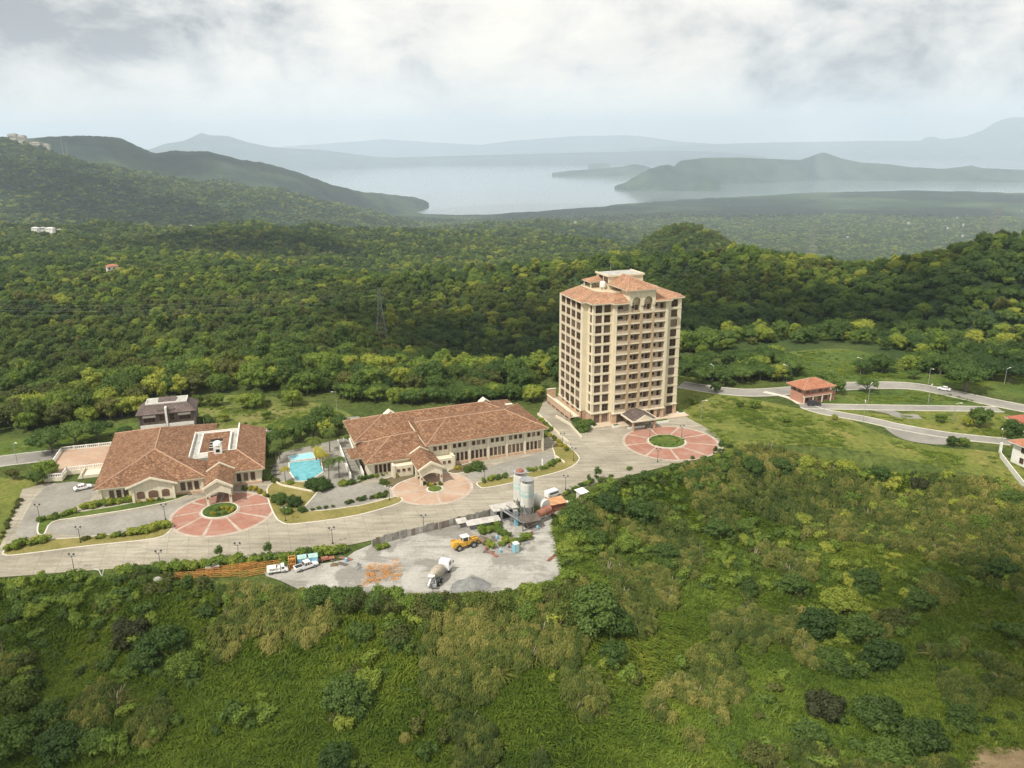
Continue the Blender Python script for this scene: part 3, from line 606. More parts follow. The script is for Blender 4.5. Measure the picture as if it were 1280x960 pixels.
a_ = t.ramp(t.noise(p_, 0.12, 7, 0.65), [(0.3, (0.26, 0.245, 0.215)), (0.5, (0.36, 0.345, 0.31)), (0.7, (0.44, 0.42, 0.38))])
pt_ = t.ramp(t.noise(t.coord('Position', scale=(1, 1.3, 1)), 0.085, 6, 0.6, 0.6), [(0.50, (0, 0, 0)), (0.56, (1, 1, 1))])
tr_ = t.ramp(t.noise(t.coord('Position', rot=(0, 0, math.radians(-25)), scale=(0.12, 1.6, 1)), 1.0, 5, 0.65), [(0.34, (0.90, 0.90, 0.89)), (0.62, (1.05, 1.05, 1.04))])
b_ = t.ramp(t.noise(p_, 1.8, 6, 0.75), [(0.32, (.82,)*3), (0.68, (1.14,)*3)])
c = t.mix(1.0, t.mix(1.0, t.mix(t.math('MULTIPLY', pt_, 0.75), a_, (0.20, 0.185, 0.16)), tr_, 'MULTIPLY'), b_, 'MULTIPLY')
M['gravel'] = t.princ(c, 0.95, 0, 0.15, t.bump(t.noise(p_, 1.2, 5, .7), .5, .15))
M['lawn'] = mat_ground('mown_grass', [(0.075, 0.100, 0.020), (0.125, 0.145, 0.028), (0.21, 0.185, 0.055)], 0.07, 0.7, 0.42)
M['drylawn'] = mat_ground('dry_lawn', [(0.14, 0.135, 0.035), (0.20, 0.175, 0.055), (0.26, 0.215, 0.085)], 0.15, 1.5, 0.25)
M['greenlawn'] = mat_ground('green_field', [(0.040, 0.070, 0.014), (0.075, 0.112, 0.021), (0.14, 0.150, 0.036)], 0.06, 0.6, 0.42)
M['meadow'] = mat_ground('rough_meadow', [(0.07, 0.10, 0.022), (0.13, 0.15, 0.035), (0.21, 0.175, 0.07)], 0.06, 0.5, 0.4)
M['soil'] = mat_ground('planting_soil', [(0.10, 0.08, 0.045), (0.15, 0.12, 0.07), (0.10, 0.12, 0.03)], 0.4, 2.0, 0.3)
M['puddle'] = mat_ground('damp_grey_aggregate', [(0.13, 0.125, 0.115), (0.19, 0.18, 0.16), (0.24, 0.225, 0.20)], 0.2, 2.0, 0.2)
M['kerb'] = mat_plain('kerb_concrete', (0.58, 0.54, 0.46), 0.85, var=0.15, scale=1.0)
M['redpave'] = mat_ground('terracotta_paving', [(0.27, 0.125, 0.09), (0.33, 0.16, 0.115), (0.37, 0.20, 0.15)], 0.15, 2.5, 0.10, (0.36, 0.25, 0.19))
M['palered'] = mat_ground('faded_terracotta_paving', [(0.36, 0.23, 0.16), (0.42, 0.28, 0.195), (0.46, 0.34, 0.25)], 0.15, 2.5, 0.10, (0.40, 0.33, 0.25))
M['spoke'] = mat_plain('pale_paving_bands', (0.42, 0.35, 0.28), 0.9, var=.2, scale=.6, dirt=.4)
def smooth_poly(p, n=4):
    out = []; m = len(p)
    for i in range(m):
        a, b, c, d = [np.array(p[(i+k) % m], float) for k in (-1, 0, 1, 2)]
        for s in range(n):
            t_ = s/n; out.append(tuple(0.5*((2*b)+(-a+c)*t_+(2*a-5*b+4*c-d)*t_**2+(-a+3*b-3*c+d)*t_**3)))
    return out
def inset(p, d):
    m = len(p); A = sum(p[i][0]*p[(i+1)%m][1]-p[(i+1)%m][0]*p[i][1] for i in range(m)); s = 1 if A > 0 else -1; out = []
    for i in range(m):
        a, b, c = [np.array(p[(i+k) % m], float) for k in (-1, 0, 1)]
        e1 = b-a; e2 = c-b; e1 /= max(np.hypot(*e1), 1e-6); e2 /= max(np.hypot(*e2), 1e-6); n = np.array([-e1[1]-e2[1], e1[0]+e2[0]]); L = np.hypot(*n)
        out.append(tuple(b+(n/L*d*s if L > .1 else 0)))
    return out
def sheet(name, pts, z, mat, label, smooth=0, px=True):
    p = pxpoly(pts) if px else pts
    if smooth: p = smooth_poly(p, smooth)
    m = MB(); m.prism(p, z-0.03, z); o = m.build(name, M[mat]); return tag(o, label, kind='structure')
def island(pts, label, mat='drylawn', smooth=3, k=0.35, zb=0.02):
    p = pxpoly(pts)
    if smooth: p = smooth_poly(p, smooth)
    m = MB(); m.prism(p, zb, 0.15); o = m.build('kerb', M['kerb']); tag(o, 'pale kerb round '+label, kind='structure')
    m = MB(); m.prism(inset(p, k), 0.151, 0.20); o = m.build('lawn', M[mat]); tag(o, label, kind='structure')
# meadows and lawns
sheet('grass_field', [(846,487),(905,492),(1000,511),(1060,524),(1110,545),(1180,560),(1250,566),(1290,600),(1290,622),(1230,596),(1150,578),(1050,560),(960,556),(905,570),(893,548),(868,528),(848,515)], 0.03, 'lawn', 'mown sloping field right of the tower', 2)
sheet('grass_field', [(840,470),(880,474),(905,484),(850,487)], 0.035, 'greenlawn', 'green grass behind the tower', 2)
sheet('grass_field', [(985,440),(1060,436),(1150,455),(1290,470),(1290,500),(1150,478),(1030,478),(960,470),(930,450)], 0.03, 'greenlawn', 'bright meadow behind the upper road', 2)
sheet('grass_field', [(1020,500),(1045,491),(1130,488),(1200,492),(1240,503),(1215,507),(1120,506),(1050,505)], 0.05, 'greenlawn', 'green lawn between the two upper roads', 3)
sheet('grass_field', [(1022,513),(1070,513),(1110,519),(1145,515),(1180,514),(1260,518),(1300,560),(1250,556),(1180,545),(1120,528),(1070,521)], 0.05, 'lawn', 'grass strip with small trees inside the road loop', 3)
sheet('meadow', [(232,505),(300,493),(400,505),(440,520),(440,545),(330,548),(262,545),(240,530)], 0.03, 'meadow', 'rough meadow behind the left clubhouse', 3)
sheet('meadow', [(-60,560),(60,545),(175,527),(180,540),(140,556),(0,572),(-60,582)], 0.03, 'greenlawn', 'grass verge beside the back road', 2)
sheet('meadow', [(-60,606),(60,600),(50,612),(28,622),(10,668),(0,690),(-60,700)], 0.03, 'lawn', 'grass left of the parking area', 2)
# roads
def strip(name, pts, w, z, mat, label, kerb=True, n=6):
    p = [np.array(P(*q)[:2]) for q in pts]; c = []
    for i in range(len(p)-1):
        a = p[max(i-1, 0)]; b = p[i]; d = p[i+1]; e_ = p[min(i+2, len(p)-1)]
        for s in range(n):
            t_ = s/n; c.append(0.5*((2*b)+(-a+d)*t_+(2*a-5*b+4*d-e_)*t_**2+(-a+3*b-3*d+e_)*t_**3))
    c.append(p[-1]); c = np.array(c); g = np.gradient(c, axis=0); g /= np.hypot(g[:, 0], g[:, 1])[:, None]; nn = np.stack([-g[:, 1], g[:, 0]], -1)
    L = [tuple(q) for q in c+nn*w/2]; Rr = [tuple(q) for q in c-nn*w/2]
    m = MB(); k = len(L); m.add([(x, y, z) for x, y in L]+[(x, y, z) for x, y in Rr], [(i, k+i, k+i+1, i+1) for i in range(k-1)])
    tag(m.build(name, M[mat]), label, kind='structure')
    if kerb:
        m = MB()
        for side, sg in ((c+nn*(w/2+.12), 1), (c-nn*(w/2+.12), 1)):
            for i in range(k-1): m.bar((side[i][0], side[i][1], z+.02), (side[i+1][0], side[i+1][1], z+.02), 0.26)
        tag(m.build('kerb', M['kerb']), 'kerb along '+label, kind='structure')
strip('road', [(-90,592),(0,577),(80,568),(170,560),(250,552)], 9, 0.05, 'road', 'old road left of the clubhouse')
strip('road', [(320,540),(370,532),(450,524)], 6, 0.05, 'road', 'glimpse of road behind the pool trees', False)
strip('road', [(850,481),(905,489),(950,491),(1020,486),(1080,482),(1140,483),(1190,492),(1240,503),(1330,520)], 8.4, 0.062, 'road', 'upper road behind the gatehouse')
strip('road', [(1000,508),(1060,509),(1120,510),(1190,511),(1250,512)], 5.4, 0.07, 'road', 'side road in front of the gatehouse')
strip('road', [(1085,510),(1112,515),(1126,520),(1150,521)], 4.5, 0.074, 'road', 'short spur of the side road', False)
strip('road', [(1008,508),(1030,515),(1080,524),(1130,535),(1190,545),(1265,553)], 5.5, 0.066, 'road', 'lower road curving down to the white house')
sheet('road_bay', [(1105,531),(1150,540),(1200,548),(1180,556),(1140,552),(1118,544)], 0.085, 'road', 'widened parking bay on the lower road', 3)
strip('footpath', [(1000,505),(985,497),(955,490)], 2.2, 0.09, 'kerb', 'pale footpath beside the gatehouse', False)
# paved core
main = [(-80,742),(0,722),(65,717),(130,712),(200,708),(330,695),(440,681),(500,668),(560,656),(620,641),(690,622),(718,616),(745,604),(790,594),(840,581),(880,572),(905,564),
        (903,552),(893,540),(868,527),(848,516),(830,508),(780,500),(705,494),(680,500),(673,517),(690,545),(640,560),(540,580),(470,595),(450,604),(345,600),(300,600),(130,625),(120,606),(60,604),(28,612),(18,640),(0,684),(-80,705)]
sheet('pavement', main, 0.10, 'concrete', 'pale concrete drive and forecourts')
sheet('yard', [(443,690),(500,668),(560,657),(620,645),(660,640),(690,648),(694,680),(702,716),(660,742),(610,748),(560,750),(470,752),(395,744),(350,726),(330,716),(395,706),(430,700)], 0.112, 'gravel', 'pale gravel working yard', 2)
for q, lab in (([(28,650),(60,606),(118,606),(108,630),(60,645),(45,668),(20,676)], 'left parking area'), ([(62,664),(70,654),(200,634),(245,622),(232,634),(208,652),(170,663),(100,670)], 'parking strip in front of the left clubhouse'),
               ([(388,618),(470,603),(486,608),(478,622),(440,632),(385,638)], 'small parking court beside the pool'), ([(586,592),(680,566),(697,576),(690,581),(625,598),(600,600)], 'parking strip before the long building')):
    sheet('parking', q, 0.108, 'parking', lab, 2)
# planted islands
island([(4,689),(28,677),(100,672),(168,664),(203,652),(216,654),(213,664),(192,674),(110,683),(40,692),(8,695)], 'shrub island along the main drive')
island([(46,666),(54,647),(100,640),(160,630),(215,616),(242,607),(246,612),(224,624),(170,636),(100,647),(66,653),(56,668)], 'hedge strip before the left clubhouse', 'greenlawn')
island([(333,612),(350,602),(400,606),(392,622),(383,639),(450,632),(495,621),(500,629),(445,645),(375,655),(352,654),(340,640)], 'corner lawn between the two plazas')
island([(597,603),(625,599),(688,583),(693,570),(690,557),(704,553),(720,566),(724,576),(706,588),(655,601),(610,610),(599,609)], 'corner lawn by the tower ramp')
island([(476,600),(520,590),(526,594),(500,604),(490,611),(480,608)], 'planting bed left of the second portico', 'soil')
island([(560,588),(590,578),(600,580),(597,586),(575,592),(563,592)], 'planting bed right of the second portico', 'soil')
# plazas
def plaza(cx, cy, r, ri, mat, spokes, label, z=0.125, a0=0.1, inner='greenlawn', innerc=None):
    m = MB(); n = 96
    def ringf(ra, rb, zz, mi, a_, b_):
        k = max(2, int((b_-a_)/(2*math.pi)*n)); vs = []; ox, oy = innerc if innerc and ra > 1 else (cx, cy)
        for i in range(k+1):
            a = a_+(b_-a_)*i/k; vs += [(ox+ra*math.cos(a), oy+ra*math.sin(a), zz), (cx+rb*math.cos(a), cy+rb*math.sin(a), zz)]
        m.add(vs, [(2*i, 2*i+1, 2*i+3, 2*i+2) for i in range(k)], mi)
    ringf(0.01, r+0.9, z, 1, 0, 2*math.pi)
    for i in range(spokes):
        a = a0+2*math.pi*i/spokes; g = 0.28/(r*0.65)
        ringf(ri+0.45, r, z+0.012, 0, a+g, a+2*math.pi/spokes-g)
    tag(m.build('plaza_paving', [M[mat], M['spoke']]), label, kind='structure')
    ix, iy = innerc or (cx, cy); m = MB(); m.prism([(ix+ri*math.cos(2*math.pi*i/40), iy+ri*math.sin(2*math.pi*i/40)) for i in range(40)], z+.013, z+0.16); tag(m.build('kerb', M['kerb']), 'round kerb in '+label, kind='structure')
    m = MB(); m.prism([(ix+(ri-.35)*math.cos(2*math.pi*i/40), iy+(ri-.35)*math.sin(2*math.pi*i/40)) for i in range(40)], z+.161, z+0.25); tag(m.build('lawn', M[inner]), 'round bed in '+label, kind='structure')
plaza(-73.4, 181.2, 12.0, 4.5, 'redpave', 9, 'red paved circle before the left clubhouse', a0=math.radians(268), innerc=(-74.7, 182.7))
plaza(-21.8, 195.6, 10.2, 2.2, 'palered', 8, 'faded red paved circle before the long building', innerc=(-21.0, 194.5), a0=0.3)
plaza(48.9, 227.6, 14.0, 5.8, 'redpave', 9, 'red paved circle before the tower', innerc=(47.8, 228.3), a0=0.5)
# ------------------------------------------------------------------ building materials
t = NT('clay_roof_tiles'); pos = t.coord('Object')
cell = t.voro(t.coord('Object', scale=(1.0, 1.0, 2.0)), 2.3, 'Color'); sc_ = t.n('ShaderNodeSeparateColor'); t.l(cell, sc_.inputs[0])
base = t.ramp(sc_.outputs[0], [(0.0, (0.13, 0.066, 0.038)), (0.35, (0.18, 0.092, 0.050)), (0.75, (0.245, 0.130, 0.072)), (1.0, (0.34, 0.22, 0.14))])
big = t.ramp(t.noise(pos, 0.22, 8, 0.72), [(0.34, (0.86, 0.85, 0.85)), (0.66, (1.12, 1.11, 1.09))])
wv = t.n('ShaderNodeTexWave'); wv.wave_type = 'BANDS'; wv.bands_direction = 'X'; wv.inputs['Scale'].default_value = 1.3; wv.inputs['Distortion'].default_value = 0.4; t.l(pos, wv.inputs[0])
M['tiles'] = t.princ(t.mix(1.0, base, big, 'MULTIPLY'), 0.85, 0, 0.2, t.bump(wv.outputs[1], 0.5, 0.12))
def mat_tiles(name, a, b, c):
    t = NT(name); cl = t.voro(t.coord('Object', scale=(1, 1, 2)), 2.3, 'Color'); s = t.n('ShaderNodeSeparateColor'); t.l(cl, s.inputs[0])
    return t.princ(t.mix(1.0, t.ramp(s.outputs[0], [(0, a), (.5, b), (1, c)]), t.ramp(t.noise(t.coord('Object'), 0.3, 5, .6), [(.35, (.8, .8, .8)), (.65, (1.12, 1.12, 1.12))]), 'MULTIPLY'), 0.85, 0, 0.2)
M['tiles_tower'] = mat_tiles('tower_roof_tiles', (0.25, 0.125, 0.072), (0.34, 0.185, 0.108), (0.42, 0.26, 0.165))
M['tiles_orange'] = mat_tiles('orange_roof_tiles', (0.30, 0.115, 0.065), (0.36, 0.15, 0.085), (0.42, 0.20, 0.12))
M['tiles_dark'] = mat_tiles('dark_brown_shingles', (0.085, 0.066, 0.058), (0.12, 0.092, 0.08), (0.16, 0.125, 0.11))
M['ridgecap'] = mat_plain('ridge_tiles', (0.40, 0.25, 0.165), 0.85, var=0.25, scale=3)
M['cream'] = mat_plain('cream_paint', (0.68, 0.60, 0.435), 0.8, var=0.07, scale=0.3, dirt=0.35, dirtcol=(0.42, 0.36, 0.25))
M['cream2'] = mat_plain('pale_cream_paint', (0.66, 0.60, 0.46), 0.8, var=0.08, scale=0.5, dirt=0.4, dirtcol=(0.35, 0.31, 0.24))
M['white'] = mat_plain('white_paint', (0.74, 0.72, 0.66), 0.7, var=0.07, scale=0.6, dirt=0.3, dirtcol=(0.4, 0.38, 0.33))
M['stone'] = mat_plain('tan_stone_cladding', (0.50, 0.34, 0.23), 0.85, var=0.22, scale=1.5)
M['pilaster'] = mat_plain('ochre_pilaster', (0.44, 0.33, 0.20), 0.8, var=0.15, scale=0.6, dirt=0.3)
M['tan'] = mat_plain('tan_balcony_wall', (0.52, 0.42, 0.31), 0.8, var=0.12, scale=0.6, dirt=0.3)
M['frame'] = mat_plain('brown_window_frame', (0.16, 0.095, 0.065), 0.5, var=0.1)
M['grey_conc'] = mat_plain('bare_concrete', (0.38, 0.36, 0.33), 0.9, var=0.2, scale=0.6, dirt=0.5)
M['grey_dark'] = mat_plain('dark_weathered_block', (0.15, 0.125, 0.105), 0.9, var=0.25, scale=0.9)
M['dark'] = mat_plain('opening_shade', (0.02, 0.017, 0.015), 0.9, var=0.2)  # near-black colour stands in for the shade inside openings
M['deck'] = mat_plain('beige_roof_deck', (0.52, 0.42, 0.28), 0.9, var=0.2, scale=0.5, dirt=0.4)
M['roofslab'] = mat_plain('weathered_roof_slab', (0.40, 0.39, 0.35), 0.9, var=0.25, scale=0.6, dirt=0.5)
M['pink'] = mat_plain('salmon_paint', (0.46, 0.23, 0.165), 0.8, var=0.08, scale=0.6, dirt=0.25)
t = NT('window_glass'); oi = t.n('ShaderNodeObjectInfo')
c = t.ramp(oi.outputs['Random'], [(0.0, (0.030, 0.020, 0.017)), (0.5, (0.065, 0.042, 0.034)), (0.78, (0.12, 0.08, 0.062)), (1.0, (0.26, 0.21, 0.16))])
M['glass'] = t.princ(c, 0.16, 0, 0.5)
def window_mesh(w, h, mx_=1, my=1, fr=0.09, frame='frame', depth=0.10, glass='glass', sill=False):
    """Glass with frame and glazing bars; centre at x=0, sill at z=0, the outside faces -y."""
    m = MB(); m.box(-w/2, w/2, 0.02, 0.05, 0, h, 0)
    for a, b, c_, d in ((-w/2, -w/2+fr, 0, h), (w/2-fr, w/2, 0, h), (-w/2+fr, w/2-fr, 0, fr), (-w/2+fr, w/2-fr, h-fr, h)): m.box(a, b, -depth, 0.019, c_, d, 1)
    for i in range(1, mx_+1): x = -w/2+w*i/(mx_+1); m.box(x-.03, x+.03, -depth*.6, 0.018, fr, h-fr, 1)
    for i in range(1, my+1): z = h*i/(my+1); m.box(-w/2+fr, w/2-fr, -depth*.5, 0.017, z-.03, z+.03, 1)
    if sill: m.box(-w/2-.12, w/2+.12, -0.22, 0.0, -0.12, -0.003, 1)
    me = bpy.data.meshes.new('window'); me.from_pydata(m.v, [], m.f); me.materials.append(M[glass]); me.materials.append(M[frame]); me.polygons.foreach_set('material_index', m.m); return me
def place(name, me, parent, x, y, z, rz=0.0):
    o = bpy.data.objects.new(name, me); COL.objects.link(o); o.parent = parent; o.location = (x, y, z); o.rotation_euler = (0, 0, rz); return o
def T(x, y, ang): return Matrix.Translation((x, y, 0)) @ Matrix.Rotation(ang, 4, 'Z')
def facade(root, wall, x, y, ang, W, z0, nf, fh, cols, lo, hi, wm, depth=0.4, end=0.4, mi=0, sp=1, name='window'):
    """Piers and spandrels standing in front of the recessed core, one window part per opening."""
    wall.M = T(x, y, ang); e = [0]+[q for c in cols for q in c]+[W-end]
    for k in range(0, len(e), 2):
        if e[k+1] > e[k]+.01: wall.box(e[k], e[k+1], 0, depth, z0, z0+nf*fh, mi)
    for a, b in cols:
        for f in range(nf+1):
            s0 = z0+(f-1)*fh+hi if f else z0; s1 = z0+f*fh+lo if f < nf else z0+nf*fh
            wall.box(a, b, 0.07, depth, s0, s1, sp)
    wall.M = None
    for a, b in cols:
        for f in range(nf):
            p = T(x, y, ang) @ Vector(((a+b)/2, depth-0.12, z0+f*fh+lo)); place(name, wm, root, p.x, p.y, p.z, ang)
def bands(wall, x, y, ang, W, zs, out=0.12, th=0.22, mi=0, ext=0.12):
    wall.M = T(x, y, ang)
    for z in zs: wall.box(-ext, W+ext, -out, 0.0-.002, z, z+th, mi)
    wall.M = None
def hip(m, x0, x1, y0, y1, z, h, ridge, mi=0, th=0.28, fas=1, caps=2, left=True, right=True):
    """Hipped tile roof on a rectangular eave with a fascia under it. ridge = ((x,y),(x,y))."""
    (a, b), (c, d) = ridge; A = [(x0,y0,z),(x1,y0,z),(x1,y1,z),(x0,y1,z),(a,b,z+h),(c,d,z+h)]
    fs = [(0,1,5,4),(1,2,5),(2,3,4,5),(3,0,4)] if abs(c-a) >= abs(d-b) else [(0,1,4),(1,2,5,4),(2,3,5),(3,0,4,5)]
    m.add(A, fs, mi); m.box(x0+.06, x1-.06, y0+.06, y1-.06, z-th, z-0.01, fas)
    if caps is not None:
        ends = ((0,4),(1,5),(2,5),(3,4),(4,5)) if abs(c-a) >= abs(d-b) else ((0,4),(1,4),(2,5),(3,5),(4,5))
        for i, j in ends: m.tube(A[i], A[j], 0.17, None, 5, caps)
def gable(m, x0, x1, y0, y1, z, h, mi=0, fas=1, wallmi=None, over=0.0, th=0.3):
    """Gable roof with the ridge along y; a thick sheet with pale verge boards."""
    c = (x0+x1)/2
    m.yprism([(x0, z), (c, z+h), (x1, z), (x1, z-th), (c, z+h-th), (x0, z-th)][::-1], y0+0.25, y1, mi, 'y')
    m.yprism([(x0-.12, z+.08), (c, z+h+.1), (x1+.12, z+.08), (x1+.12, z-th-.1), (c, z+h-th-.12), (x0-.12, z-th-.1)][::-1], y0-.02, y0+0.249, fas, 'y')
# ================================================================== tower
A0 = P(738.5, 531.5); ANG = math.radians(19.0)
tower = empty('apartment_tower', (A0[0], A0[1], 0.1), ANG, 'twelve storey cream apartment tower with terracotta roof and brown windows', 'apartment building')
GF, FH, NF = 3.8, 3.3, 11; TOP = GF+NF*FH
TW = 31.7; TD = 23.4; CU0, CU1, CV = 6.6, 25.6, -2.3; LX, LV = -1.8, 4.0
wm_left = window_mesh(3.4, 2.25, 2, 1, frame='frame'); wm_f = window_mesh(2.3, 2.45, 1, 1); wm_n = window_mesh(1.5, 2.3, 0, 1); wm_s = window_mesh(0.8, 2.3, 0, 1)
w = MB()
core = [(LX+.4, LV+.4), (0.4, LV+.4), (0.4, 0.4), (CU0+.02, 0.4), (CU0+.02, CV+1.9), (CU1-.02, CV+1.9), (CU1-.02, 0.4), (TW-.4, 0.4), (TW-.4, TD-.4), (LX+.4, TD-.4)]
w.prism(core, 0.0, TOP, 3)
# left face, front-left wing, right wing, hidden faces get the same grid
def lf(x0, n, span, frac=0.74):
    return [(x0+span*i+span*(1-frac)/2, x0+span*i+span*(1+frac)/2) for i in range(n)]
facade(tower, w, LX, TD, -math.pi/2, TD-LV, GF, NF, FH, lf(1.2, 4, 4.25, 0.80), 0.55, 2.8, wm_left, 0.4, 0.4, 0, 2)
facade(tower, w, LX, LV, 0, -LX+.0, GF, NF, FH, [], 0.5, 2.8, wm_s, 0.4, 0.0)
facade(tower, w, 0, LV, -math.pi/2, LV, GF, NF, FH, [(1.5, 3.0)], 0.45, 2.9, wm_n, 0.4, 0.4)
facade(tower, w, 0, 0, 0, CU0, GF, NF, FH, [(0.8, 3.1), (3.8, 6.1)], 0.45, 2.9, wm_f, 0.4, 0.0)
facade(tower, w, CU0, 0.4, -math.pi/2, -CV+.4, GF, NF, FH, [], 0.5, 2.8, wm_s, 0.4, 0.4)
facade(tower, w, CU1, CV, math.pi/2, -CV, GF, NF, FH, [], 0.5, 2.8, wm_s, 0.4, 0.0)
facade(tower, w, CU1, 0, 0, TW-CU1, GF, NF, FH, [(0.45, 1.25), (2.3, 4.75)], 0.45, 2.9, wm_f, 0.4, 0.4)
w.M = None
w.box(TW-.4, TW, 0, TD, GF, TOP, 0); w.box(LX, TW-.4, TD-.4, TD, GF, TOP, 0)
# floor bands
for f in range(1, NF+1):
    z = GF+f*FH-0.16
    if f < NF:
        w.M = T(0, 0, 0); w.box(-0.10, CU0-.02, -0.10, -0.002, z, z+.24, 0); w.box(-.10, -.002, 0.0, LV-.02, z, z+.24, 0)
        w.box(CU1+.12, TW+.1, -0.10, -0.002, z, z+.24, 0); w.box(LX-.09, LX-.002, LV+1.4, TD-1.2, z, z+.24, 1); w.M = None
w.box(-.25, CU0-.3, -.25, -.004, GF-.2, GF+.15, 1); w.box(-.25, -.004, 0, LV-.1, GF-.2, GF+.15, 1); w.box(CU1+.2, TW+.25, -.25, -.004, GF-.2, GF+.15, 1)
w.box(LX-.25, LX-.004, LV, TD+.2, GF-.2, GF+.15, 1)
# ground floor piers
gp = []
for x0, x1, yy in ((0, 1.0, 0), (3.1, 3.8, 0), (6.0, CU0, 0), (CU0, CU0+1.5, CV), (11.3, 12.2, CV), (CU1-1.2, CU1, CV), (CU1+1.2, CU1+2.0, 0), (TW-.9, TW, 0)): w.box(x0, x1, yy, yy+1.0, 0, GF-.21, 4)
w.box(CU1-3.6, CU1-2.6, CV, CV+.9, 0, GF-.21, 4)
w.box(-.0, .9, 1.2, LV, 0, GF-.21, 4); w.box(LX, LX+.5, LV, TD, 0, GF-.21, 4); w.box(LX, 0.35, LV, LV+.5, 0, GF-.2, 4)
w.box(CU0-.25, CU1+.25, CV-.3, CV+.5, GF-.25, GF+.12, 1)
# central frame: cream cheeks, ochre pilasters
BAYS = [(7.3, 11.3), (12.2, 15.4), (16.4, 19.7), (20.6, 24.6)]
w.box(CU0+.41, BAYS[0][0], CV, CV+1.9, GF+.12, TOP, 0); w.box(BAYS[3][1], CU1-.41, CV, CV+1.9, GF+.12, TOP, 0)
for k in range(3): w.box(BAYS[k][1], BAYS[k+1][0], CV+.05, CV+1.9, 0.0, TOP-FH, 5); w.box(BAYS[k][1], BAYS[k+1][0], CV+.05, CV+1.9, TOP-FH+.002, TOP, 0)
wall = w.build('wall', [M['cream'], M['cream2'], M['tan'], M['cream'], M['stone'], M['pilaster']], tower)
for x, y, ang, ww in ((2.0, .3, 0, 2.1), (4.9, .3, 0, 2.1), (9.6, CV+1.2, 0, 3.2), (16.6, CV+1.7, 0, 5), (21.9, CV+1.2, 0, 3), (29.2, .3, 0, 2.4)):
    place('ground_floor_window', window_mesh(ww, 3.0, 1 if ww < 3 else 3, 1), tower, x, y, 0.15, ang)
win2 = window_mesh(2.0, 0.95, 1, 0, 0.07); door2 = window_mesh(0.95, 2.1, 0, 0, 0.08); win3 = window_mesh(1.3, 0.95, 0, 0, 0.07)
for f in range(NF):
    for k, (a, b) in enumerate(BAYS):
        z = GF+f*FH; m = MB(); top = f == NF-1
        if f: m.box(a, b, CV-.06, CV+1.88, z-.17, z+.17, 0)
        m.box(a, b, CV+.10, CV+.24, z+.17, z+1.0 if not top else z+.85, 1 if k != 1 else 2); m.box(a, b, CV+.06, CV+.28, (z+1.0 if not top else z+.85)+.002, (z+1.08 if not top else z+.93), 1)
        m.box(a, b, CV+1.55, CV+1.88, z+.172, z+FH-.18, 1)
        if f == 0: m.box(a, b, CV-.06, CV+1.5, z+.13, z+.165, 0)
        bo = m.build('balcony', [M['cream2'], M['tan'], M['pilaster']], tower)
        if k == 0: place('window', win2, bo, (a+b)/2-.3, CV+1.48, z+1.35)
        else:
            place('window', win3, bo, a+.95, CV+1.48, z+1.35); place('door', door2, bo, b-.75, CV+1.48, z+.3)
# roof skirt
rf = MB(); ov = 0.95
def ring(o_, i_, z0, z1, mi, m):
    n = len(o_); m.add([(x, y, z0) for x, y in o_]+[(x, y, z1) for x, y in i_], [(k, (k+1)%n, n+(k+1)%n, n+k) for k in range(n)], mi)
outer = [(LX-ov, LV-ov), (-ov, LV-ov-.02), (-ov, -ov), (CU0-ov, -ov), (CU0-ov+.02, CV-ov), (11.2, CV-ov), (11.2, CV+1.95), (20.7, CV+1.95), (20.7, CV-ov), (CU1+ov, CV-ov), (CU1+ov+.02, -ov), (TW+ov, -ov+.6), (TW+ov+.8, 3.5), (TW+ov+.8, TD-3), (TW-1.5, TD+ov), (LX+2.5, TD+ov), (LX-ov, TD-2.5)]
inner = [(4.2, 8.4), (4.6, 8.2), (5.0, 6.4), (7.6, 5.6), (8.2, 3.4), (11.2, 3.42), (11.3, 3.5), (20.6, 3.5), (20.7, 3.42), (22.5, 3.4), (24.2, 5.2), (25.5, 5.6), (27.0, 8), (27.0, 19), (24, 21), (5.5, 21), (4.2, 19)]
ring(outer, inner, TOP+.35, TOP+2.6, 0, rf)
rf.prism(outer, TOP+.0, TOP+.34, 1); rf.prism(inner, TOP+.35, TOP+2.45, 3)
for k in range(len(outer)):
    if 5 <= k <= 8: continue
    a = outer[k]; b = inner[k]; rf.tube((a[0], a[1], TOP+.38), (b[0], b[1], TOP+2.62), .14, None, 5, 2)
roof = rf.build('roof', [M['tiles_tower'], M['cream2'], M['ridgecap'], M['deck']], tower)
pm = MB()
for k in range(len(inner)):
    a, b = inner[k], inner[(k+1) % len(inner)]; pm.bar((a[0], a[1], TOP+2.75), (b[0], b[1], TOP+2.75), .22)
pm.build('parapet', M['cream2'], roof)
# central attic with twin arches and its own hip roof
m = MB(); g0, g1 = 11.3, 20.6; ZA = TOP; HA = 4.0
def arch_wall(m, x0, x1, y0, y1, z0, z1, holes, mi=0, n=10, zb=None):
    """Wall with round-headed openings: holes = [(a, b, spring, base)]"""
    xs = [x0]+[q for h_ in holes for q in (h_[0], h_[1])]+[x1]
    for k in range(0, len(xs), 2):
        if xs[k+1]-xs[k] > .01: m.box(xs[k], xs[k+1], y0, y1, z0, z1, mi)
    for h_ in holes:
        a, b, sp_, rise = h_; c = (a+b)/2; r = (b-a)/2; pts = [(a, z1)]+[(c-r*math.cos(math.pi*i/n), sp_+rise*math.sin(math.pi*i/n)) for i in range(n+1)]+[(b, z1)]
        for i in range(n):
            p, q = pts[1+i], pts[2+i]; m.yprism([(p[0], p[1]), (q[0], q[1]), (q[0], z1), (p[0], z1)], y0, y1, mi, 'y')
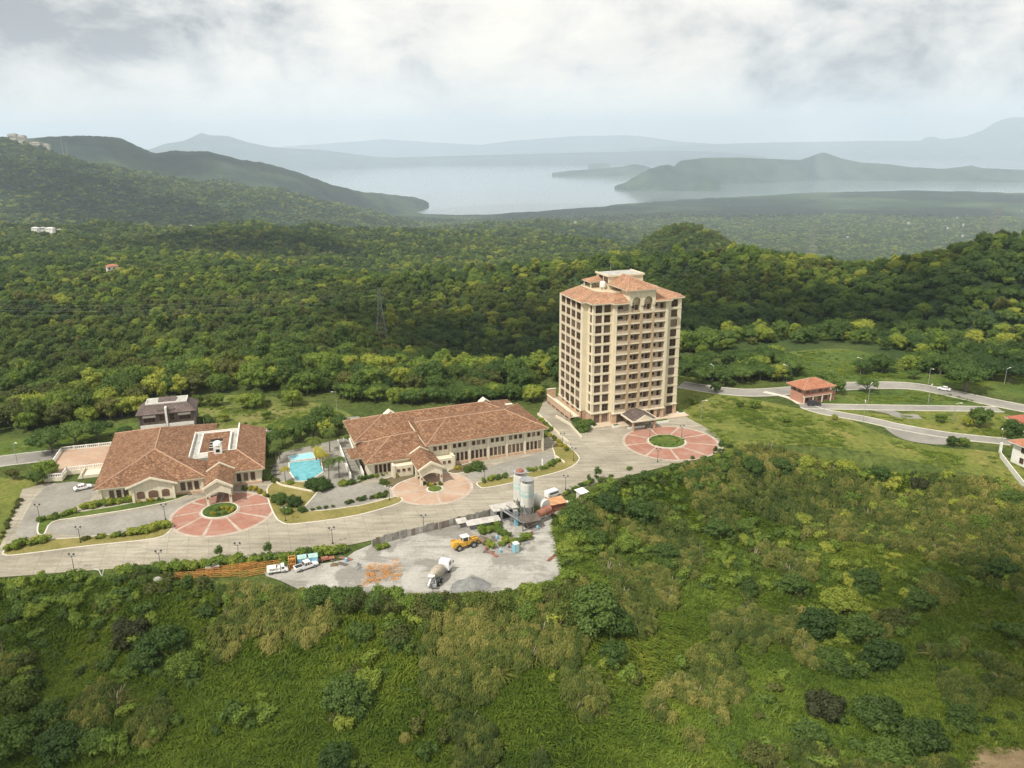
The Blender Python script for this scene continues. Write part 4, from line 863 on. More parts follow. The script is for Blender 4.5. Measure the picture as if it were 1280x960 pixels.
arch_wall(m, g0, g1, CV-.25, CV+.15, TOP-.9, TOP+HA, [(BAYS[1][0]+.1, BAYS[1][1]-.1, TOP+.3, 1.6), (BAYS[2][0]+.1, BAYS[2][1]-.1, TOP+.3, 1.6)])
m.box(g0, g1, CV+.16, 3.3, TOP+2.6, TOP+HA-.002, 0); m.box(g0, g0+.4, CV+.16, 3, TOP+.3, TOP+2.59, 0); m.box(g1-.4, g1, CV+.16, 3, TOP+.3, TOP+2.59, 0)
m.box(g0+.4, g1-.4, CV+1.5, CV+1.84, TOP-.17, TOP+2.58, 0); m.build('attic_arches', M['cream'], tower)
m = MB(); hip(m, g0-1.2, g1+1.3, CV-1.2, 14, TOP+HA+.3, 3.0, ((15.2, 6.0), (15.4, 10.5)), 0, .3, 1, 2)
m.build('roof', [M['tiles_tower'], M['cream2'], M['ridgecap']], tower)
m = MB(); m.box(10.3, 23.0, 10.8, 20.0, TOP+2.4, TOP+6.5, 0); m.box(9.9, 23.4, 10.4, 20.4, TOP+6.5, TOP+6.8, 0); m.box(10.4, 22.9, 10.9, 19.9, TOP+6.801, TOP+6.86, 1)
for a, b in ((9.9, 10.2), (23.1, 23.4)): m.box(a, b, 10.4, 20.4, TOP+6.802, TOP+7.1, 0)
m.box(10.2, 23.1, 10.4, 10.7, TOP+6.802, TOP+7.1, 0)
ph = m.build('penthouse', [M['cream'], M['roofslab']], tower)
for y in (12.6, 16.4): place('window', window_mesh(2.8, 1.8, 1, 1), ph, 10.2, y, TOP+4.5, -math.pi/2)
m = MB(); hip(m, 5.0, 10.2, 14, 20.5, TOP+4.6, 1.4, ((9.4, 16.4), (9.4, 17.6)), 0, .25, 1, None)
for x, y in ((5.6, 14.6), (5.6, 19.8), (8.9, 14.5)): m.box(x, x+.35, y, y+.35, TOP+2.4, TOP+4.34, 1)
m.build('roof_canopy', [M['tiles_tower'], M['cream2']], tower)
m = MB(); m.lathe((8.6, 11.6, TOP+3.2), [(.9, 0), (1.0, .2), (1.0, 1.5), (.6, 1.9), (.1, 2.0)], 14)
for a in (0, 1.57, 3.14, 4.71): m.box(8.5+.7*math.cos(a), 8.7+.7*math.cos(a), 11.5+.7*math.sin(a), 11.7+.7*math.sin(a), TOP+2.5, TOP+3.2)
m.build('water_tank', M['white'], tower)
m = MB(); m.tube((15, 19, TOP+6.8), (15, 19, TOP+10.6), .06); m.tube((14.7, 19, TOP+10), (15.3, 19, TOP+10), .03); m.build('antenna', M['grey_conc'], tower)
# entrance canopy
m = MB(); cx0, cx1, cy0, cy1, cz = 9.6, 18.6, CV-8.4, CV-.3, 3.45
m.add([(cx0, cy0, cz), (cx1, cy0, cz), (cx1, cy1, cz), (cx0, cy1, cz), ((cx0+cx1)/2-.4, cy0+3.4, cz+1.7), ((cx0+cx1)/2+.4, cy1, cz+1.7)], [(0,1,4),(1,2,5,4),(3,0,4,5),(2,3,5)], 0)
m.box(cx0-.15, cx1+.15, cy0-.15, cy0+.15, cz-.35, cz+.12, 1); m.box(cx0-.15, cx0+.15, cy0+.16, cy1, cz-.35, cz+.12, 1); m.box(cx1-.15, cx1+.15, cy0+.16, cy1, cz-.35, cz+.12, 1)
m.add([(cx0+1.4, cy0-.02, cz+.13), (cx1-1.4, cy0-.02, cz+.13), ((cx0+cx1)/2, cy0-.02, cz+1.75), (cx0+1.4, cy0+.25, cz+.13), (cx1-1.4, cy0+.25, cz+.13), ((cx0+cx1)/2, cy0+.25, cz+1.75), ((cx0+cx1)/2-.4, cy0+3.4, cz+1.76)], [(0,1,2),(5,4,3),(0,2,5,3),(1,4,5,2),(2,6,5)], 1)
for x in (cx0+.4, cx1-1.0): m.box(x, x+.6, cy0+.5, cy0+1.1, 0, cz-.35, 2)
m.build('entrance_canopy', [M['tiles_dark'], M['cream2'], M['stone']], tower)
# podium on the left with arcaded wall and planter
m = MB(); m.box(LX-3.3, LX-3.0, 5.5, TD+3, 0.9, 3.0, 0); m.box(LX-3.4, LX-2.9, 5.4, TD+3.1, 3.0, 3.3, 1)
m.box(LX-3.3, LX-.01, TD+2.7, TD+3, 0, 5.0, 0); m.box(LX-3.0, LX-.02, 5.5, TD+2.7, 1.2, 1.5, 1); m.box(LX-3.4, LX-.02, TD+2.6, TD+3.1, 5.0, 5.3, 1)
for y in range(6, 26, 4): m.box(LX-3.3, LX-3.0, y, y+.6, 0, .9, 0)
m.box(LX-1.5, LX-.02, 5.5, TD+2.6, 0, 1.19, 2)  # dark strip paints the shade of the opening under the wall
m.build('podium', [M['stone'], M['cream2'], M['dark']], tower)
for v in (6.9, 11.1, 15.4, 19.6):
    m = MB(); m.box(-.9, .9, -.06, 0, 0, 1.7); m.yprism([(-.9, 1.7)]+[(-.9*math.cos(math.pi*i/8), 1.7+.8*math.sin(math.pi*i/8)) for i in range(9)]+[(.9, 1.7)], -.06, 0, 0, 'y')
    oo = m.build('arched_window', M['glass'], tower); oo.location = (LX-.004, v, 2.6); oo.rotation_euler = (0, 0, -math.pi/2)
# terrace steps, planters
m = MB(); m.box(-1, TW+3, CV-1.5, 2, 0.02, .35, 0); m.box(7, 20, CV-3.4, CV-1.51, .02, .25, 0); m.build('entrance_terrace', M['tan'], tower)
for i, (x, y, l, wd) in enumerate(((-1.6, -2.6, 1.2, 3.4), (5.6, -5.4, 2.2, 1.2), (18.8, -6.6, 6.4, 1.4), (32.2, -1.5, 2.2, 4.8), (9.5, -8.2, 6, .5))):
    m = MB(); m.box(x, x+l, y, y+wd, 0, .75, 0); m.box(x+.2, x+l-.2, y+.15, y+wd-.15, .751, .9, 1); m.build('planter', [M['white'], M['greenlawn']], tower)
# ================================================================== left clubhouse
ANG1 = math.radians(16)
club = empty('clubhouse', (-108, 186, 0.1), ANG1, 'wide cream clubhouse with mottled terracotta roof, arched portico and white chimney', 'clubhouse')
m = MB(); m.box(1.0, 26.9, 1.0, 42.5, 0, 4.3); m.box(26.9, 41.2, 2.8, 34, 0, 4.3); m.box(9.0, 19.4, -0.9, 1.2, 0, 4.3)
m.yprism([(8.9, 4.29), (19.5, 4.29), (14.2, 6.35)], -0.9, 1.0, 0, 'y')
for x in (1.2, 8.2, 9.2, 19.0, 26.0): m.box(x, x+.5, 0.55 if not 9 <= x <= 19.3 else -1.3, 1.0 if not 9 <= x <= 19.3 else -.9, 0, 4.0)
m.box(0.9, 26.8, .8, 1.0, 0, .6, 1); m.box(33.8, 41.3, 2.6, 2.8, 0, .6, 1)
m.build('wall', [M['cream2'], M['stone']], club)
wm1 = window_mesh(1.15, 2.3, 0, 2, .1)
for x in (4.0, 5.7, 7.4, 21.3, 23.0, 24.7): place('window', wm1, club, x, 0.97, 1.1)
for x in (35.4, 37.2, 39.0): place('window', wm1, club, x, 2.77, 1.1)
for y in (6, 12, 18, 30, 36): place('window', wm1, club, .97, y, 1.1, -math.pi/2)
def arch_panel(w_, h_, rise):
    q = MB(); q.yprism([(-w_/2, 0), (w_/2, 0), (w_/2, h_)]+[(w_/2*math.cos(math.pi*i/10), h_+rise*math.sin(math.pi*i/10)) for i in range(1, 10)]+[(-w_/2, h_)], -.04, .02, 0, 'y')
    q.yprism([(-w_/2-.15, -.15), (w_/2+.15, -.15), (w_/2+.15, h_)]+[((w_/2+.15)*math.cos(math.pi*i/10), h_+(rise+.15)*math.sin(math.pi*i/10)) for i in range(1, 10)]+[(-w_/2-.15, h_)], 0.0, .015, 1, 'y')
    for i in range(1, 8): q.box(-w_/2+.1, w_/2-.1, -.07, -.041, i*h_/8+.05, i*h_/8+.12, 0)
    return q
for x, w_ in ((11.2, 1.9), (14.2, 2.4), (17.2, 1.9)):
    oo = arch_panel(w_, 1.5, .55).build('arched_shutter', [M['frame'], M['cream']], club); oo.location = (x, -0.93, .9)
m = MB(); m.add([(0,0,4.5),(27.5,0,4.5),(22.5,44,4.9),(-2.2,44,4.5),(13.7,13.2,9.2),(13.0,31.5,9.2),(27.4,44,4.5),(27.45,11.5,4.5),(22.3,11.5,6.25),(22.3,31.9,6.25),(27.4,31.9,4.5)], [(0,1,4),(1,7,8,4),(4,8,9,5),(10,6,5,9),(6,3,5),(3,0,4,5)], 0)
m.box(22.31, 27.4, 31.91, 32.2, 4.5, 5.0, 1)
m.prism([(.06,.06),(27.4,.06),(27.3,43.9),(-2.1,43.9)], 4.2, 4.49, 1)
for a, b in (((0,0,4.5),(13.7,13.2,9.2)),((27.5,0,4.5),(13.7,13.2,9.2)),((13.7,13.2,9.2),(13,31.5,9.2)),((13,31.5,9.2),(-2.2,44,4.5)),((13,31.5,9.2),(27.4,44,4.5))): m.tube(a, b, .2, None, 5, 2)
m.build('roof', [M['tiles'], M['cream2'], M['ridgecap']], club)
m = MB(); gable(m, 8.0, 20.4, -1.9, 7.6, 4.62, 2.3, 0, 1); m.build('gable_roof', [M['tiles'], M['cream2']], club)
# right wing round a sunken roof court
m = MB(); X0, X1, Y0, Y1 = 27.5, 42.4, 1.6, 35.2
m.add([(27.45,Y0,4.52),(X1,Y0,4.52),(X1,Y1,4.52),(34.9,Y1,6.9),(34.9,11.4,7.3),(27.45,11.4,7.3),(34.9,10.8,7.3)], [(1,2,3,4),(0,1,4,5)], 0)
m.box(27.6, X1-.06, Y0+.06, 11.0, 4.22, 4.5, 1); m.box(35.0, X1-.06, 11.0, Y1-.06, 4.22, 4.5, 1); m.tube((X1,Y0,4.52),(34.9,11.4,7.3), .2, None, 5, 2)
m.box(34.6, 34.95, 11.7, Y1, 4.3, 7.05, 3); m.box(27.46, 34.9, 11.4, 11.7, 4.3, 7.32, 3)
m.build('roof', [M['tiles'], M['cream2'], M['ridgecap'], M['white']], club)
m = MB(); m.box(22.4, 34.6, 11.7, 31.6, 4.5, 5.6, 0); m.box(22.2, 22.4, 11.7, 31.9, 4.5, 6.6, 1); m.box(22.4, 34.6, 31.6, 31.9, 4.5, 6.5, 1)
for a, b, c_, d in ((24.4, 24.8, 13.2, 30.4), (32.4, 32.8, 13.2, 30.4), (24.8, 32.4, 30.0, 30.4), (24.8, 32.4, 13.2, 13.6)): m.box(a, b, c_, d, 5.601, 6.5, 1)
m.add([(24.8,13.6,6.45),(32.4,13.6,6.45),(32.4,30,6.45),(24.8,30,6.45),(27,17,5.8),(30.4,17,5.8),(30.4,26,5.8),(27,26,5.8)], [(0,1,5,4),(1,2,6,5),(2,3,7,6),(3,0,4,7)], 2)
m.box(27, 30.4, 17, 26, 5.61, 5.65, 3)
for y in (19, 21, 23.4): m.box(27, 30.4, y, y+.2, 5.66, 5.8, 1)
m.build('flat_roof', [M['roofslab'], M['white'], M['tiles'], M['dark']], club)
m = MB(); m.box(29.0, 31.2, 10.2, 12.2, 6.5, 9.2, 0); m.lathe((30.1, 11.2, 9.2), [(1.2, 0), (1.25, .15), (1.1, .7), (.75, 1.1), (.1, 1.3)], 14, 0); m.box(29.6, 30.6, 10.16, 10.199, 7.4, 8.3, 1)
m.build('chimney', [M['white'], M['dark']], club)
def portico(root, x0, x1, y0, y1, ze, hr, zf=None):
    c = (x0+x1)/2; m = MB()
    n = 12; a, b = x0+.75, x1-.75; pts = [(a+(b-a)*i/n, 2.75+0.75*math.sin(math.pi*i/n)) for i in range(n+1)]
    for yy in (y0, y1-.5):
        m.box(x0+.1, a, yy, yy+.5, 0, ze-.2); m.box(b, x1-.1, yy, yy+.5, 0, ze-.2)
        for i in range(n): p, q = pts[i], pts[i+1]; m.yprism([p, q, (q[0], ze-.2), (p[0], ze-.2)], yy, yy+.5, 0, 'y')
        m.yprism([(x0+.1, ze-.199), (x1-.1, ze-.199), (c, ze+hr-.45)], yy+.01, yy+.49, 0, 'y')
    for xx in (x0+.1, x1-.6):
        m.box(xx, xx+.5, (y0+y1)/2-.4, (y0+y1)/2+.4, 0, 3.3)
        m.box(xx+.02, xx+.48, y0+.5, y1-.5, 3.3, ze-.2)
    for xx, sg in ((a-.45, 1), (b+.15, 1)): m.box(xx, xx+.3, y0-.12, y0-.003, 1.9, 2.5, 1)
    m.build('portico_wall', [M['cream2'], M['frame']], root)
    m = MB(); gable(m, x0-.35, x1+.35, y0-.5, y1+.6, ze, hr, 0, 1, th=.28)
    for sg, e in ((-1, y0-.5), (1, y1+.4)):
        m.yprism([(x0-.5, ze+.12), (c, ze+hr+.38), (x1+.5, ze+.12), (x1+.5, ze-.15), (c, ze+hr+.05), (x0-.5, ze-.15)][::-1], e-.03, e+.42, 1, 'y')
    m.build('portico_roof', [M['tiles'], M['cream2']], root)
portico(club, 27.7, 34.1, -8.6, 2.4, 4.9, 2.0)
# raised terrace with white balustrade
m = MB(); m.prism([(-17, 21), (-12.2, 20.4), (-11.9, 24.5), (.9, 25.0), (-1.8, 42.8), (-17.2, 42.8)], 0, 1.15, 0); m.prism([(-16.7, 21.3), (-12.4, 20.8), (-12.2, 24.8), (.7, 25.3), (-2, 42.5), (-16.9, 42.5)], 1.151, 1.17, 1)
m.box(-7, 0.9, 20.5, 24.9, 0, .9, 0); m.add([(-8.5,20.4,0),(-7.1,20.4,0),(-7.1,20.4,1.6),(-8.5,24.8,0),(-7.1,24.8,0),(-7.1,24.8,1.6)], [(0,1,2),(5,4,3),(0,2,5,3),(1,4,5,2),(0,3,4,1)], 0)
m.build('terrace', [M['cream2'], M['palered']], club)
m = MB()
def balus(m, pts, z, h=1.0, sp_=.55):
    for (ax, ay), (bx, by) in zip(pts, pts[1:]):
        L = math.hypot(bx-ax, by-ay); n = max(1, int(L/sp_)); m.bar((ax, ay, z+h), (bx, by, z+h), .24); m.bar((ax, ay, z+.12), (bx, by, z+.12), .2)
        for i in range(n+1):
            x, y = ax+(bx-ax)*i/n, ay+(by-ay)*i/n; big_ = i % 6 == 0 or i == n; r = .2 if big_ else .09
            m.box(x-r, x+r, y-r, y+r, z, z+h+(.18 if big_ else -.12))
balus(m, [(-12.1, 20.6), (-16.9, 21.1), (-17.1, 42.7), (-2.4, 42.7)], 1.16); balus(m, [(-12.1, 20.7), (-11.9, 24.7), (.6, 25.2)], 1.16)
m.build('balustrade', M['white'], club)
# ================================================================== long two storey building
ANG2 = math.radians(21)
hall = empty('long_hall', (-48, 198, 0.1), ANG2, 'long cream two storey building with overlapping terracotta hip roofs', 'building')
m = MB(); m.box(26.6, 61.8, 1.6, 27.8, 0, 7.2); m.box(9.0, 26.6, 1.4, 31, 0, 4.3); m.box(26.6, 60, 27.8, 33.5, 0, 5.8)
for i in range(7): x = 27.0+i*5.78; m.box(x-.28, x+.28, 1.25, 1.6, 0, 7.15)
m.box(15.8, 21.0, -1.4, 1.4, 0, 3.3); m.box(27.3, 33.0, -1.2, 1.25, 0, 3.4); m.box(32.5, 33.3, -1.5, 1.0, 0, 4.0); m.box(15.2, 15.9, -1.7, 1.0, 0, 3.8)
m.box(33.3, 61.6, 1.3, 1.6, 0, .75, 1)
m.build('wall', [M['cream2'], M['stone']], hall)
wu = window_mesh(.95, 1.25, 0, 0, .08); wl = window_mesh(.85, 2.5, 0, 1, .08); ws = window_mesh(.8, .8, 0, 0, .08)
for b in range(6):
    c = 27.0+b*5.78+2.89
    for dx in (-1.55, 0, 1.55): place('window', wu, hall, c+dx, 1.57, 5.1)
    if b:
        for dx in (-1.9, -.63, .63, 1.9): place('window', wl, hall, c+dx, 1.57, 1.0)
for x in (11.2, 12.4, 13.6, 14.8): place('window', wl, hall, x, 1.37, 1.0)
for x in (16.8, 18.3, 19.8): place('window', ws, hall, x, -1.43, 1.6)
for x in (28.6, 30.1, 31.6): place('window', ws, hall, x, -1.23, 1.9)
m = MB()
hip(m, 7.6, 63, 14.5, 34.3, 6.1, 3.6, ((18.5, 25.2), (51, 25.2)))
m.build('back_roof', [M['tiles'], M['cream2'], M['ridgecap']], hall)
m = MB(); m.add([(25.4,0.2,7.5),(63.2,0.2,7.5),(63.2,25.5,7.5),(25.4,13,10.4),(35.2,12.4,10.7),(53.6,12.6,10.7),(25.4,20,8.4),(53,25.5,7.5)], [(0,1,5,4),(1,2,5),(0,4,3),(3,4,5,2,7,6),(0,3,6)], 0); m.add([(25.41,.3,7.2),(25.41,25,7.2),(25.41,20,8.35),(25.41,13,10.3),(25.41,.3,7.45)], [(0,4,3,2,1)], 1)
m.box(25.5, 63.1, .26, 25.4, 7.2, 7.49, 1)
for a, b in (((25.4,.2,7.5),(35.2,12.4,10.7)),((25.4,13,10.4),(35.2,12.4,10.7)),((35.2,12.4,10.7),(53.6,12.6,10.7)),((53.6,12.6,10.7),(63.2,.2,7.5)),((53.6,12.6,10.7),(63.2,25.5,7.5))): m.tube(a, b, .18, None, 5, 2)
m.build('main_roof', [M['tiles'], M['cream2'], M['ridgecap']], hall)
m = MB(); hip(m, 7.9, 26.6, .2, 16.5, 4.6, 3.7, ((17.6, 9.8), (26.5, 10.6))); m.build('front_roof', [M['tiles'], M['cream2'], M['ridgecap']], hall)
m = MB(); hip(m, 5.0, 9.8, 5.6, 14, 4.5, .9, ((7.6, 9), (7.6, 10)), caps=None); m.build('side_roof', [M['tiles'], M['cream2'], M['ridgecap']], hall)
for x in (21, 52):
    m = MB(); m.yprism([(x-1.5, 9.2), (x, 10.3), (x+1.5, 9.2)], 25.6, 26.6, 0, 'y'); m.yprism([(x-1.8, 9.15), (x, 10.5), (x+1.8, 9.15), (x+1.8, 8.95), (x, 10.25), (x-1.8, 8.95)][::-1], 25.3, 28, 0, 'y'); m.build('dormer', M['cream2'], hall)
portico(hall, 20.8, 27.2, -9.8, 1.2, 4.8, 1.9)
# ================================================================== unfinished dark roofed house
hp = P(177, 549); house = empty('townhouse', (hp[0], hp[1], 0), math.radians(17), 'grey unfinished house with dark brown roof and white balconies', 'house'); house.scale = (.95, .95, 1.0)
m = MB(); m.box(0, 17, 2.0, 12, 0, 7.6, 0); m.box(-.4, .1, 1.4, 12.2, 0, 7.6, 0); m.box(16.9, 17.4, 1.4, 12.2, 0, 7.6, 0)
m.box(.2, 7.9, 0.2, 1.99, 3.2, 3.5, 1); m.box(9.1, 16.8, .2, 1.99, 3.2, 3.5, 1); m.box(.2, 7.9, .2, .4, 3.501, 4.3, 1); m.box(9.1, 16.8, .2, .4, 3.501, 4.3, 1)
m.box(8.2, 8.8, .1, 2.2, 0, 9.6, 1); m.box(.2, .5, .2, .5, 0, 3.2, 1); m.box(16.5, 16.8, .2, .5, 0, 3.2, 1); m.box(5.8, 8.2, 1.6, 2.0, 4.4, 8.8, 0); m.box(8.8, 11.2, 1.6, 2.0, 4.4, 8.8, 0)
m.box(1, 5, 1.7, 1.99, 6.3, 7.0, 1); m.box(12, 16, 1.7, 1.99, 6.3, 7.0, 1)
m.build('wall', [M['grey_dark'], M['white']], house)
m = MB(); m.add([(-1,.6,7.6),(18,.6,7.6),(18,13,7.6),(-1,13,7.6),(2.2,4.4,10),(14.8,4.4,10),(14.8,10,10),(2.2,10,10)], [(0,1,5,4),(1,2,6,5),(2,3,7,6),(3,0,4,7)], 0); m.box(-.9, 17.9, .7, 12.9, 7.35, 7.59, 0)
m.box(2.2, 14.8, 4.4, 10, 9.7, 10.05, 1); m.box(2.0, 15, 4.2, 4.4, 9.9, 10.35, 2); m.box(2.0, 15, 10, 10.2, 9.9, 10.35, 2); m.box(2.0, 2.2, 4.4, 10, 9.9, 10.35, 2); m.box(14.8, 15, 4.4, 10, 9.9, 10.35, 2)
m.add([(5.8,5,10.06),(11.4,5,10.06),(11.4,9.6,10.7),(5.8,9.6,10.7),(5.8,9.6,10.06),(11.4,9.6,10.06)], [(0,1,2,3),(3,2,5,4),(0,3,4),(1,5,2)], 0)
m.build('roof', [M['tiles_dark'], M['roofslab'], M['white']], house)
for x in (3, 14): place('window', window_mesh(3.6, 1.4, 2, 0), house, x, 1.97, 4.7)
for x in (6.9, 10.1): place('window', window_mesh(1.5, 3.4, 1, 2), house, x, 1.57, 4.9)
for x in (4, 13): place('garage_door', window_mesh(6.6, 2.5, 5, 1), house, x, 1.97, .2)
# ================================================================== gatehouse and right hand houses
g = P(1003, 505); gate = empty('gatehouse', (g[0], g[1], 0), math.radians(20), 'small salmon pink two storey house with orange tiled roof beside the upper road', 'house')
m = MB(); m.box(0, 11.6, 0, 6.8, 0, 5.6); m.box(-.2, 11.8, -.9, -.001, 2.6, 2.85, 1); m.box(-.2, 11.8, -.9, -.8, 2.851, 3.6)
for x in (-.2, 3.6, 7.6, 11.4): m.box(x, x+.35, -.85, -.5, 0, 2.6, 1)
m.build('wall', [M['pink'], M['cream2']], gate)
m = MB(); hip(m, -1.2, 12.8, -1.6, 8.0, 5.7, 2.5, ((4.4, 3.2), (7.2, 3.2)), caps=2); m.build('roof', [M['tiles_orange'], M['pink'], M['ridgecap']], gate)
m = MB(); hip(m, 11.7, 14.2, -.5, 4, 2.6, .8, ((12.8, 1.5), (12.8, 2)), caps=None); m.box(12, 13.9, 0, 3.6, 0, 2.3, 1); m.build('porch', [M['tiles_orange'], M['pink']], gate)
for x in (1.8, 4.4, 7.2, 9.8): place('window', window_mesh(1.4, 1.3, 1, 0), gate, x, -.03, 3.8); place('window', window_mesh(1.4, 1.7, 1, 0), gate, x, -.03, .6)
for y in (2, 4.8): place('window', window_mesh(1.6, 1.3, 1, 0), gate, -.03, y, 3.8, -math.pi/2)
g = P(1297, 592); wh = empty('white_house', (g[0], g[1], 0), math.radians(15), 'white house with orange tiled roof at the right edge', 'house')
m = MB(); m.box(0, 12, 0, 9, 0, 6.2); m.build('wall', M['white'], wh)
m = MB(); hip(m, -1.2, 13, -1.2, 10, 6.3, 2.4, ((4, 4.4), (8, 4.4))); m.build('roof', [M['tiles_orange'], M['white'], M['ridgecap']], wh)
for y, z in ((2, .8), (5.5, .8), (2, 3.9), (5.5, 3.9)): place('window', window_mesh(1.3, 1.6, 1, 0), wh, -.03, y, z, -math.pi/2)
for x in (2, 6): place('window', window_mesh(1.3, 1.6, 1, 0), wh, x, -.03, 3.9)
g = P(1288, 549); rh = empty('red_roofed_house', (g[0], g[1], 0), math.radians(12), 'low house with dull red roof behind the white one', 'house')
m = MB(); m.box(0, 14, 0, 9, 0, 4.0); m.build('wall', M['white'], rh)
m = MB(); hip(m, -1, 15, -1, 10, 4.1, 2.6, ((4.5, 4.5), (9.5, 4.5)), caps=None); m.build('roof', [mat_tiles('dull_red_tiles', (.30, .09, .06), (.34, .11, .07), (.38, .14, .1)), M['white']], rh)
place('window', window_mesh(1.3, 1.6, 1, 0), rh, 2.5, -.03, 1.2); place('window', window_mesh(1.3, 1.6, 1, 0), rh, 6.5, -.03, 1.2)
fp = [P(1250, 566), P(1250, 572), P(1262, 588), P(1284, 616)]
m = MB()
for a, b in zip(fp, fp[1:]):
    d = Vector(b-a); n = Vector((-d.y, d.x, 0)).normalized()*.1; a_, b_ = Vector(a), Vector(b)
    m.add([a_-n, a_+n, b_+n, b_-n]+[q+Vector((0, 0, 1.7)) for q in (a_-n, a_+n, b_+n, b_-n)], [(0,3,2,1),(4,5,6,7),(0,1,5,4),(1,2,6,5),(2,3,7,6),(3,0,4,7)])
m.box(fp[0][0]-.3, fp[0][0]+.3, fp[0][1]-.3, fp[0][1]+.3, 0, 3.2)
tag(m.build('boundary_wall', M['white']), 'white boundary wall in front of the white house', 'wall')
# ------------------------------------------------------------------ vehicles and site equipment
M['car_white'] = mat_plain('white_car_paint', (0.78, 0.78, 0.77), 0.3, var=0.03, spec=0.5)
M['car_dark'] = mat_plain('dark_car_paint', (0.03, 0.035, 0.045), 0.3, var=0.1, spec=0.5)
M['yellow'] = mat_plain('yellow_machine_paint', (0.58, 0.33, 0.04), 0.5, var=0.15, scale=1.5, dirt=0.3)
M['orange'] = mat_plain('orange_steel_paint', (0.50, 0.235, 0.06), 0.6, var=0.25, scale=1.2, dirt=0.4, dirtcol=(0.25, 0.13, 0.05))
M['rubber'] = mat_plain('tyre_rubber', (0.03, 0.03, 0.03), 0.9)
M['steel'] = mat_plain('grey_steel', (0.34, 0.35, 0.35), 0.5, 0.3, var=0.25, scale=1.5, dirt=0.5, dirtcol=(0.22, 0.13, 0.08))
M['silo'] = mat_plain('dusty_white_silo', (0.58, 0.57, 0.52), 0.6, var=0.1, scale=0.8, dirt=0.75, dirtcol=(0.36, 0.30, 0.22))
M['oldsheet'] = mat_plain('old_pale_sheet', (0.46, 0.44, 0.40), 0.7, var=0.2, scale=0.7, dirt=0.8, dirtcol=(0.24, 0.19, 0.14))
M['teal'] = mat_plain('faded_teal_band', (0.36, 0.52, 0.48), 0.6, var=0.15)
M['rust'] = mat_plain('rusty_red_steel', (0.27, 0.115, 0.075), 0.8, var=0.35, scale=1.6)
M['blue'] = mat_plain('light_blue_plastic', (0.22, 0.46, 0.60), 0.5, var=0.12)
M['corr'] = mat_plain('weathered_metal_sheet', (0.25, 0.24, 0.21), 0.7, var=0.4, scale=0.5, dirt=0.8, dirtcol=(0.12, 0.09, 0.07))
M['lampmetal'] = mat_plain('black_lamp_metal', (0.03, 0.03, 0.03), 0.5)
M['lampglass'] = mat_plain('frosted_lamp_glass', (0.5, 0.5, 0.45), 0.3)
M['aggregate'] = mat_ground('grey_aggregate', [(0.15, 0.15, 0.145), (0.21, 0.21, 0.20), (0.26, 0.26, 0.245)], 0.8, 5, 0.3)
M['sand'] = mat_ground('pale_sand', [(0.27, 0.255, 0.225), (0.33, 0.31, 0.28), (0.37, 0.35, 0.315)], 0.8, 5, 0.2)
M['redlight'] = mat_plain('red_lens', (0.4, 0.02, 0.02), 0.3)
def wheel_obj(root, x, y, r, w_, name='wheel'):
    m = MB(); m.tube((0, -w_/2, 0), (0, w_/2, 0), r, None, 16, 0); m.tube((0, -w_/2-.02, 0), (0, w_/2+.02, 0), r*.55, None, 10, 1)
    o = m.build(name, [M['rubber'], M['steel']], root); o.location = (x, y, r); return o
def heading(px0, py0, px1, py1):
    a = P(px0, py0); b = P(px1, py1); return a, math.atan2(b[1]-a[1], b[0]-a[0])
def body_loft(m, secs, mi=0):
    """Sections: (x, halfwidth_low, halfwidth_top, z0, zmid, z1) lofted along x."""
    vs = []
    for x, a, b, z0, zm, z1 in secs: vs += [(x,-a*.94,z0),(x,-a,z0+.15),(x,-a,zm),(x,-b,z1),(x,b,z1),(x,a,zm),(x,a,z0+.15),(x,a*.94,z0)]
    n = 8; fs = []
    for k in range(len(secs)-1):
        for i in range(n): fs.append((k*n+i, k*n+(i+1)%n, (k+1)*n+(i+1)%n, (k+1)*n+i))
    fs.append(tuple(range(n))); fs.append(tuple((len(secs)-1)*n+i for i in range(n))[::-1]); m.add(vs, fs, mi)
def cabin(m, x0, x1, x2, x3, z0, z1, w0, w1, roof=0, glass=1):
    v = [(x0,-w0,z0),(x3,-w0,z0),(x3,w0,z0),(x0,w0,z0),(x1,-w1,z1),(x2,-w1,z1),(x2,w1,z1),(x1,w1,z1)]
    m.add(v, [(0,1,5,4),(1,2,6,5),(2,3,7,6),(3,0,4,7)], glass); m.box(x1-.05, x2+.05, -w1-.03, w1+.03, z1-.01, z1+.07, roof)
    for sgn in (-1, 1):
        for t_ in (0.02, .36, .68, .98):
            a = Vector((x0+(x3-x0)*t_, sgn*(w0+.01), z0)); b = Vector((x1+(x2-x1)*t_, sgn*(w1+.01), z1)); m.bar(a, b, .08, mi=roof)
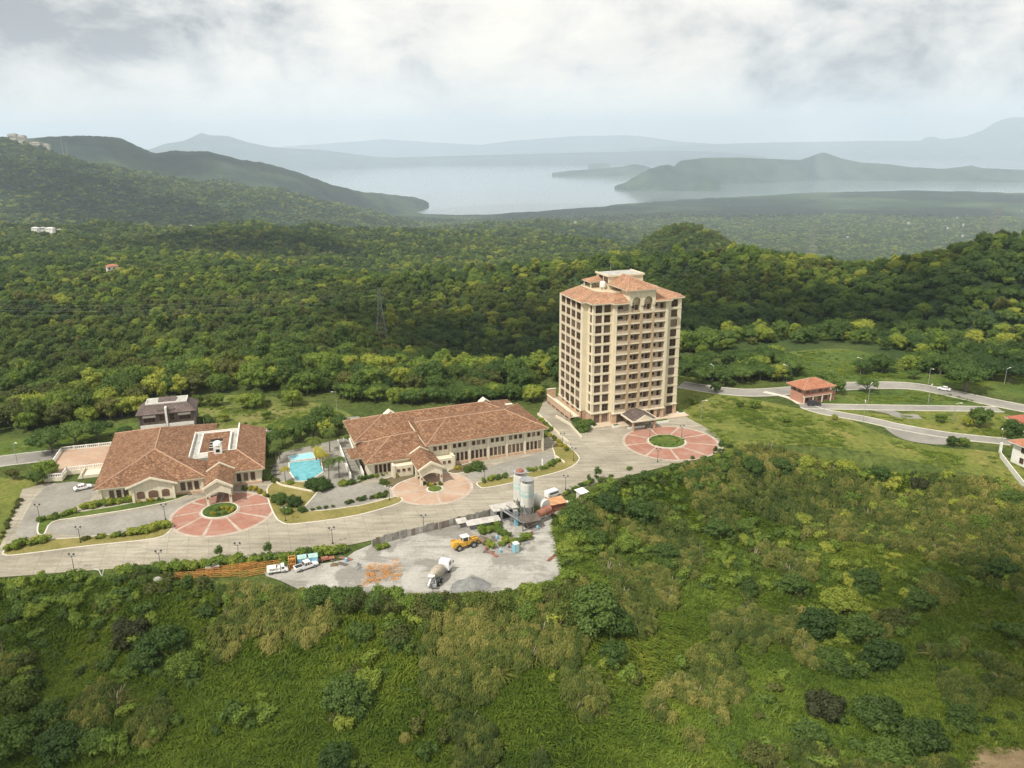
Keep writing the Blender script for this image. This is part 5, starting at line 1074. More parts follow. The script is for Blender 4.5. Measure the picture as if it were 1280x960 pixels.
def car(loc, ang, paint, label, kind='sedan', group=None):
    r = empty('parked_car' if kind != 'pickup' else 'pickup_truck', (loc[0], loc[1], loc[2]), ang, label, 'car' if kind != 'pickup' else 'pickup truck', group)
    m = MB()
    if kind == 'pickup':
        body_loft(m, [(-2.6,.85,.85,.45,.8,1.0),(-.62,.88,.88,.42,.8,1.02),(1.3,.88,.84,.42,.85,1.05),(2.2,.85,.76,.42,.8,.98),(2.6,.74,.66,.45,.7,.85)])
        m.box(-2.45, -.75, -.72, .72, 1.021, 1.04, 1); cabin(m, -.65, -.45, .75, 1.45, 1.04, 1.72, .82, .68, 0, 2)
        for s in (-1, 1): m.box(-2.6, -.66, s*.8-.06, s*.8+.06, 1.03, 1.2, 0)
        m.box(-2.62, -2.5, -.74, .74, 1.0, 1.2, 0)
    elif kind == 'suv':
        body_loft(m, [(-2.3,.85,.8,.4,.9,1.1),(-2.0,.9,.86,.4,.9,1.12),(1.2,.9,.86,.4,.9,1.1),(2.1,.86,.76,.4,.8,1.0),(2.4,.74,.66,.45,.7,.85)]); cabin(m, -2.15, -1.9, .6, 1.3, 1.1, 1.75, .82, .7, 0, 2)
    else:
        body_loft(m, [(-2.2,.8,.74,.35,.7,.9),(-1.9,.86,.8,.33,.75,.95),(1.0,.87,.82,.33,.75,.95),(1.9,.84,.74,.33,.65,.85),(2.2,.7,.62,.38,.58,.7)]); cabin(m, -1.5, -1.0, .35, 1.05, .94, 1.42, .78, .62, 0, 2)
    m.build('body', [M[paint], M['rubber'], M['glass']], r)
    k = {'pickup': (1.65, -1.55), 'suv': (1.5, -1.4), 'sedan': (1.4, -1.35)}[kind]
    for x in k:
        for s in (-1, 1): wheel_obj(r, x, s*.8, .36, .24)
    fx = {'pickup': 2.58, 'suv': 2.36, 'sedan': 2.16}[kind]
    for s in (-1, 1):
        q = MB(); q.box(fx-.12, fx+.02, s*.55-.16, s*.55+.16, .62, .78); q.build('headlight', M['lampglass'], r)
        q = MB(); q.box(-fx-.05, -fx+.03, s*.62-.1, s*.62+.1, .68, .88); q.build('tail_light', M['redlight'], r)
    return r
Z0 = np.array([0, 0, .11])
a, an = heading(383, 711, 398, 706); car(a+Z0, an, 'car_white', 'white double cab pickup truck parked at the left end of the yard', 'pickup')
a, an = heading(104, 612, 118, 609); car(a+Z0, an, 'car_white', 'white car parked beside the left clubhouse', 'sedan')
a, an = heading(1017, 507, 1030, 507); car(a+np.array([0, 0, .08]), an, 'car_dark', 'dark suv parked in front of the salmon gatehouse', 'suv')
a, an = heading(1180, 488, 1168, 486); car(a+np.array([0, 0, .08]), an, 'car_white', 'white car in the shade of the wide tree on the upper road', 'sedan')
a, an = heading(691, 621, 700, 618); v = empty('white_van', a+Z0, an, 'white van parked on the drive beside the silos', 'van')
m = MB(); body_loft(m, [(-2.2,.85,.78,.35,1.2,1.85),(-2.0,.88,.82,.33,1.2,1.95),(1.2,.88,.82,.33,1.2,1.95),(1.9,.86,.76,.33,.9,1.3),(2.25,.78,.7,.4,.7,.95)]); m.build('body', M['car_white'], v)
m = MB()
for s in (-1, 1): m.box(-1.7, 1.2, s*.87-.03, s*.87+.03, 1.15, 1.6)
m.add([(1.22,-.78,1.93),(1.22,.78,1.93),(1.93,.72,1.32),(1.93,-.72,1.32)], [(0,1,2,3)]); m.build('window', M['glass'], v)
for x in (1.4, -1.4):
    for s in (-1, 1): wheel_obj(v, x, s*.8, .34, .22)
# small utility truck with open frame bed
a, an = heading(347, 716, 360, 714); v = empty('utility_truck', a+Z0, an, 'small white utility truck with an open framed bed', 'truck')
m = MB(); body_loft(m, [(.8,.75,.7,.4,1.0,1.75),(1.5,.78,.7,.38,1.0,1.75),(2.1,.78,.6,.38,.85,1.2),(2.3,.7,.5,.42,.7,.9)]); m.box(-2.2, .75, -.8, .8, .6, .75); m.build('cab', M['car_white'], v)
m = MB()
for s in (-1, 1):
    m.bar((-2.1, s*.78, 1.5), (.7, s*.78, 1.5), .07)
    for x in (-2.1, -1.2, -.3, .6): m.bar((x, s*.78, .75), (x, s*.78, 1.5), .06)
m.box(-2.1, -.2, -.75, .75, 1.5, 1.56); m.box(.1, .6, -.7, .7, .76, 1.3); m.build('bed_frame', M['white'], v)
m = MB(); m.add([(1.52,-.66,1.74),(1.52,.66,1.74),(2.12,.58,1.22),(2.12,-.58,1.22)], [(0,1,2,3)]); [m.box(.95, 1.45, s*.77-.03, s*.77+.03, 1.1, 1.5) for s in (-1, 1)]; m.build('window', M['glass'], v)
for x in (1.55, -1.4):
    for s in (-1, 1): wheel_obj(v, x, s*.72, .33, .2)
# concrete mixer truck
a, an = heading(543, 733, 556, 716); v = empty('mixer_truck', a+Z0+np.array([0, 0, 0]), an, 'concrete mixer truck with white cab and dusty tan drum', 'mixer truck')
m = MB(); m.box(5.2, 7.0, -1.2, 1.2, .9, 2.2, 0); m.add([(5.2,-1.2,2.2),(7.0,-1.2,2.2),(7.0,1.2,2.2),(5.2,1.2,2.2),(5.3,-1.1,3.0),(6.7,-1.05,3.0),(6.7,1.05,3.0),(5.3,1.1,3.0)], [(4,5,6,7),(0,1,5,4),(1,2,6,5),(2,3,7,6),(3,0,4,7)], 0)
m.box(7.001, 7.04, -1.0, 1.0, 1.7, 2.2, 1); m.add([(7.03,-1.05,2.21),(7.03,1.05,2.21),(6.75,.95,2.9),(6.75,-.95,2.9)], [(0,1,2,3)], 1)
for s in (-1, 1): m.box(5.6, 6.6, s*1.2-.02, s*1.2+.02, 1.8, 2.5, 1)
for s in (-1, 1): m.bar((7.1, s*1.2, 2.3), (7.1, s*1.5, 2.3), .05, mi=1); m.box(7.0, 7.15, s*1.5-.1, s*1.5+.1, 1.9, 2.5, 1)
m.build('cab', [M['car_white'], M['glass']], v)
m = MB(); m.box(-1.5, 5.1, -.5, .5, .8, 1.15); m.box(-1.6, -1.2, -1.1, 1.1, .7, 1.3); m.bar((4.4, -.7, 1.1), (4.6, -.4, 2.2), .2); m.bar((4.4, .7, 1.1), (4.6, .4, 2.2), .2); m.bar((-.9, -.8, 1.1), (-1.0, -.5, 3.0), .2); m.bar((-.9, .8, 1.1), (-1.0, .5, 3.0), .2); m.build('chassis', M['steel'], v)
m = MB(); pr_ = [(.25, 0), (.7, .1), (1.1, 1.2), (1.25, 2.6), (1.15, 3.8), (.75, 5.2), (.5, 5.6)]
m.lathe((0, 0, 0), pr_, 16); dr = m.build('drum', mat_plain('dusty_drum_paint', (.40, .35, .27), .7, var=.2, scale=1.2, dirt=.6), v, smooth=True); dr.location = (4.5, 0, 1.9); dr.rotation_euler = (0, math.radians(-90+13), 0)
m = MB(); m.lathe((-1.3, 0, 3.0), [(.25, -.5), (.7, .1), (.75, .2)], 10); m.bar((-1.5, 0, 2.6), (-2.4, .3, 1.4), .35); m.bar((-1.0, -.9, .8), (-1.2, -.6, 3.0), .08); m.build('chute', M['white'], v)
for x in (6.1, 1.6, .2):
    for s in (-1, 1): wheel_obj(v, x, s*1.0, .52, .34)
# wheel loader
a, an = heading(577, 686, 600, 680); v = empty('wheel_loader', a+Z0, an, 'yellow wheel loader with its bucket on the gravel', 'wheel loader')
m = MB(); m.box(-2.0, .9, -.85, .85, .8, 1.9, 0); m.add([(-2.4,-.7,1.0),(-2.0,-.8,1.0),(-2.0,.8,1.0),(-2.4,.7,1.0),(-2.3,-.7,1.8),(-2.0,-.8,1.9),(-2.0,.8,1.9),(-2.3,.7,1.8)], [(4,5,6,7),(0,1,5,4),(2,3,7,6),(3,0,4,7),(0,3,2,1)], 0)
m.box(1.0, 3.3, -.7, .7, .9, 1.7, 0); m.box(-2.2, -1.1, -.95, -.86, .8, 2.3, 0); m.box(-2.2, -1.1, .86, .95, .8, 2.3, 0); m.build('body', M['yellow'], v)
m = MB(); m.box(.1, 1.5, -.65, .65, 1.9, 2.9, 1); m.box(-.1, 1.7, -.8, .8, 2.9, 3.05, 0)
for x in (.1, 1.45):
    for s in (-1, 1): m.box(x-.05, x+.08, s*.66-.05, s*.66+.05, 1.9, 2.9, 0)
m.build('cab', [M['white'], M['glass']], v)
m = MB()
for s in (-1, 1): m.bar((2.4, s*.5, 1.9), (3.8, s*.5, 2.0), .26); m.bar((3.8, s*.5, 2.0), (5.0, s*.5, .7), .26); m.bar((2.6, s*.2, 1.5), (4.0, s*.2, 1.3), .14)
m.build('lift_arm', M['yellow'], v)
m = MB(); m.yprism([(4.9, .1), (6.1, .05), (6.15, .15), (5.2, .3), (5.0, .8), (5.5, 1.3), (5.35, 1.35), (4.8, .8)], -1.35, 1.35, 0, 'y'); m.box(4.9, 5.9, -1.37, -1.351, .1, 1.1); m.box(4.9, 5.9, 1.351, 1.37, .1, 1.1); m.build('bucket', M['grey_dark'], v)
for x in (2.6, -1.0):
    for s in (-1, 1): wheel_obj(v, x, s*1.0, .75, .5)
# piles
def pile(px, py, r, h, mat, label):
    c = P(px, py); V = [(0, 0, h)]; n = 28; rings = 9
    for k in range(1, rings+1):
        for i in range(n):
            a = 2*math.pi*i/n; f = k/rings; rr = r*f*(1+.16*math.sin(2*a+1)+.06*math.sin(5*a+2)+.05*rnd.uniform(-1, 1)); V.append((rr*math.cos(a)*1.15, rr*math.sin(a), max(h*(1-f)**1.05*(1+.10*math.sin(3*a+px)+.06*rnd.uniform(-1, 1)), 0)-(.05 if k == rings else 0)))
    Fs = [(0, 1+i, 1+(i+1)%n) for i in range(n)]
    for k in range(rings-1): Fs += [(1+k*n+i, 1+(k+1)*n+i, 1+(k+1)*n+(i+1)%n, 1+k*n+(i+1)%n) for i in range(n)]
    m = MB(); m.add(V, Fs); o = m.build('aggregate_pile', M[mat], smooth=True); o.location = (c[0], c[1], .1); tag(o, label, 'pile')
pile(588, 733, 3.4, 2.1, 'aggregate', 'dark grey aggregate pile beside the mixer truck')
pile(668, 725, 3.0, 1.2, 'sand', 'low pale sand pile at the right end of the yard')
pile(598, 676, 2.2, .7, 'soil', 'small brown soil heap behind the loader bucket')
# blue portable toilet
a = P(645, 690); v = empty('portable_toilet', a+Z0, .5, 'blue portable toilet with white roof standing in the yard weeds', 'portable toilet')
m = MB(); m.box(-.6, .6, -.6, .6, 0, 2.1); [m.box(x-.03, x+.03, -.63, -.6, .1, 2.0) for x in (-.5, .5)]; m.build('cabin', M['blue'], v)
m = MB(); m.add([(-.65,-.65,2.1),(.65,-.65,2.1),(.65,.65,2.1),(-.65,.65,2.1),(-.45,-.45,2.4),(.45,-.45,2.4),(.45,.45,2.4),(-.45,.45,2.4)], [(0,1,5,4),(1,2,6,5),(2,3,7,6),(3,0,4,7),(4,5,6,7)]); m.build('roof', M['white'], v)
m = MB(); m.box(-.42, .42, -.66, -.63, .15, 1.95); m.build('door', M['teal'], v)
# corrugated hoarding
fpts = [(465, 684), (500, 674), (548, 662), (590, 652), (628, 642)]; wp = [P(*q) for q in fpts]; n_ = 0
m = MB(); tot = 0
for a, b in zip(wp, wp[1:]):
    L = math.hypot(*(b-a)[:2]); n = int(L/.9); d = (b-a)/n; nn = np.array([-d[1], d[0], 0])/np.hypot(*d[:2])
    for i in range(n):
        p = a+d*i; q = a+d*(i+.97); o_ = nn*rnd.uniform(-.04, .04); h = 2.0+rnd.uniform(-.15, .3)
        k = rnd.choice([0, 0, 1, 2]); m.add([p+o_, q+o_, q+o_+(0, 0, h), p+o_+(0, 0, h), p+o_+nn*.04, q+o_+nn*.04, q+o_+nn*.04+(0, 0, h), p+o_+nn*.04+(0, 0, h)], [(0,1,2,3),(5,4,7,6),(3,2,6,7),(0,3,7,4),(1,5,6,2)], k)
fence = m.build('hoarding_fence', [M['corr'], mat_plain('brown_sheet', (.19, .15, .12), .8, var=.3), mat_plain('pale_sheet', (.36, .345, .31), .8, var=.25, dirt=.6)]); tag(fence, 'patched corrugated sheet fence between the road and the yard', 'fence')
for i, (px, py) in enumerate(((465, 685), (500, 675), (548, 663), (590, 653))):
    q = P(px, py); mm = MB(); mm.box(-.08, .08, -.08, .08, 0, 2.3); oo = mm.build('post', M['grey_conc'], fence); oo.location = (q[0]+.1, q[1]-.15, .05)
# low sheet canopies along the fence
for (px, py, w_, d_, lab) in ((577, 659, 2.6, 2.0, 'small white sheet canopy below the fence'), (604, 659, 8.5, 2.2, 'long pale sheet roof shelter next to the batching plant')):
    a = P(px, py); v = empty('sheet_canopy', a+Z0, math.radians(20), lab, 'canopy')
    m = MB(); m.add([(-w_/2,-d_/2,1.5),(w_/2,-d_/2,1.5),(w_/2,d_/2,1.9),(-w_/2,d_/2,1.9),(-w_/2,-d_/2,1.42),(w_/2,-d_/2,1.42),(w_/2,d_/2,1.82),(-w_/2,d_/2,1.82)], [(0,1,2,3),(4,7,6,5),(0,4,5,1),(1,5,6,2),(2,6,7,3),(3,7,4,0)]); m.build('roof', M['oldsheet'], v)
    m = MB(); [m.box(sx*w_/2*.9-.05, sx*w_/2*.9+.05, sy*d_/2*.85-.05, sy*d_/2*.85+.05, 0, 1.45) for sx in (-1, 1) for sy in (-1, 1)]; m.build('post', M['steel'], v)
# orange scaffold pile
a = P(475, 722); v = empty('scaffold_pile', a+Z0, math.radians(14), 'loose pile of orange scaffold frames lying on the yard', 'scaffolding')
for k in range(26):
    m = MB(); w_, h_ = 1.7, 1.3
    for p_, q_ in (((0,0,0),(w_,0,0)),((0,0,0),(0,h_,0)),((w_,0,0),(w_,h_,0)),((0,h_,0),(w_,h_,0)),((0,h_*.5,0),(w_,h_*.5,0)),((w_*.3,0,0),(w_*.3,h_,0)),((w_*.7,0,0),(w_*.7,h_,0))): m.tube(p_, q_, .05, None, 5)
    oo = m.build('scaffold_frame', M['orange'], v); i, j = k % 5, k//5
    oo.location = (i*1.5-4+rnd.uniform(-.4, .4)+j*.35, j*1.35-2.6+rnd.uniform(-.4, .4), .1+rnd.random()*.9); oo.rotation_euler = (rnd.uniform(-.45, .45), rnd.uniform(-.3, .3), rnd.uniform(-.6, .6))
# long lattice crane sections beside the hedge
def lattice(m, L, s=.9, step=1.7, r=.035):
    c = [(0, 0), (s, 0), (s, s), (0, s)]
    for y, z in c: m.tube((0, y, z), (L, y, z), r*1.3, None, 5)
    n = int(L/step)
    for i in range(n):
        x0 = i*step; x1 = x0+step
        for k in range(4): (ya, za), (yb, zb) = c[k], c[(k+1) % 4]; m.tube((x0, ya, za), (x1, yb, zb) if i % 2 else (x0, yb, zb), r, None, 4); m.tube((x0, yb, zb), (x1, ya, za), r*.8, None, 4)
for i, (p0, p1, lab, lift) in enumerate((((206, 724), (300, 722), 'longest orange crane lattice lying in the grass at the left', .1), ((246, 722), (322, 711), 'orange crane lattice lying slanted across the middle of the row', .5), ((290, 716), (352, 708), 'orange crane lattice nearest the hedge', .3), ((300, 723), (342, 716), 'short orange crane lattice beside the utility truck', .2))):
    a, an = heading(*p0, *p1); L = math.hypot(*(P(*p1)-a)[:2]); m = MB(); lattice(m, L); o = m.build('crane_section', M['orange']); o.location = (a[0], a[1], lift+.05); o.rotation_euler = (0, rnd.uniform(-.02, .02), an); tag(o, lab, 'crane section', 'orange crane lattice sections in the grass')
a = P(366, 710); v = empty('crane_mast', a+Z0, .3, 'upright orange crane base section beside the blue tanks', 'crane section')
m = MB()
for x in (-.7, .7):
    for y in (-.7, .7): m.bar((x, y, 0), (x, y, 2.6), .2)
for z in (.1, 1.3, 2.5):
    m.bar((-.7, -.7, z), (.7, -.7, z), .16); m.bar((-.7, .7, z), (.7, .7, z), .16); m.bar((-.7, -.7, z), (-.7, .7, z), .16); m.bar((.7, -.7, z), (.7, .7, z), .16)
m.build('frame', M['orange'], v); m = MB(); m.box(-.5, .5, -.5, .5, .3, 1.1); m.box(-.4, .4, -.4, .4, 1.5, 2.2); m.build('ballast', M['orange'], v)
for i, (px, lab) in enumerate(((379, 'left of the two light blue water tanks'), (391, 'right of the two light blue water tanks'))):
    a = P(px, 706-i*1.5); v = empty('water_tank', a+Z0, .3, lab, 'tank', 'light blue tanks behind the pickup')
    m = MB(); m.box(-1.15, 1.15, -.9, .9, 0, 1.8); [m.box(x-.05, x+.05, -.96, -.9, 0, 1.8) for x in (-1, -.35, .35, 1)]; m.build('body', M['blue'], v); m = MB(); m.box(-1.2, 1.2, -.95, .95, 1.8, 1.95); m.lathe((0, 0, 1.95), [(.4, 0), (.4, .12), (.1, .16)], 10); m.build('lid', M['teal'], v)
a = P(408, 701); v = empty('flat_trailer', a+Z0, .35, 'low brown flat trailer behind the pickup', 'trailer'); m = MB(); m.box(-1.8, 1.8, -.6, .6, .4, .55); m.box(-1.2, .4, -.5, .5, .551, .85); m.build('deck', M['rust'], v)
for x in (-1, 1): wheel_obj(v, x, -.6, .25, .15); wheel_obj(v, x, .6, .25, .15)
for (px, py, lab) in ((262, 716, 'grey steel table frame left of the hedge'), (270, 714, 'dark motor housing on a frame left of the hedge')):
    a = P(px, py); v = empty('machine_stand', a, .2, lab, 'equipment'); m = MB()
    for x in (-.7, .7):
        for y in (-.4, .4): m.bar((x, y, 0), (x, y, 1.2), .08)
    m.box(-.8, .8, -.5, .5, 1.2, 1.3); m.build('frame', M['steel'], v)
    if 'motor' in lab: m = MB(); m.box(-.6, .6, -.4, .4, .2, 1.0); m.tube((-.3, 0, 1.3), (-.3, 0, 1.9), .25); m.build('motor', M['grey_dark'], v)
m = MB(); m.lathe((0, 0, 0), [(.9, 0), (1.0, .3), (.6, .7), (.15, .8)], 9); o = m.build('boulder', M['grey_conc']); o.location = tuple(P(197, 726)); tag(o, 'pale boulder in the grass below the road', 'rock')
m = MB(); m.tube((0, 0, 0), (-.6, .3, 1.6), .12); m.tube((-.6, .3, 1.6), (-1.8, .4, 1.9), .1); m.tube((0, 0, .2), (.5, .1, 1.9), .1); o = m.build('broken_post', M['silo']); o.location = tuple(P(128, 722)); tag(o, 'broken white concrete post at the road edge', 'post')
# ------------------------------------------------------------------ concrete batching plant
pc = P(655, 648); PA = math.radians(20); plant = empty('batching_plant', pc+Z0, PA, 'dusty concrete batching plant with twin white silos, conveyor and hopper', 'batching plant')
def silo(m, x, y, r, zb, zt, band=True):
    m.lathe((x, y, 0), [(.15, zb-2.6), (.4, zb-2.0), (r, zb), (r, zt), (r*.96, zt+.1), (.3, zt+.5)], 20, 0)
    if band: m.lathe((x, y, 0), [(r+.03, zt-3.2), (r+.03, zt-2.5)], 20, 1); m.lathe((x, y, 0), [(r+.03, zt-1.9), (r+.03, zt-1.6)], 20, 1)
    for k in range(4):
        a = math.pi/4+k*math.pi/2; m.bar((x+r*math.cos(a)*.98, y+r*math.sin(a)*.98, 0), (x+r*math.cos(a)*.98, y+r*math.sin(a)*.98, zb+.6), .22, mi=2)
        m.bar((x+r*math.cos(a)*.98, y+r*math.sin(a)*.98, .3), (x+r*math.cos(a+math.pi/2)*.98, y+r*math.sin(a+math.pi/2)*.98, zb-.4), .1, mi=2)
    for k in range(14):
        a = 2*math.pi*k/14; m.bar((x+r*math.cos(a), y+r*math.sin(a), zt), (x+r*math.cos(a), y+r*math.sin(a), zt+1.0), .05, mi=2)
    m.lathe((x, y, 0), [(r+.02, zt+1.0), (r+.06, zt+1.06), (r-.02, zt+1.06)], 20, 2)
    for k in range(28): m.bar((x-.25, y-r-.15, .5+k*(zt-.5)/28), (x+.25, y-r-.15, .5+k*(zt-.5)/28), .04, mi=2)
    m.bar((x-.25, y-r-.15, .3), (x-.25, y-r-.15, zt+1), .05, mi=2); m.bar((x+.25, y-r-.15, .3), (x+.25, y-r-.15, zt+1), .05, mi=2)
m = MB(); silo(m, .6, -.6, 1.7, 3.8, 9.6); m.build('silo', [M['silo'], M['teal'], M['steel']], plant)
m = MB(); silo(m, .3, 3.4, 1.7, 3.8, 10.1); s2 = m.build('silo', [M['silo'], M['teal'], M['steel']], plant)
m = MB(); m.lathe((.3, 3.4, 10.6), [(1.0, 0), (1.15, .4), (.8, 1.0), (.25, 1.3)], 12); m.build('filter_cap', M['rust'], s2)
m = MB(); m.tube((2.8, 6.0, 3.6), (5.4, -.6, 3.0), 1.35, None, 20, 0); [m.bar((x, y, 0), (x, y, 2.6), .22, mi=1) for x, y in ((2.2, 5), (4.2, 5.2), (4.2, 0), (6.2, .2))]; m.build('cement_tank', [M['silo'], M['steel']], plant)
m = MB(); m.tube((5.4, -.6, 3.0), (5.48, -.82, 2.98), 1.38, None, 20, 0); m.build('tank_end', M['white'], plant)
m = MB(); m.box(-7.6, -1.6, 0.4, 3.6, 0, 2.9, 0); m.box(-7.9, -1.4, .1, 3.9, 2.9, 3.1, 1); m.box(-7.0, -2.4, .3, .399, .6, 2.6, 2); m.build('control_room', [M['steel'], M['oldsheet'], M['dark']], plant)
m = MB()
for dy in (0, .9): m.bar((-6.4, -.3-dy, 4.0), (-1.2, -5.2-dy, .9), .22)
for k in range(12): t_ = k/11; m.bar((-6.4+5.2*t_, -.3-4.9*t_, 4.0-3.1*t_), (-6.4+5.2*t_, -1.2-4.9*t_, 4.0-3.1*t_), .1)
m.add([(-6.4,-.45,4.1),(-1.2,-5.35,1.0),(-1.2,-5.95,1.0),(-6.4,-1.05,4.1)], [(0,1,2,3)], 1)
for x, y, z in ((-6.2, -.4, 3.9), (-6.2, -1.2, 3.9), (-4.4, -2.1, 2.8), (-4.4, -2.9, 2.8)): m.bar((x, y, 0), (x, y, z), .16)
m.build('conveyor', [M['steel'], M['grey_dark']], plant)
m = MB()
for dy in (0,): m.bar((-5.2, -.2, 3.6), (-1.4, -1.2, .6), .2); m.bar((-4.6, .2, 4.2), (-.6, -1.0, 1.2), .2)
m.box(-3.4, -2.4, -2.2, -1.2, 1.6, 3.4); m.lathe((-2.9, -1.7, 0), [(.15, .7), (.6, 1.6)], 8)
for x in (-3.4, -2.4):
    for y in (-2.2, -1.2): m.bar((x, y, 0), (x, y, 1.7), .14)
m.build('weigh_hopper', M['steel'], plant)
m = MB(); m.add([(-2.9,-6.6,2.2),(2.0,-6.6,2.2),(2.0,-3.4,2.6),(-2.9,-3.4,2.6),(-1.8,-5.8,1.0),(1.0,-5.8,1.0),(1.0,-4.2,1.0),(-1.8,-4.2,1.0)], [(0,1,5,4),(1,2,6,5),(2,3,7,6),(3,0,4,7),(4,5,6,7)], 0)
for x, y in ((-2.8, -6.5), (1.9, -6.5), (1.9, -3.5), (-2.8, -3.5)): m.bar((x, y, 0), (x, y, 2.3), .18)
m.bar((-2.8, -6.5, .2), (1.9, -6.5, 2.0), .12); m.bar((-2.8, -3.5, .2), (1.9, -3.5, 2.0), .12); m.build('receiving_hopper', M['grey_dark'], plant)
m = MB(); m.tube((2.4, -3.4, 2.1), (6.0, -2.2, 2.5), 1.0, None, 14, 0)
for x, y in ((2.6, -4.2), (5.8, -3.1), (2.6, -2.6), (5.8, -1.6)): m.bar((x, y, 0), (x, y, 1.8), .14, mi=1); m.bar((2.6, y, .1), (5.8, y+1, 1.5), .08, mi=1)
m.build('additive_tank', [M['rust'], M['steel']], plant)
m = MB(); m.box(-3.6, -2.8, -3.4, -2.6, 0, 2.0); m.tube((-2.2, -2.9, 0), (-2.2, -2.9, 1.8), .35); m.build('blue_drum', M['blue'], plant)
a = P(693, 636); v = empty('site_shed', a+Z0, math.radians(24), 'low shed with faded orange sheet roof beside the silos', 'shed')
m = MB(); m.box(-2.6, 2.6, -1.3, 1.3, 0, 1.8); m.build('wall', M['rust'], v); m = MB(); m.add([(-2.8,-1.6,1.85),(2.8,-1.6,1.85),(2.8,1.6,2.4),(-2.8,1.6,2.4),(-2.8,-1.6,1.78),(2.8,-1.6,1.78),(2.8,1.6,2.33),(-2.8,1.6,2.33)], [(0,1,2,3),(4,7,6,5),(0,4,5,1),(1,5,6,2),(2,6,7,3),(3,7,4,0)]); m.build('roof', mat_plain('faded_orange_sheet', (.50, .26, .13), .7, var=.25, scale=.8, dirt=.6), v)
a = P(709, 631); v = empty('tarp_heap', a+Z0, .2, 'low white tarpaulin heap beside the orange roofed shed', 'tarpaulin'); m = MB(); m.lathe((0, 0, 0), [(1.5, 0), (1.4, .4), (.8, .8), (.1, .9)], 9); m.build('tarpaulin', M['silo'], v)
a = P(727, 624); v = empty('guard_hut', a+Z0, math.radians(35), 'small white guard hut at the edge of the bushes', 'hut')
m = MB(); m.box(-1, 1, -1, 1, 0, 2.1, 0); m.box(-.4, .4, -1.03, -1.001, .1, 1.8, 1); m.build('wall', [M['silo'], M['dark']], v); m = MB(); m.add([(-1.4,-1.4,2.15),(1.4,-1.4,2.15),(1.4,1.4,2.45),(-1.4,1.4,2.45),(-1.4,-1.4,2.08),(1.4,-1.4,2.08),(1.4,1.4,2.38),(-1.4,1.4,2.38)], [(0,1,2,3),(4,7,6,5),(0,4,5,1),(1,5,6,2),(2,6,7,3),(3,7,4,0)]); m.build('roof', M['white'], v)
# ------------------------------------------------------------------ lamps, poles, pylons, wires
lp = empty('street_lamp', (0, 0, 0), 0)
m = MB(); m.lathe((0, 0, 0), [(.2, 0), (.17, .35), (.07, .5), (.05, 3.6), (.04, 3.7)], 8); m.bar((-.55, 0, 3.55), (.55, 0, 3.55), .06); m.build('post', M['lampmetal'], lp)
for s in (-1, 1):
    m = MB(); m.lathe((s*.55, 0, 3.55), [(.1, 0), (.2, .1), (.22, .5)], 8, 0); lo = m.build('lantern', M['lampglass'], lp); m = MB(); m.lathe((s*.55, 0, 4.06), [(.28, 0), (.15, .18), (.03, .32)], 8); m.build('cap', M['lampmetal'], lo)
lamps = [(50,650,'between hedge island and parking area at the far left'),(101,679,'in the long shrub island'),(207,650,'at the right end of the shrub island'),(93,714,'leftmost on the near side of the drive'),(201,710,'on the near side of the drive left of the crane parts'),(299,700,'behind the hedge opposite the first red plaza'),(416,680,'at the hedge end by the yard entrance'),(530,664,'behind the corrugated fence'),(487,626,'at the right tip of the corner lawn'),(357,652,'on the left of the corner lawn'),(606,605,'on the lawn corner right of the second plaza'),(707,613,'beside the white van'),(717,577,'on the ramp lawn near the tower'),(703,558,'at the narrow end of the ramp lawn'),(822,578,'at the near edge of the tower plaza'),(852,548,'right of the tower plaza bed'),(812,551,'left of the tower plaza bed')]
for i, (px, py, lab) in enumerate(lamps):
    o = lp if i == 0 else copy_tree(lp); q = P(px, py); o.location = (q[0], q[1], .12); o.rotation_euler = (0, 0, rnd.uniform(-.4, .4)); tag(o, 'black twin lantern lamp '+lab, 'street lamp', 'black lamps along the drive')
M['polegrey'] = mat_plain('pale_pole_concrete', (0.30, 0.29, 0.27), 0.8)
sp = empty('light_pole', (0, 0, 0), 0); m = MB(); m.tube((0, 0, 0), (0, 0, 6.6), .10, .06, 8); m.build('post', M['polegrey'], sp); m = MB(); m.bar((0, 0, 6.5), (1.3, 0, 6.9), .08); m.box(1.1, 1.9, -.14, .14, 6.86, 7.0); m.build('lamp_head', M['white'], sp)
poles = [(891,478,'left of the gatehouse among the trees'),(983,478,'just behind the gatehouse'),(1075,468,'in the meadow behind the upper road'),(1160,482,'beside the big trees on the upper road'),(1085,503,'on the green lawn near the gatehouse'),(1160,505,'on the right part of the green lawn'),(1079,527,'by the lower road'),(1191,528,'by the side road spur'),(1250,562,'at the white boundary wall'),(22,580,'at the far left by the old road'),(1255,482,'far right by the upper road'),(421,512,'behind the pool trees'),(876,524,'on the slope right of the tower')]
for i, (px, py, lab) in enumerate(poles):
    o = sp if i == 0 else copy_tree(sp); q = P(px, py); o.location = (q[0], q[1], 0); o.rotation_euler = (0, 0, rnd.uniform(-3, 3)); tag(o, 'tall pale light pole '+lab, 'light pole', 'pale light poles')
m = MB(); m.tube((0, 0, 0), (0, 0, 9.5), .1, .05, 6); o = m.build('flagpole', M['polegrey']); q = P(259, 560); o.location = tuple(q); tag(o, 'thin pole rising behind the clubhouse roof', 'pole')
m = MB(); m.box(-.35, .35, -.35, .35, 0, .4); m.add([(-.25,-.25,.4),(.25,-.25,.4),(.25,.25,.4),(-.25,.25,.4),(0,0,3.0)], [(0,1,4),(1,2,4),(2,3,4),(3,0,4)]); o = m.build('obelisk', M['white']); o.location = tuple(P(430, 557)); tag(o, 'small white obelisk marker by the pool steps', 'marker')
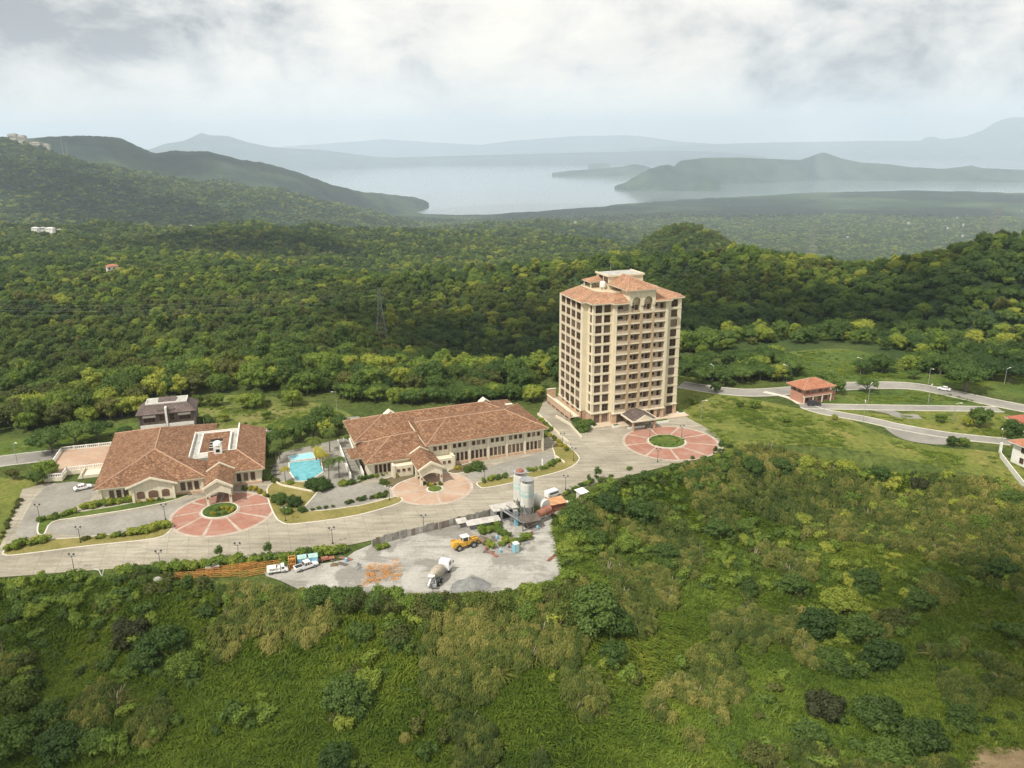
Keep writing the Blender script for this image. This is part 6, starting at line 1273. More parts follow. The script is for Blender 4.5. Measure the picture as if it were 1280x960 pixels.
def pylon(loc, H, label, ang=0, s=1.0):
    v = empty('transmission_pylon', loc, ang, label, 'pylon'); m = MB(); b = H*.11
    lv = [(0, b), (.35, b*.62), (.62, b*.34), (.8, b*.24), (1.0, b*.12)]
    for (f0, w0), (f1, w1) in zip(lv, lv[1:]):
        n = 3
        for k in range(n):
            a0 = f0+(f1-f0)*k/n; a1 = f0+(f1-f0)*(k+1)/n; c0 = w0+(w1-w0)*k/n; c1 = w0+(w1-w0)*(k+1)/n
            C0 = [(-c0,-c0),(c0,-c0),(c0,c0),(-c0,c0)]; C1 = [(-c1,-c1),(c1,-c1),(c1,c1),(-c1,c1)]
            for i in range(4):
                j = (i+1) % 4; m.bar((*C0[i], a0*H), (*C1[i], a1*H), .22*s); m.bar((*C0[i], a0*H), (*C1[j], a1*H), .12*s); m.bar((*C0[j], a0*H), (*C1[i], a1*H), .12*s)
    m.build('mast', M['steel'], v)
    for f, w_ in ((.78, .16), (.88, .13), (.98, .10)):
        m = MB(); w_ *= H; m.bar((-w_, 0, f*H), (w_, 0, f*H), .2*s); m.bar((-w_, 0, f*H), (0, 0, f*H+H*.04), .14*s); m.bar((w_, 0, f*H), (0, 0, f*H+H*.04), .14*s); m.build('cross_arm', M['steel'], v)
    return v
def at_height(px, D): q = PD(px, 300, D); return np.array([q[0], q[1], float(height(q[0], q[1]))])
q = at_height(470, 470); pylon(q, 33, 'grey lattice transmission pylon standing in the dark forest', .3, .38)
q1 = at_height(1015, 760); pylon((q1[0], q1[1], q1[2]), 42, 'thin pylon on the skyline of the right hand hill', .2)
q2 = at_height(1241, 700); pylon(q2, 34, 'thin pylon at the far right of the wooded hill', .2)
qa = at_height(-260, 520)
m = MB()
for f, dx in ((.78, -5.6), (.78, 5.6), (.88, -4.6), (.88, 4.6), (.98, 0)):
    a = Vector((q[0]+dx*.4, q[1]+dx, q[2]+36*f)); b = Vector((qa[0]+dx*.4, qa[1]+dx, qa[2]+34*f)); pr0 = a
    for k in range(1, 25): t_ = k/24; c = a.lerp(b, t_); c.z -= 4*7*t_*(1-t_); m.tube(pr0, c, .028, None, 4, cap=False); pr0 = c
tag(m.build('power_lines', M['steel']), 'thin power lines crossing the forest to the left', 'cable')
# ------------------------------------------------------------------ far settlements
def far_house(px, D, w_, d_, h, mat, roof, label, lift=4.0, name='distant_house', cat='house'):
    q = at_height(px, D); v = empty(name, q, rnd.uniform(-.4, .6), label, cat)
    m = MB(); m.box(-w_/2, w_/2, -d_/2, d_/2, -3, lift+h); m.build('wall', M[mat], v)
    m = MB()
    if roof: hip(m, -w_/2-.5, w_/2+.5, -d_/2-.5, d_/2+.5, lift+h, h*.5, ((-w_*.2, 0), (w_*.2, 0)), caps=None, fas=0); m.build('roof', M[roof], v)
    for k in range(int(w_/4)): o = place('window', window_mesh(1.6, 1.6, 0, 0), v, -w_/2+2+4*k, -d_/2-.05, lift+h*.35)
    return v
far_house(135, 830, 10, 7, 4, 'white', 'tiles_orange', 'lone red roofed house deep in the left forest', 9)
for i, (px, D, w_) in enumerate(((47, 1700, 12), (56, 1720, 10), (65, 1690, 15), (76, 1750, 9), (108, 1800, 9), (240, 2350, 10))):
    far_house(px, D, w_, 8, 3.5, 'white', 'roofslab' if i % 2 else 'white', ['leftmost pale roof of the hillside hamlet', 'second pale roof of the hillside hamlet', 'widest pale roof in the hillside hamlet', 'small pale roof at the right end of the hamlet', 'pale house apart from the hamlet on its right', 'far lone white house on the forested crest'][i], 11)

def crest_at(px, D0, D1):
    best = None
    for D in np.linspace(D0, D1, 60):
        q = PD(px, 300, D); z = float(height(q[0], q[1])); e_ = (z-CZ)/D
        if best is None or e_ > best[0]: best = (e_, D, (q[0], q[1], z))
    return best[2], best[1]
for i, (px, w_, h_) in enumerate(((14, 24, 6), (40, 42, 26), (51, 34, 34), (66, 50, 8), (78, 36, 14))):
    q, D = crest_at(px, 3600, 6200); v = empty('hilltop_building', q, rnd.uniform(-.2, .2), ['small pale building at the far left hilltop', 'broad pale block of the hilltop group', 'tallest pale block of the hilltop group', 'long low hilltop building', 'rightmost of the hilltop buildings'][i], 'building')
    m = MB(); m.box(-w_/2, w_/2, -10, 10, -20, 18+h_*.5); m.box(-w_/4, w_/4, -7, 7, 18+h_*.5, 21+h_*.5); m.build('wall', M['oldsheet'], v)
    m = MB(); [m.box(-w_/2+2, w_/2-2, -10.5, -10.1, 15+k*5, 17+k*5) for k in range(max(1, int(h_*.5/5)))]; m.build('window_band', M['glass'], v)
for px, h_, lab in ((8, 60, 'leftmost thin mast on the hilltop'), (97, 70, 'taller thin mast on the hilltop'), (102, 50, 'shorter thin mast on the hilltop')):
    q, D = crest_at(px, 3600, 6200); m = MB(); m.tube((0, 0, 0), (0, 0, 25+h_), 1.3, .5, 5); m.bar((-2.5, 0, 20+h_), (2.5, 0, 20+h_), .8); o = m.build('radio_mast', M['steel']); o.location = q; tag(o, lab, 'mast')
hm = MB(); hm.box(-8, 8, -6, 6, -6, 9, 0); hm.yprism([(-7, 9), (0, 13), (7, 9)], -9, 9, 1, 'x')
h0 = None
for i in range(18):
    zone = rnd.choice([(800, 1010, 5200, 8200), (1010, 1070, 4200, 5000), (560, 720, 2600, 3600), (1070, 1280, 4300, 7500), (700, 800, 5000, 6800)])
    D = rnd.uniform(*zone[2:]); px = rnd.uniform(*zone[:2]); q = at_height(px, D)
    if q[2] < LAKE_Z+6: continue
    if h0 is None: o = h0 = hm.build('distant_house', [M['oldsheet'], M['roofslab']])
    else: o = h0.copy(); COL.objects.link(o)
    k = rnd.uniform(.5, 1.05); o.location = (q[0], q[1], q[2]+12); o.rotation_euler = (0, 0, rnd.random()*3); o.scale = (k, k, k*.9); tag(o, 'tiny pale house speck in the far wooded lowland', 'house', 'far scattered houses in the lowland')

# site clutter
for i in range(34):
    px, py = rnd.choice([(618, 672), (640, 668), (668, 664), (655, 682), (610, 690), (690, 700), (700, 640), (585, 668), (630, 690), (452, 706), (425, 702), (415, 728)]); q = P(px+rnd.uniform(-9, 9), py+rnd.uniform(-6, 6)); kd = i % 4; m = MB()
    if kd == 0: [m.box(-1.3, 1.3, .3*j, .3*j+.2, .02+.06*(j % 2), .1+.06*(j % 2)) for j in range(4)]; nm, mt, lb, ct = 'plank_stack', 'grey_dark', 'small stack of old planks on the yard', 'planks'
    elif kd == 1: m.lathe((0, 0, 0), [(.28, 0), (.3, .05), (.3, .85), (.27, .9)], 10); nm, mt, lb, ct = 'steel_drum', rnd.choice(['blue', 'rust', 'steel']), 'steel drum standing in the yard clutter', 'drum'
    elif kd == 2: m.add([(-.9,-.6,0),(.9,-.7,0),(1.0,.6,0),(-.8,.7,0),(-.4,-.2,.45),(.35,-.3,.55),(.3,.3,.4),(-.3,.2,.5)], [(0,1,5,4),(1,2,6,5),(2,3,7,6),(3,0,4,7),(4,5,6,7)]); nm, mt, lb, ct = 'rubble_heap', rnd.choice(['aggregate', 'sand', 'soil']), 'low rubble heap on the yard', 'rubble'
    else: [m.tube((-1.6, .2*j, .12), (1.6, .2*j+rnd.uniform(-.2, .2), .12), .08) for j in range(4)]; nm, mt, lb, ct = 'pipe_bundle', rnd.choice(['rust', 'steel']), 'loose bundle of steel pipes on the yard', 'pipes'
    o = m.build(nm, M[mt]); o.location = (q[0], q[1], .11); o.rotation_euler = (0, 0, rnd.random()*3); tag(o, lb, ct, ct+' lying about the yard')
# ------------------------------------------------------------------ pool court
deck = [(345,612),(338,590),(352,566),(396,556),(430,548),(448,556),(452,600),(440,606),(392,614),(380,620)]
sheet('pool_deck', deck, 0.115, 'parking', 'paved deck round the swimming pool', 0)
t = NT('pool_water'); pos = t.coord('Position')
M['pool'] = t.princ(t.ramp(t.noise(pos, 0.7, 5, 0.7), [(0.35, (0.09, 0.33, 0.38)), (0.65, (0.20, 0.48, 0.52))]), 0.12, 0, 0.5, t.bump(t.noise(pos, 2.5, 3, .6), .15, .05))
M['pool_lt'] = mat_plain('shallow_pool_water', (0.34, 0.62, 0.68), 0.12, var=.08, spec=.5)
for q, mt, lab in (([(362,579),(399,575),(404,590),(387,601),(371,602),(362,589)], 'pool', 'turquoise main swimming pool'), ([(361,571),(390,566),(393,573),(363,577)], 'pool_lt', 'pale shallow pool behind the main pool')):
    p = pxpoly(q); o = None; m = MB(); m.prism(inset(p, -.45), .12, .22); tag(m.build('pool_coping', M['kerb']), 'stone edge of the '+lab, kind='structure')
    m = MB(); m.prism(p, .13, .235); tag(m.build('pool_water', M[mt]), lab, kind='structure')
for i, (px, py) in enumerate(((342, 584), (344, 589), (346, 594))):
    q = P(px, py); v = empty('sun_lounger', (q[0], q[1], .12), .2, ['dark lounger farthest from the lawn by the pool', 'middle one of three dark loungers by the pool', 'dark lounger nearest the lawn by the pool'][i], 'lounger', 'dark loungers left of the pool')
    m = MB(); m.box(-1, .5, -.35, .35, .3, .4); [m.box(x, x+.08, y, y+.08, 0, .3) for x in (-.95, .35) for y in (-.33, .25)]; m.build('frame', M['grey_dark'], v); m = MB(); m.add([(.5,-.35,.4),(.5,.35,.4),(1.0,.35,.8),(1.0,-.35,.8),(.5,-.35,.3),(.5,.35,.3),(1.05,.35,.72),(1.05,-.35,.72)], [(0,1,2,3),(4,7,6,5),(0,3,7,4),(1,5,6,2),(3,2,6,7)]); m.build('backrest', M['frame'], v)
# stair beside the hall and low walls
m = MB(); a = P(430, 556); b = P(447, 600); d = (b-a); L = np.hypot(*d[:2]); an = math.atan2(d[1], d[0]); mm = MB()
for k in range(12): mm.box(L*k/12, L*(k+1)/12-.02, -1.6, 1.6, .1, 1.5-k*.11)
mm.box(0, L, 1.6, 1.9, .1, 2.0, 1); mm.box(0, L, -1.9, -1.6, .1, 2.0, 1); o = mm.build('garden_steps', [M['parking'], M['white']]); o.location = (a[0], a[1], 0); o.rotation_euler = (0, 0, an); tag(o, 'long pale garden steps between pool and hall', 'steps')
# low curved ramp walls beside the tower
def lowwall(pts, h, label, w_=.35, mat='cream2', z=0.1):
    m = MB(); p = [P(*q) for q in pts]
    for a, b in zip(p, p[1:]):
        d = b-a; n = np.array([-d[1], d[0], 0])/max(np.hypot(*d[:2]), .01)*w_/2
        m.add([a-n+(0,0,z), a+n+(0,0,z), b+n+(0,0,z), b-n+(0,0,z), a-n+(0,0,h), a+n+(0,0,h), b+n+(0,0,h), b-n+(0,0,h)], [(0,3,2,1),(4,5,6,7),(0,1,5,4),(1,2,6,5),(2,3,7,6),(3,0,4,7)])
    tag(m.build('low_wall', M[mat]), label, 'wall')
lowwall([(672,519),(684,530),(700,546),(712,556)], .9, 'low cream wall on the outer side of the tower ramp')
lowwall([(695,522),(712,532),(722,543),(727,549)], .9, 'curved low cream wall along the planted side of the tower ramp')
lowwall([(722,514),(715,507),(704,500)], .9, 'short low wall below the tower arcade')
lowwall([(695,572),(706,580)], .7, 'slanted white wall piece on the ramp lawn')
lowwall([(345,604),(352,608),(392,616)], .6, 'low pale wall below the pool deck')
m = MB(); m.box(-.25, .25, -.25, .25, 0, .8); m.lathe((0, 0, .8), [(.2, 0), (.3, .4), (.25, .9), (.14, 1.1), (.2, 1.3), (.08, 1.5)], 10); o = m.build('statue', M['white']); o.location = tuple(P(678, 583)+Z0); tag(o, 'small white statue among shrubs before the long building', 'statue')
# ------------------------------------------------------------------ garden planting
def palm(px, py, s, label, mat=0, group=None):
    q = P(px, py); r = empty('palm_tree', (q[0], q[1], .1), rnd.random()*6, label, 'palm tree', group); r.scale = (s, s, s)
    link('trunk', PALM_T, r); link('crown', PALM_CY if mat else PALM_C, r); return r
for px, py, s, lab, c in ((350,575,.85,'palm at the left corner of the shallow pool',0),(346,581,.75,'palm left of the main pool',0),(396,576,.95,'large palm at the back right of the pool',0),(405,590,.8,'yellow leaved palm right of the pool',1),(401,583,.75,'smaller yellow palm beside the pool',1),(411,600,.8,'palm below the yellow palms',0),(424,598,.85,'rightmost palm of the pool group',0),(357,603,.6,'small yellowish palm at the near left pool corner',1),(364,566,.6,'short palm behind the shallow pool',0)):
    palm(px, py, s, lab, c)
gt = [  # garden trees: px, py, kind, scale, label
 (403,612,'bush0',1.0,'round dark tree at the near right corner of the pool'),(392,610,'bush0',.8,'dark bushy tree left of the round one by the pool'),(428,607,'bush1',.55,'green bush right of the pool trees'),(440,606,'bush1',.5,'small tree beside the pool steps'),
 (352,628,'bush1',.85,'broad tree on the left of the corner lawn'),(368,632,'bush0',.8,'darker tree in the middle of the corner lawn'),(357,643,'bush1',.6,'low tree nearest the drive on the corner lawn'),(378,640,'bush0',.45,'small bush at the right of the corner lawn trees'),
 (344,603,'bush2',.45,'olive bush beside the pool deck'),(362,606,'bush1',.4,'low bush at the near pool edge'),(338,600,'bush1',.5,'bush between clubhouse and pool'),
 (728,538,'bush0',1.0,'dark tree before the tower arcade'),(736,533,'bush0',.75,'dark tree beside the tower entrance planter'),(722,531,'bush0',.65,'smaller dark tree at the tower ramp'),
 (597,588,'bush0',.75,'rounded dark hedge bush right of the second portico'),(586,590,'bush3',.6,'bright bush beside the second portico'),(480,606,'bush3',.5,'clipped bright hedge left of the second portico'),
 (496,597,'shrub3',1.3,'yellow shrub bed left of the second portico'),(508,592,'shrub3',1.1,'yellow shrubs close to the second portico'),(573,588,'shrub3',1.3,'yellow shrubs right of the second portico'),
 (478,622,'bush3',.45,'bright green bush on the right end of the corner lawn'),
]
for px, py, k, s, lab in gt: shrub(lab, px, py, k, s, None, 'garden_bush', 'bush')
def row(pts, kind, s, label, group, cnt, name='hedge_shrub', jit=.6, sz=None):
    p = [P(*q) for q in pts]; L = [math.hypot(*(b-a)[:2]) for a, b in zip(p, p[1:])]; tot = sum(L)
    for i in range(cnt):
        u = tot*(i+.5)/cnt; k = 0
        while u > L[k]: u -= L[k]; k += 1
        q = p[k]+(p[k+1]-p[k])*u/L[k]; o = link(name, CR[kind if isinstance(kind, str) else rnd.choice(kind)], None, (q[0]+rnd.uniform(-jit, jit), q[1]+rnd.uniform(-jit, jit)*.5, .12)); ss = s*rnd.uniform(.8, 1.2)
        o.scale = (ss, ss, ss*(sz or 1)); o.rotation_euler = (0, 0, rnd.random()*6.28); tag(o, label, 'shrub', group)
row([(103,637),(130,632),(160,628),(200,620),(238,610)], 'shrub1', 1.35, 'clipped dark hedge shrub under the left clubhouse windows', 'hedge under the left clubhouse', 26, jit=.3)
row([(53,652),(60,650),(75,647),(98,640)], ['shrub1','shrub0'], 1.0, 'dark shrub in the hedge strip left of the clubhouse', 'shrubs left of the clubhouse', 9)
row([(170,630),(200,625),(240,612)], ['shrub3','shrub2'], .75, 'low yellow green shrub before the clubhouse hedge', 'yellow shrubs by the clubhouse', 10)
row([(295,606),(335,600)], 'shrub1', .9, 'dark hedge shrub right of the clubhouse portico', 'hedge right of the portico', 6)
row([(305,612),(320,614),(338,624)], ['shrub3','shrub2'], 1.0, 'yellow shrub beside the first red plaza', 'yellow shrubs by the first plaza', 8)
row([(10,690),(30,682),(62,677)], ['shrub0','shrub1'], 1.5, 'bushy shrub at the left end of the drive island', 'shrubs at the left end of the drive island', 8)
row([(100,676),(125,673),(160,669)], ['shrub0','shrub4'], 1.0, 'loose shrub in the drive island', 'loose shrubs in the drive island', 7)
row([(165,669),(185,666),(207,660)], ['shrub0','shrub1'], 1.5, 'dense shrub at the right end of the drive island', 'dense shrubs at the right end of the drive island', 9)
row([(4,675),(12,648),(24,625)], ['shrub4'], .9, 'dry reddish shrub along the left parking edge', 'shrubs along the left parking edge', 10)
row([(266,643),(274,646),(285,643),(292,638),(270,638)], ['shrub2','shrub3'], .95, 'flowering shrub in the round bed before the clubhouse portico', 'shrubs in the first round bed', 8)
row([(530,606),(540,609),(551,606)], ['shrub2','shrub3'], .85, 'yellow green shrub in the bed before the second portico', 'shrubs in the second round bed', 5)
row([(812,554),(826,558),(842,557),(853,551),(838,546),(820,547)], ['shrub0','shrub2'], .6, 'low shrub in the round bed of the tower plaza', 'shrubs in the tower plaza bed', 14)
row([(383,640),(400,637),(420,634)], ['shrub0','shrub1'], .55, 'tiny shrub along the parking court edge', 'shrubs along the parking court', 6)
row([(430,631),(445,627),(462,624),(485,617)], ['shrub0','shrub4'], .9, 'shrub on the right half of the corner lawn', 'shrubs on the right half of the corner lawn', 8)
row([(447,600),(470,597),(487,592)], 'shrub1', .8, 'dark hedge shrub beneath the small hall windows', 'hedge under the small hall windows', 9, jit=.25)
row([(604,603),(618,600),(632,596)], ['shrub0','shrub1'], 1.1, 'shrub at the left end of the ramp lawn', 'shrubs at the left end of the ramp lawn', 6)
row([(662,590),(680,586),(700,577)], ['shrub0','shrub1'], 1.0, 'shrub near the white statue', 'shrubs near the white statue', 8)
row([(688,545),(698,553),(709,565)], ['shrub3','shrub2'], 1.0, 'yellow shrub on the ramp lawn', 'yellow shrubs on the ramp lawn', 8)
row([(690,540),(680,530),(676,525)], ['shrub0','shrub1'], 1.1, 'green shrub outside the tower ramp wall', 'shrubs outside the ramp wall', 5)
row([(148,720),(175,717),(215,713),(250,710),(300,705),(350,700),(400,694),(435,690)], ['shrub1','shrub0'], 1.7, 'dark hedge shrub along the near side of the drive', 'rough hedge along the drive', 44, jit=1.2)
row([(352,712),(368,706)], ['shrub0'], 1.2, 'weedy shrub behind the utility truck', 'weeds behind the utility truck', 3)
row([(468,688),(485,684)], ['shrub0'], .9, 'weed clump at the left end of the corrugated fence', 'weeds at the fence end', 5)
row([(612,688),(625,680),(640,678),(660,676),(600,664),(612,658),(622,668)], ['shrub1','shrub0'], 1.3, 'weedy bush below the batching plant', 'weedy bushes below the batching plant', 16, jit=1.5)
row([(700,620),(715,616),(740,604),(760,600)], ['shrub1','shrub0'], 1.0, 'bush along the drive near the guard hut', 'bushes near the guard hut', 9)
for i, (px, py, s, lab) in enumerate(((275,700,.9,'pointed young conifer in the hedge left'), (336,697,.95,'broad pointed conifer in the hedge beside the plaza'), (747,600,1.0,'slim dark conifer on the drive edge'), (736,603,.6,'short dark conifer left of the slim one'), (901,566,1.05,'dark conifer at the right tip of the tower plaza'), (894,570,.75,'smaller conifer beside the plaza tip'))):
    shrub(lab, px, py, 'cone0', s, None, 'conifer', 'conifer')
for i, (px, py, s) in enumerate(((787,588,.7), (865,574,.6), (764,597,.6), (840,583,.5), (912,560,.8))): shrub(['round shrub left on the kerb below the tower plaza', 'tiny shrub right below the tower plaza', 'bush where the drive meets the slope', 'tiny shrub middle below the plaza', 'loose shrub just right of the plaza tip'][i], px, py, 'shrub0', s*1.4)
# trees round the clubhouse, behind the hall and along the upper road
T_ = [
 (66,566,'umbrella0',1.1,'wide flat crowned tree left of the terrace'),(96,557,'umbrella1',1.1,'flat crowned tree behind the terrace'),(122,550,'umbrella0',.85,'third flat crowned tree by the clubhouse roof'),(58,600,'broad0',.75,'bushy tree at the corner of the terrace'),(48,606,'dark0',.55,'low dark tree left of the terrace'),
 (17,600,'olive0',.5,'olive bush by the old road'),(158,548,'umbrella1',.55,'small flat crowned tree left of the townhouse'),(258,535,'dark0',.6,'dark tree right of the townhouse'),(280,527,'broad1',.4,'round bush in the rough meadow'),(333,524,'broad1',.4,'lone round bush right in the rough meadow'),
 (345,560,'dark0',.75,'dark tree beside the clubhouse right wing'),(355,550,'broad0',.7,'green tree behind the shallow pool'),(372,552,'dark0',.9,'dense dark tree behind the pool'),(392,546,'dark0',.95,'largest dark tree behind the pool'),(410,545,'broad1',.8,'round tree behind the pool deck'),(425,543,'dark0',.85,'dark tree beside the hall roof corner'),(365,538,'umbrella1',.6,'flat tree behind the pool trees'),(405,530,'dark0',.9,'dark tree farther behind the pool'),(345,545,'broad2',.6,'bush in front of the meadow track'),(340,570,'bright0',.5,'bright tree against the clubhouse wall'),
 (872,480,'umbrella0',.8,'dark flat tree right behind the tower'),(905,482,'dark0',.8,'dark tree left on the upper road'),(928,478,'umbrella0',.9,'spreading tree behind the upper road'),(950,474,'umbrella1',.9,'second spreading tree behind the upper road'),(1045,492,'dark0',.75,'dark tree just right of the gatehouse'),(1030,482,'umbrella1',.8,'spreading tree behind the gatehouse'),
 (1083,491,'umbrella1',.75,'open flat crowned tree on the green lawn'),(1100,462,'dark0',.85,'round dark tree alone in the bright meadow'),(1142,474,'umbrella1',.55,'small flat tree beside the upper road'),(1207,489,'umbrella0',1.55,'very wide umbrella tree over the upper road'),(1240,474,'umbrella0',1.1,'umbrella tree right of the widest one'),(1262,478,'umbrella1',1.1,'umbrella tree at the far right of the upper road'),(1175,468,'umbrella1',1.1,'umbrella tree left of the widest one'),(1275,465,'dark0',1.1,'dark tree at the right edge behind the road'),
 (895,490,'dark0',.5,'bushy small tree by the upper road curve'),(925,509,'broad0',.3,'left of two small bushes on the sloping field'),(944,510,'broad1',.42,'right and larger of two small bushes on the sloping field'),(866,505,'broad0',.3,'small tree close to the tower on the field'),(982,528,'broad2',.3,'lone small bush in the middle of the sloping field'),
 (1043,525,'broad0',.26,'small round tree on the lower road verge'),(1225,534,'dark0',.85,'dark bushy tree inside the road loop'),(1208,532,'broad1',.45,'low bush left of the dark loop tree'),(1175,528,'broad1',.4,'bush by the spur road'),(1190,558,'dark0',.42,'left of two round trees at the parking bay'),(1204,558,'broad1',.38,'right of two round trees at the parking bay'),(1266,548,'dark0',.8,'tree beside the red roofed house'),(1273,560,'dark0',.5,'bush before the red roofed house'),
]
for px, py, k, s, lab in T_:
    q = P(px, py); tree('garden_tree', lab, kind=k, s=s, trunk='umbrella' if k[0] == 'u' else 'broad', loc=(q[0], q[1], 0))
for i in range(110):
    px = 850+rnd.random()*430; lo_ = 442 if (px < 985 or px > 1130) else 462; py = lo_+rnd.random()*(470-lo_)+(8 if px < 985 else 0)*rnd.random(); q = P(px, py); k = rnd.choice(['umbrella0', 'dark0', 'broad1', 'umbrella1'])
    if 1000 < px < 1150 and rnd.random() < .75: continue
    tree('roadside_tree', '%s tree in the row behind the upper road' % lookw[k.rstrip('012')], kind=k, s=rnd.uniform(.6, .95), trunk='umbrella' if k[0] == 'u' else 'broad', loc=(q[0], q[1], 0), group='%s trees behind the upper road' % lookw[k.rstrip('012')])
for i in range(18):
    px = rnd.choice([rnd.uniform(856, 980), rnd.uniform(1165, 1290)]); q = P(px, rnd.uniform(469, 477)); k = rnd.choice(['umbrella0', 'dark0', 'umbrella1'])
    tree('roadside_tree', '%s tree close along the far side of the upper road' % lookw[k.rstrip('012')], kind=k, s=rnd.uniform(.6, 1.0), trunk='umbrella' if k[0] == 'u' else 'broad', loc=(q[0], q[1], 0), group='%s trees along the far side of the upper road' % lookw[k.rstrip('012')])
for i in range(30):
    px = 440+rnd.random()*240; py = 507-rnd.random()*8-(px-440)*.02; q = P(px, py); k = rnd.choice(['umbrella0', 'dark0', 'broad1', 'broad2'])
    tree('roadside_tree', '%s tree directly behind the hall roof' % lookw[k.rstrip('012')], kind=k, s=rnd.uniform(.6, .85), loc=(q[0], q[1], 0), group='%s trees directly behind the hall' % lookw[k.rstrip('012')])
for i in range(26):
    px = rnd.choice([rnd.uniform(-10, 175), rnd.uniform(235, 440)]); py = 533-.06*px-rnd.random()*12; q = P(px, py); k = rnd.choice(['dark0', 'broad1', 'broad2', 'bright0'])
    tree('roadside_tree', '%s tree at the edge of the left meadow' % lookw[k.rstrip('012')], kind=k, s=rnd.uniform(.5, .9), loc=(q[0], q[1], 0), group='%s trees at the left meadow edge' % lookw[k.rstrip('012')])
# ------------------------------------------------------------------ foreground slope: grass, reeds, bushes
gproto = []
for i in range(3):
    o = link('long_grass', tuft('long_grass', 'grass', 34, 1.05, .13, .75, 1.1, seed=70+i), None, hit(*((300, 820), (760, 930), (900, 880))[i])); tag(o, 'tuft of long grass on the near slope', kind='stuff'); gproto.append(o)
rproto = []
for i in range(4):
    q = hit(*((560, 810), (620, 850), (350, 770), (600, 780))[i])
    o = link('reed_clump', cane_clump('reed_clump', 'reed', 1.15, 1.7+.5*(i == 1), 95, 7, .5, seed=80+i) if i < 3 else tuft('reed_clump', 'reed', 60, 2.3, .15, .8, 1.0, seed=88, plumes=5), None, q)
    tag(o, ['leafy olive cane clump in the big reed bed', 'tallest leafy cane clump in the big reed bed', 'olive cane clump in the small left bed', 'grassy reed clump with pale plumes in the big bed'][i], 'reeds'); rproto.append(o)
p = polar_pts(84, 250, 0.95, 1.0, 49); d = sdf(PLAT, p[:, 0], p[:, 1]); D = np.hypot(p[:, 0], p[:, 1]); p = p[(d > 0.3) & (D < 235)]
BARE = [tuple(hit(a, b)[:2]) for a, b in ((1205, 962), (1228, 936), (1262, 932), (1300, 938), (1300, 985), (1215, 985))]
bs = sdf(BARE, p[:, 0], p[:, 1])+fbm(p[:, 0], p[:, 1], 3, 2)*3; p = p[bs > 0]; z = height(p[:, 0], p[:, 1])
bx, by = np.meshgrid(np.arange(min(q[0] for q in BARE)-3, max(q[0] for q in BARE)+3, .6), np.arange(min(q[1] for q in BARE)-3, max(q[1] for q in BARE)+3, .6)); ny, nx = bx.shape
bz = height(bx, by)+.22-np.clip(sdf(BARE, bx, by)-1, 0, 1)*.6; i_, j_ = np.meshgrid(np.arange(ny-1), np.arange(nx-1), indexing='ij'); q_ = (i_*nx+j_).ravel()
M['bare'] = mat_ground('bare_tan_earth', [(0.16, 0.115, 0.06), (0.24, 0.175, 0.095), (0.30, 0.23, 0.13)], 0.3, 3, 0.3)
tag(link('bare_ground', quadmesh('bare_ground', np.stack([bx, by, bz], -1).reshape(-1, 3), np.stack([q_, q_+1, q_+nx+1, q_+nx], -1), M['bare'], smooth=True)), 'bare tan earth in the bottom right corner', kind='structure')
REEDS = [(575,800,62),(600,840,42),(640,790,45),(560,840,40),(640,745,35),(730,870,40),(700,800,45),(790,770,35),(820,740,38),(770,720,30),(365,765,28),(385,790,22),(120,890,38),(190,905,28),(905,790,25),(1010,820,22),(1170,740,22),
 (950,610,45),(1010,620,55),(1070,640,50),(1130,660,50),(1190,680,45),(1240,700,45),(880,600,35),(1180,620,45),(1240,640,40),(830,660,30),(1270,670,30),(600,940,28),(940,800,20),(860,690,25),(340,815,14),(720,760,30),(1200,870,25)]
f_, r_, u_ = _f, R2, U2
def to_px(X, Y, Z):
    v = np.stack([X, Y, Z-CZ], -1); w_ = v@f_; return 640+F*(v@r_)/w_, 480-F*(v@u_)/w_
RC = [(hit(a, b), r/F*math.hypot(*hit(a, b)[:2])*1.05) for a, b, r in REEDS]
rd = np.zeros(len(p))
for c, r in RC: rd = np.maximum(rd, 1-np.hypot((p[:, 0]-c[0]), (p[:, 1]-c[1])/1.35)/r)
rn = fbm(p[:, 0], p[:, 1], 14, 3); isr = (rd+rn*.55) > 0.10
g_ = p[~isr]; zg = z[~isr]; s = 0.75+.6*rng.random(len(g_))+.35*fbm(g_[:, 0], g_[:, 1], 9, 2)
scatter('grass', np.column_stack([g_, zg]), rng.integers(0, 3, len(g_)), np.stack([s, s, s*(.8+.4*rng.random(len(s)))], -1), gproto, 'rank green grass covering the near slope', 5)
r0 = p[isr]; zr0 = z[isr]; kp = rng.random(len(r0)) < .78; r0 = r0[kp]; zr0 = zr0[kp]; s = .55+.6*rng.random(len(r0))
scatter('reeds', np.column_stack([r0, zr0]), np.where(rng.random(len(r0)) < .10, 3, rng.integers(0, 3, len(r0))), np.stack([s, s, s], -1), rproto, 'beds of tan flowering reeds on the near slope', 6)

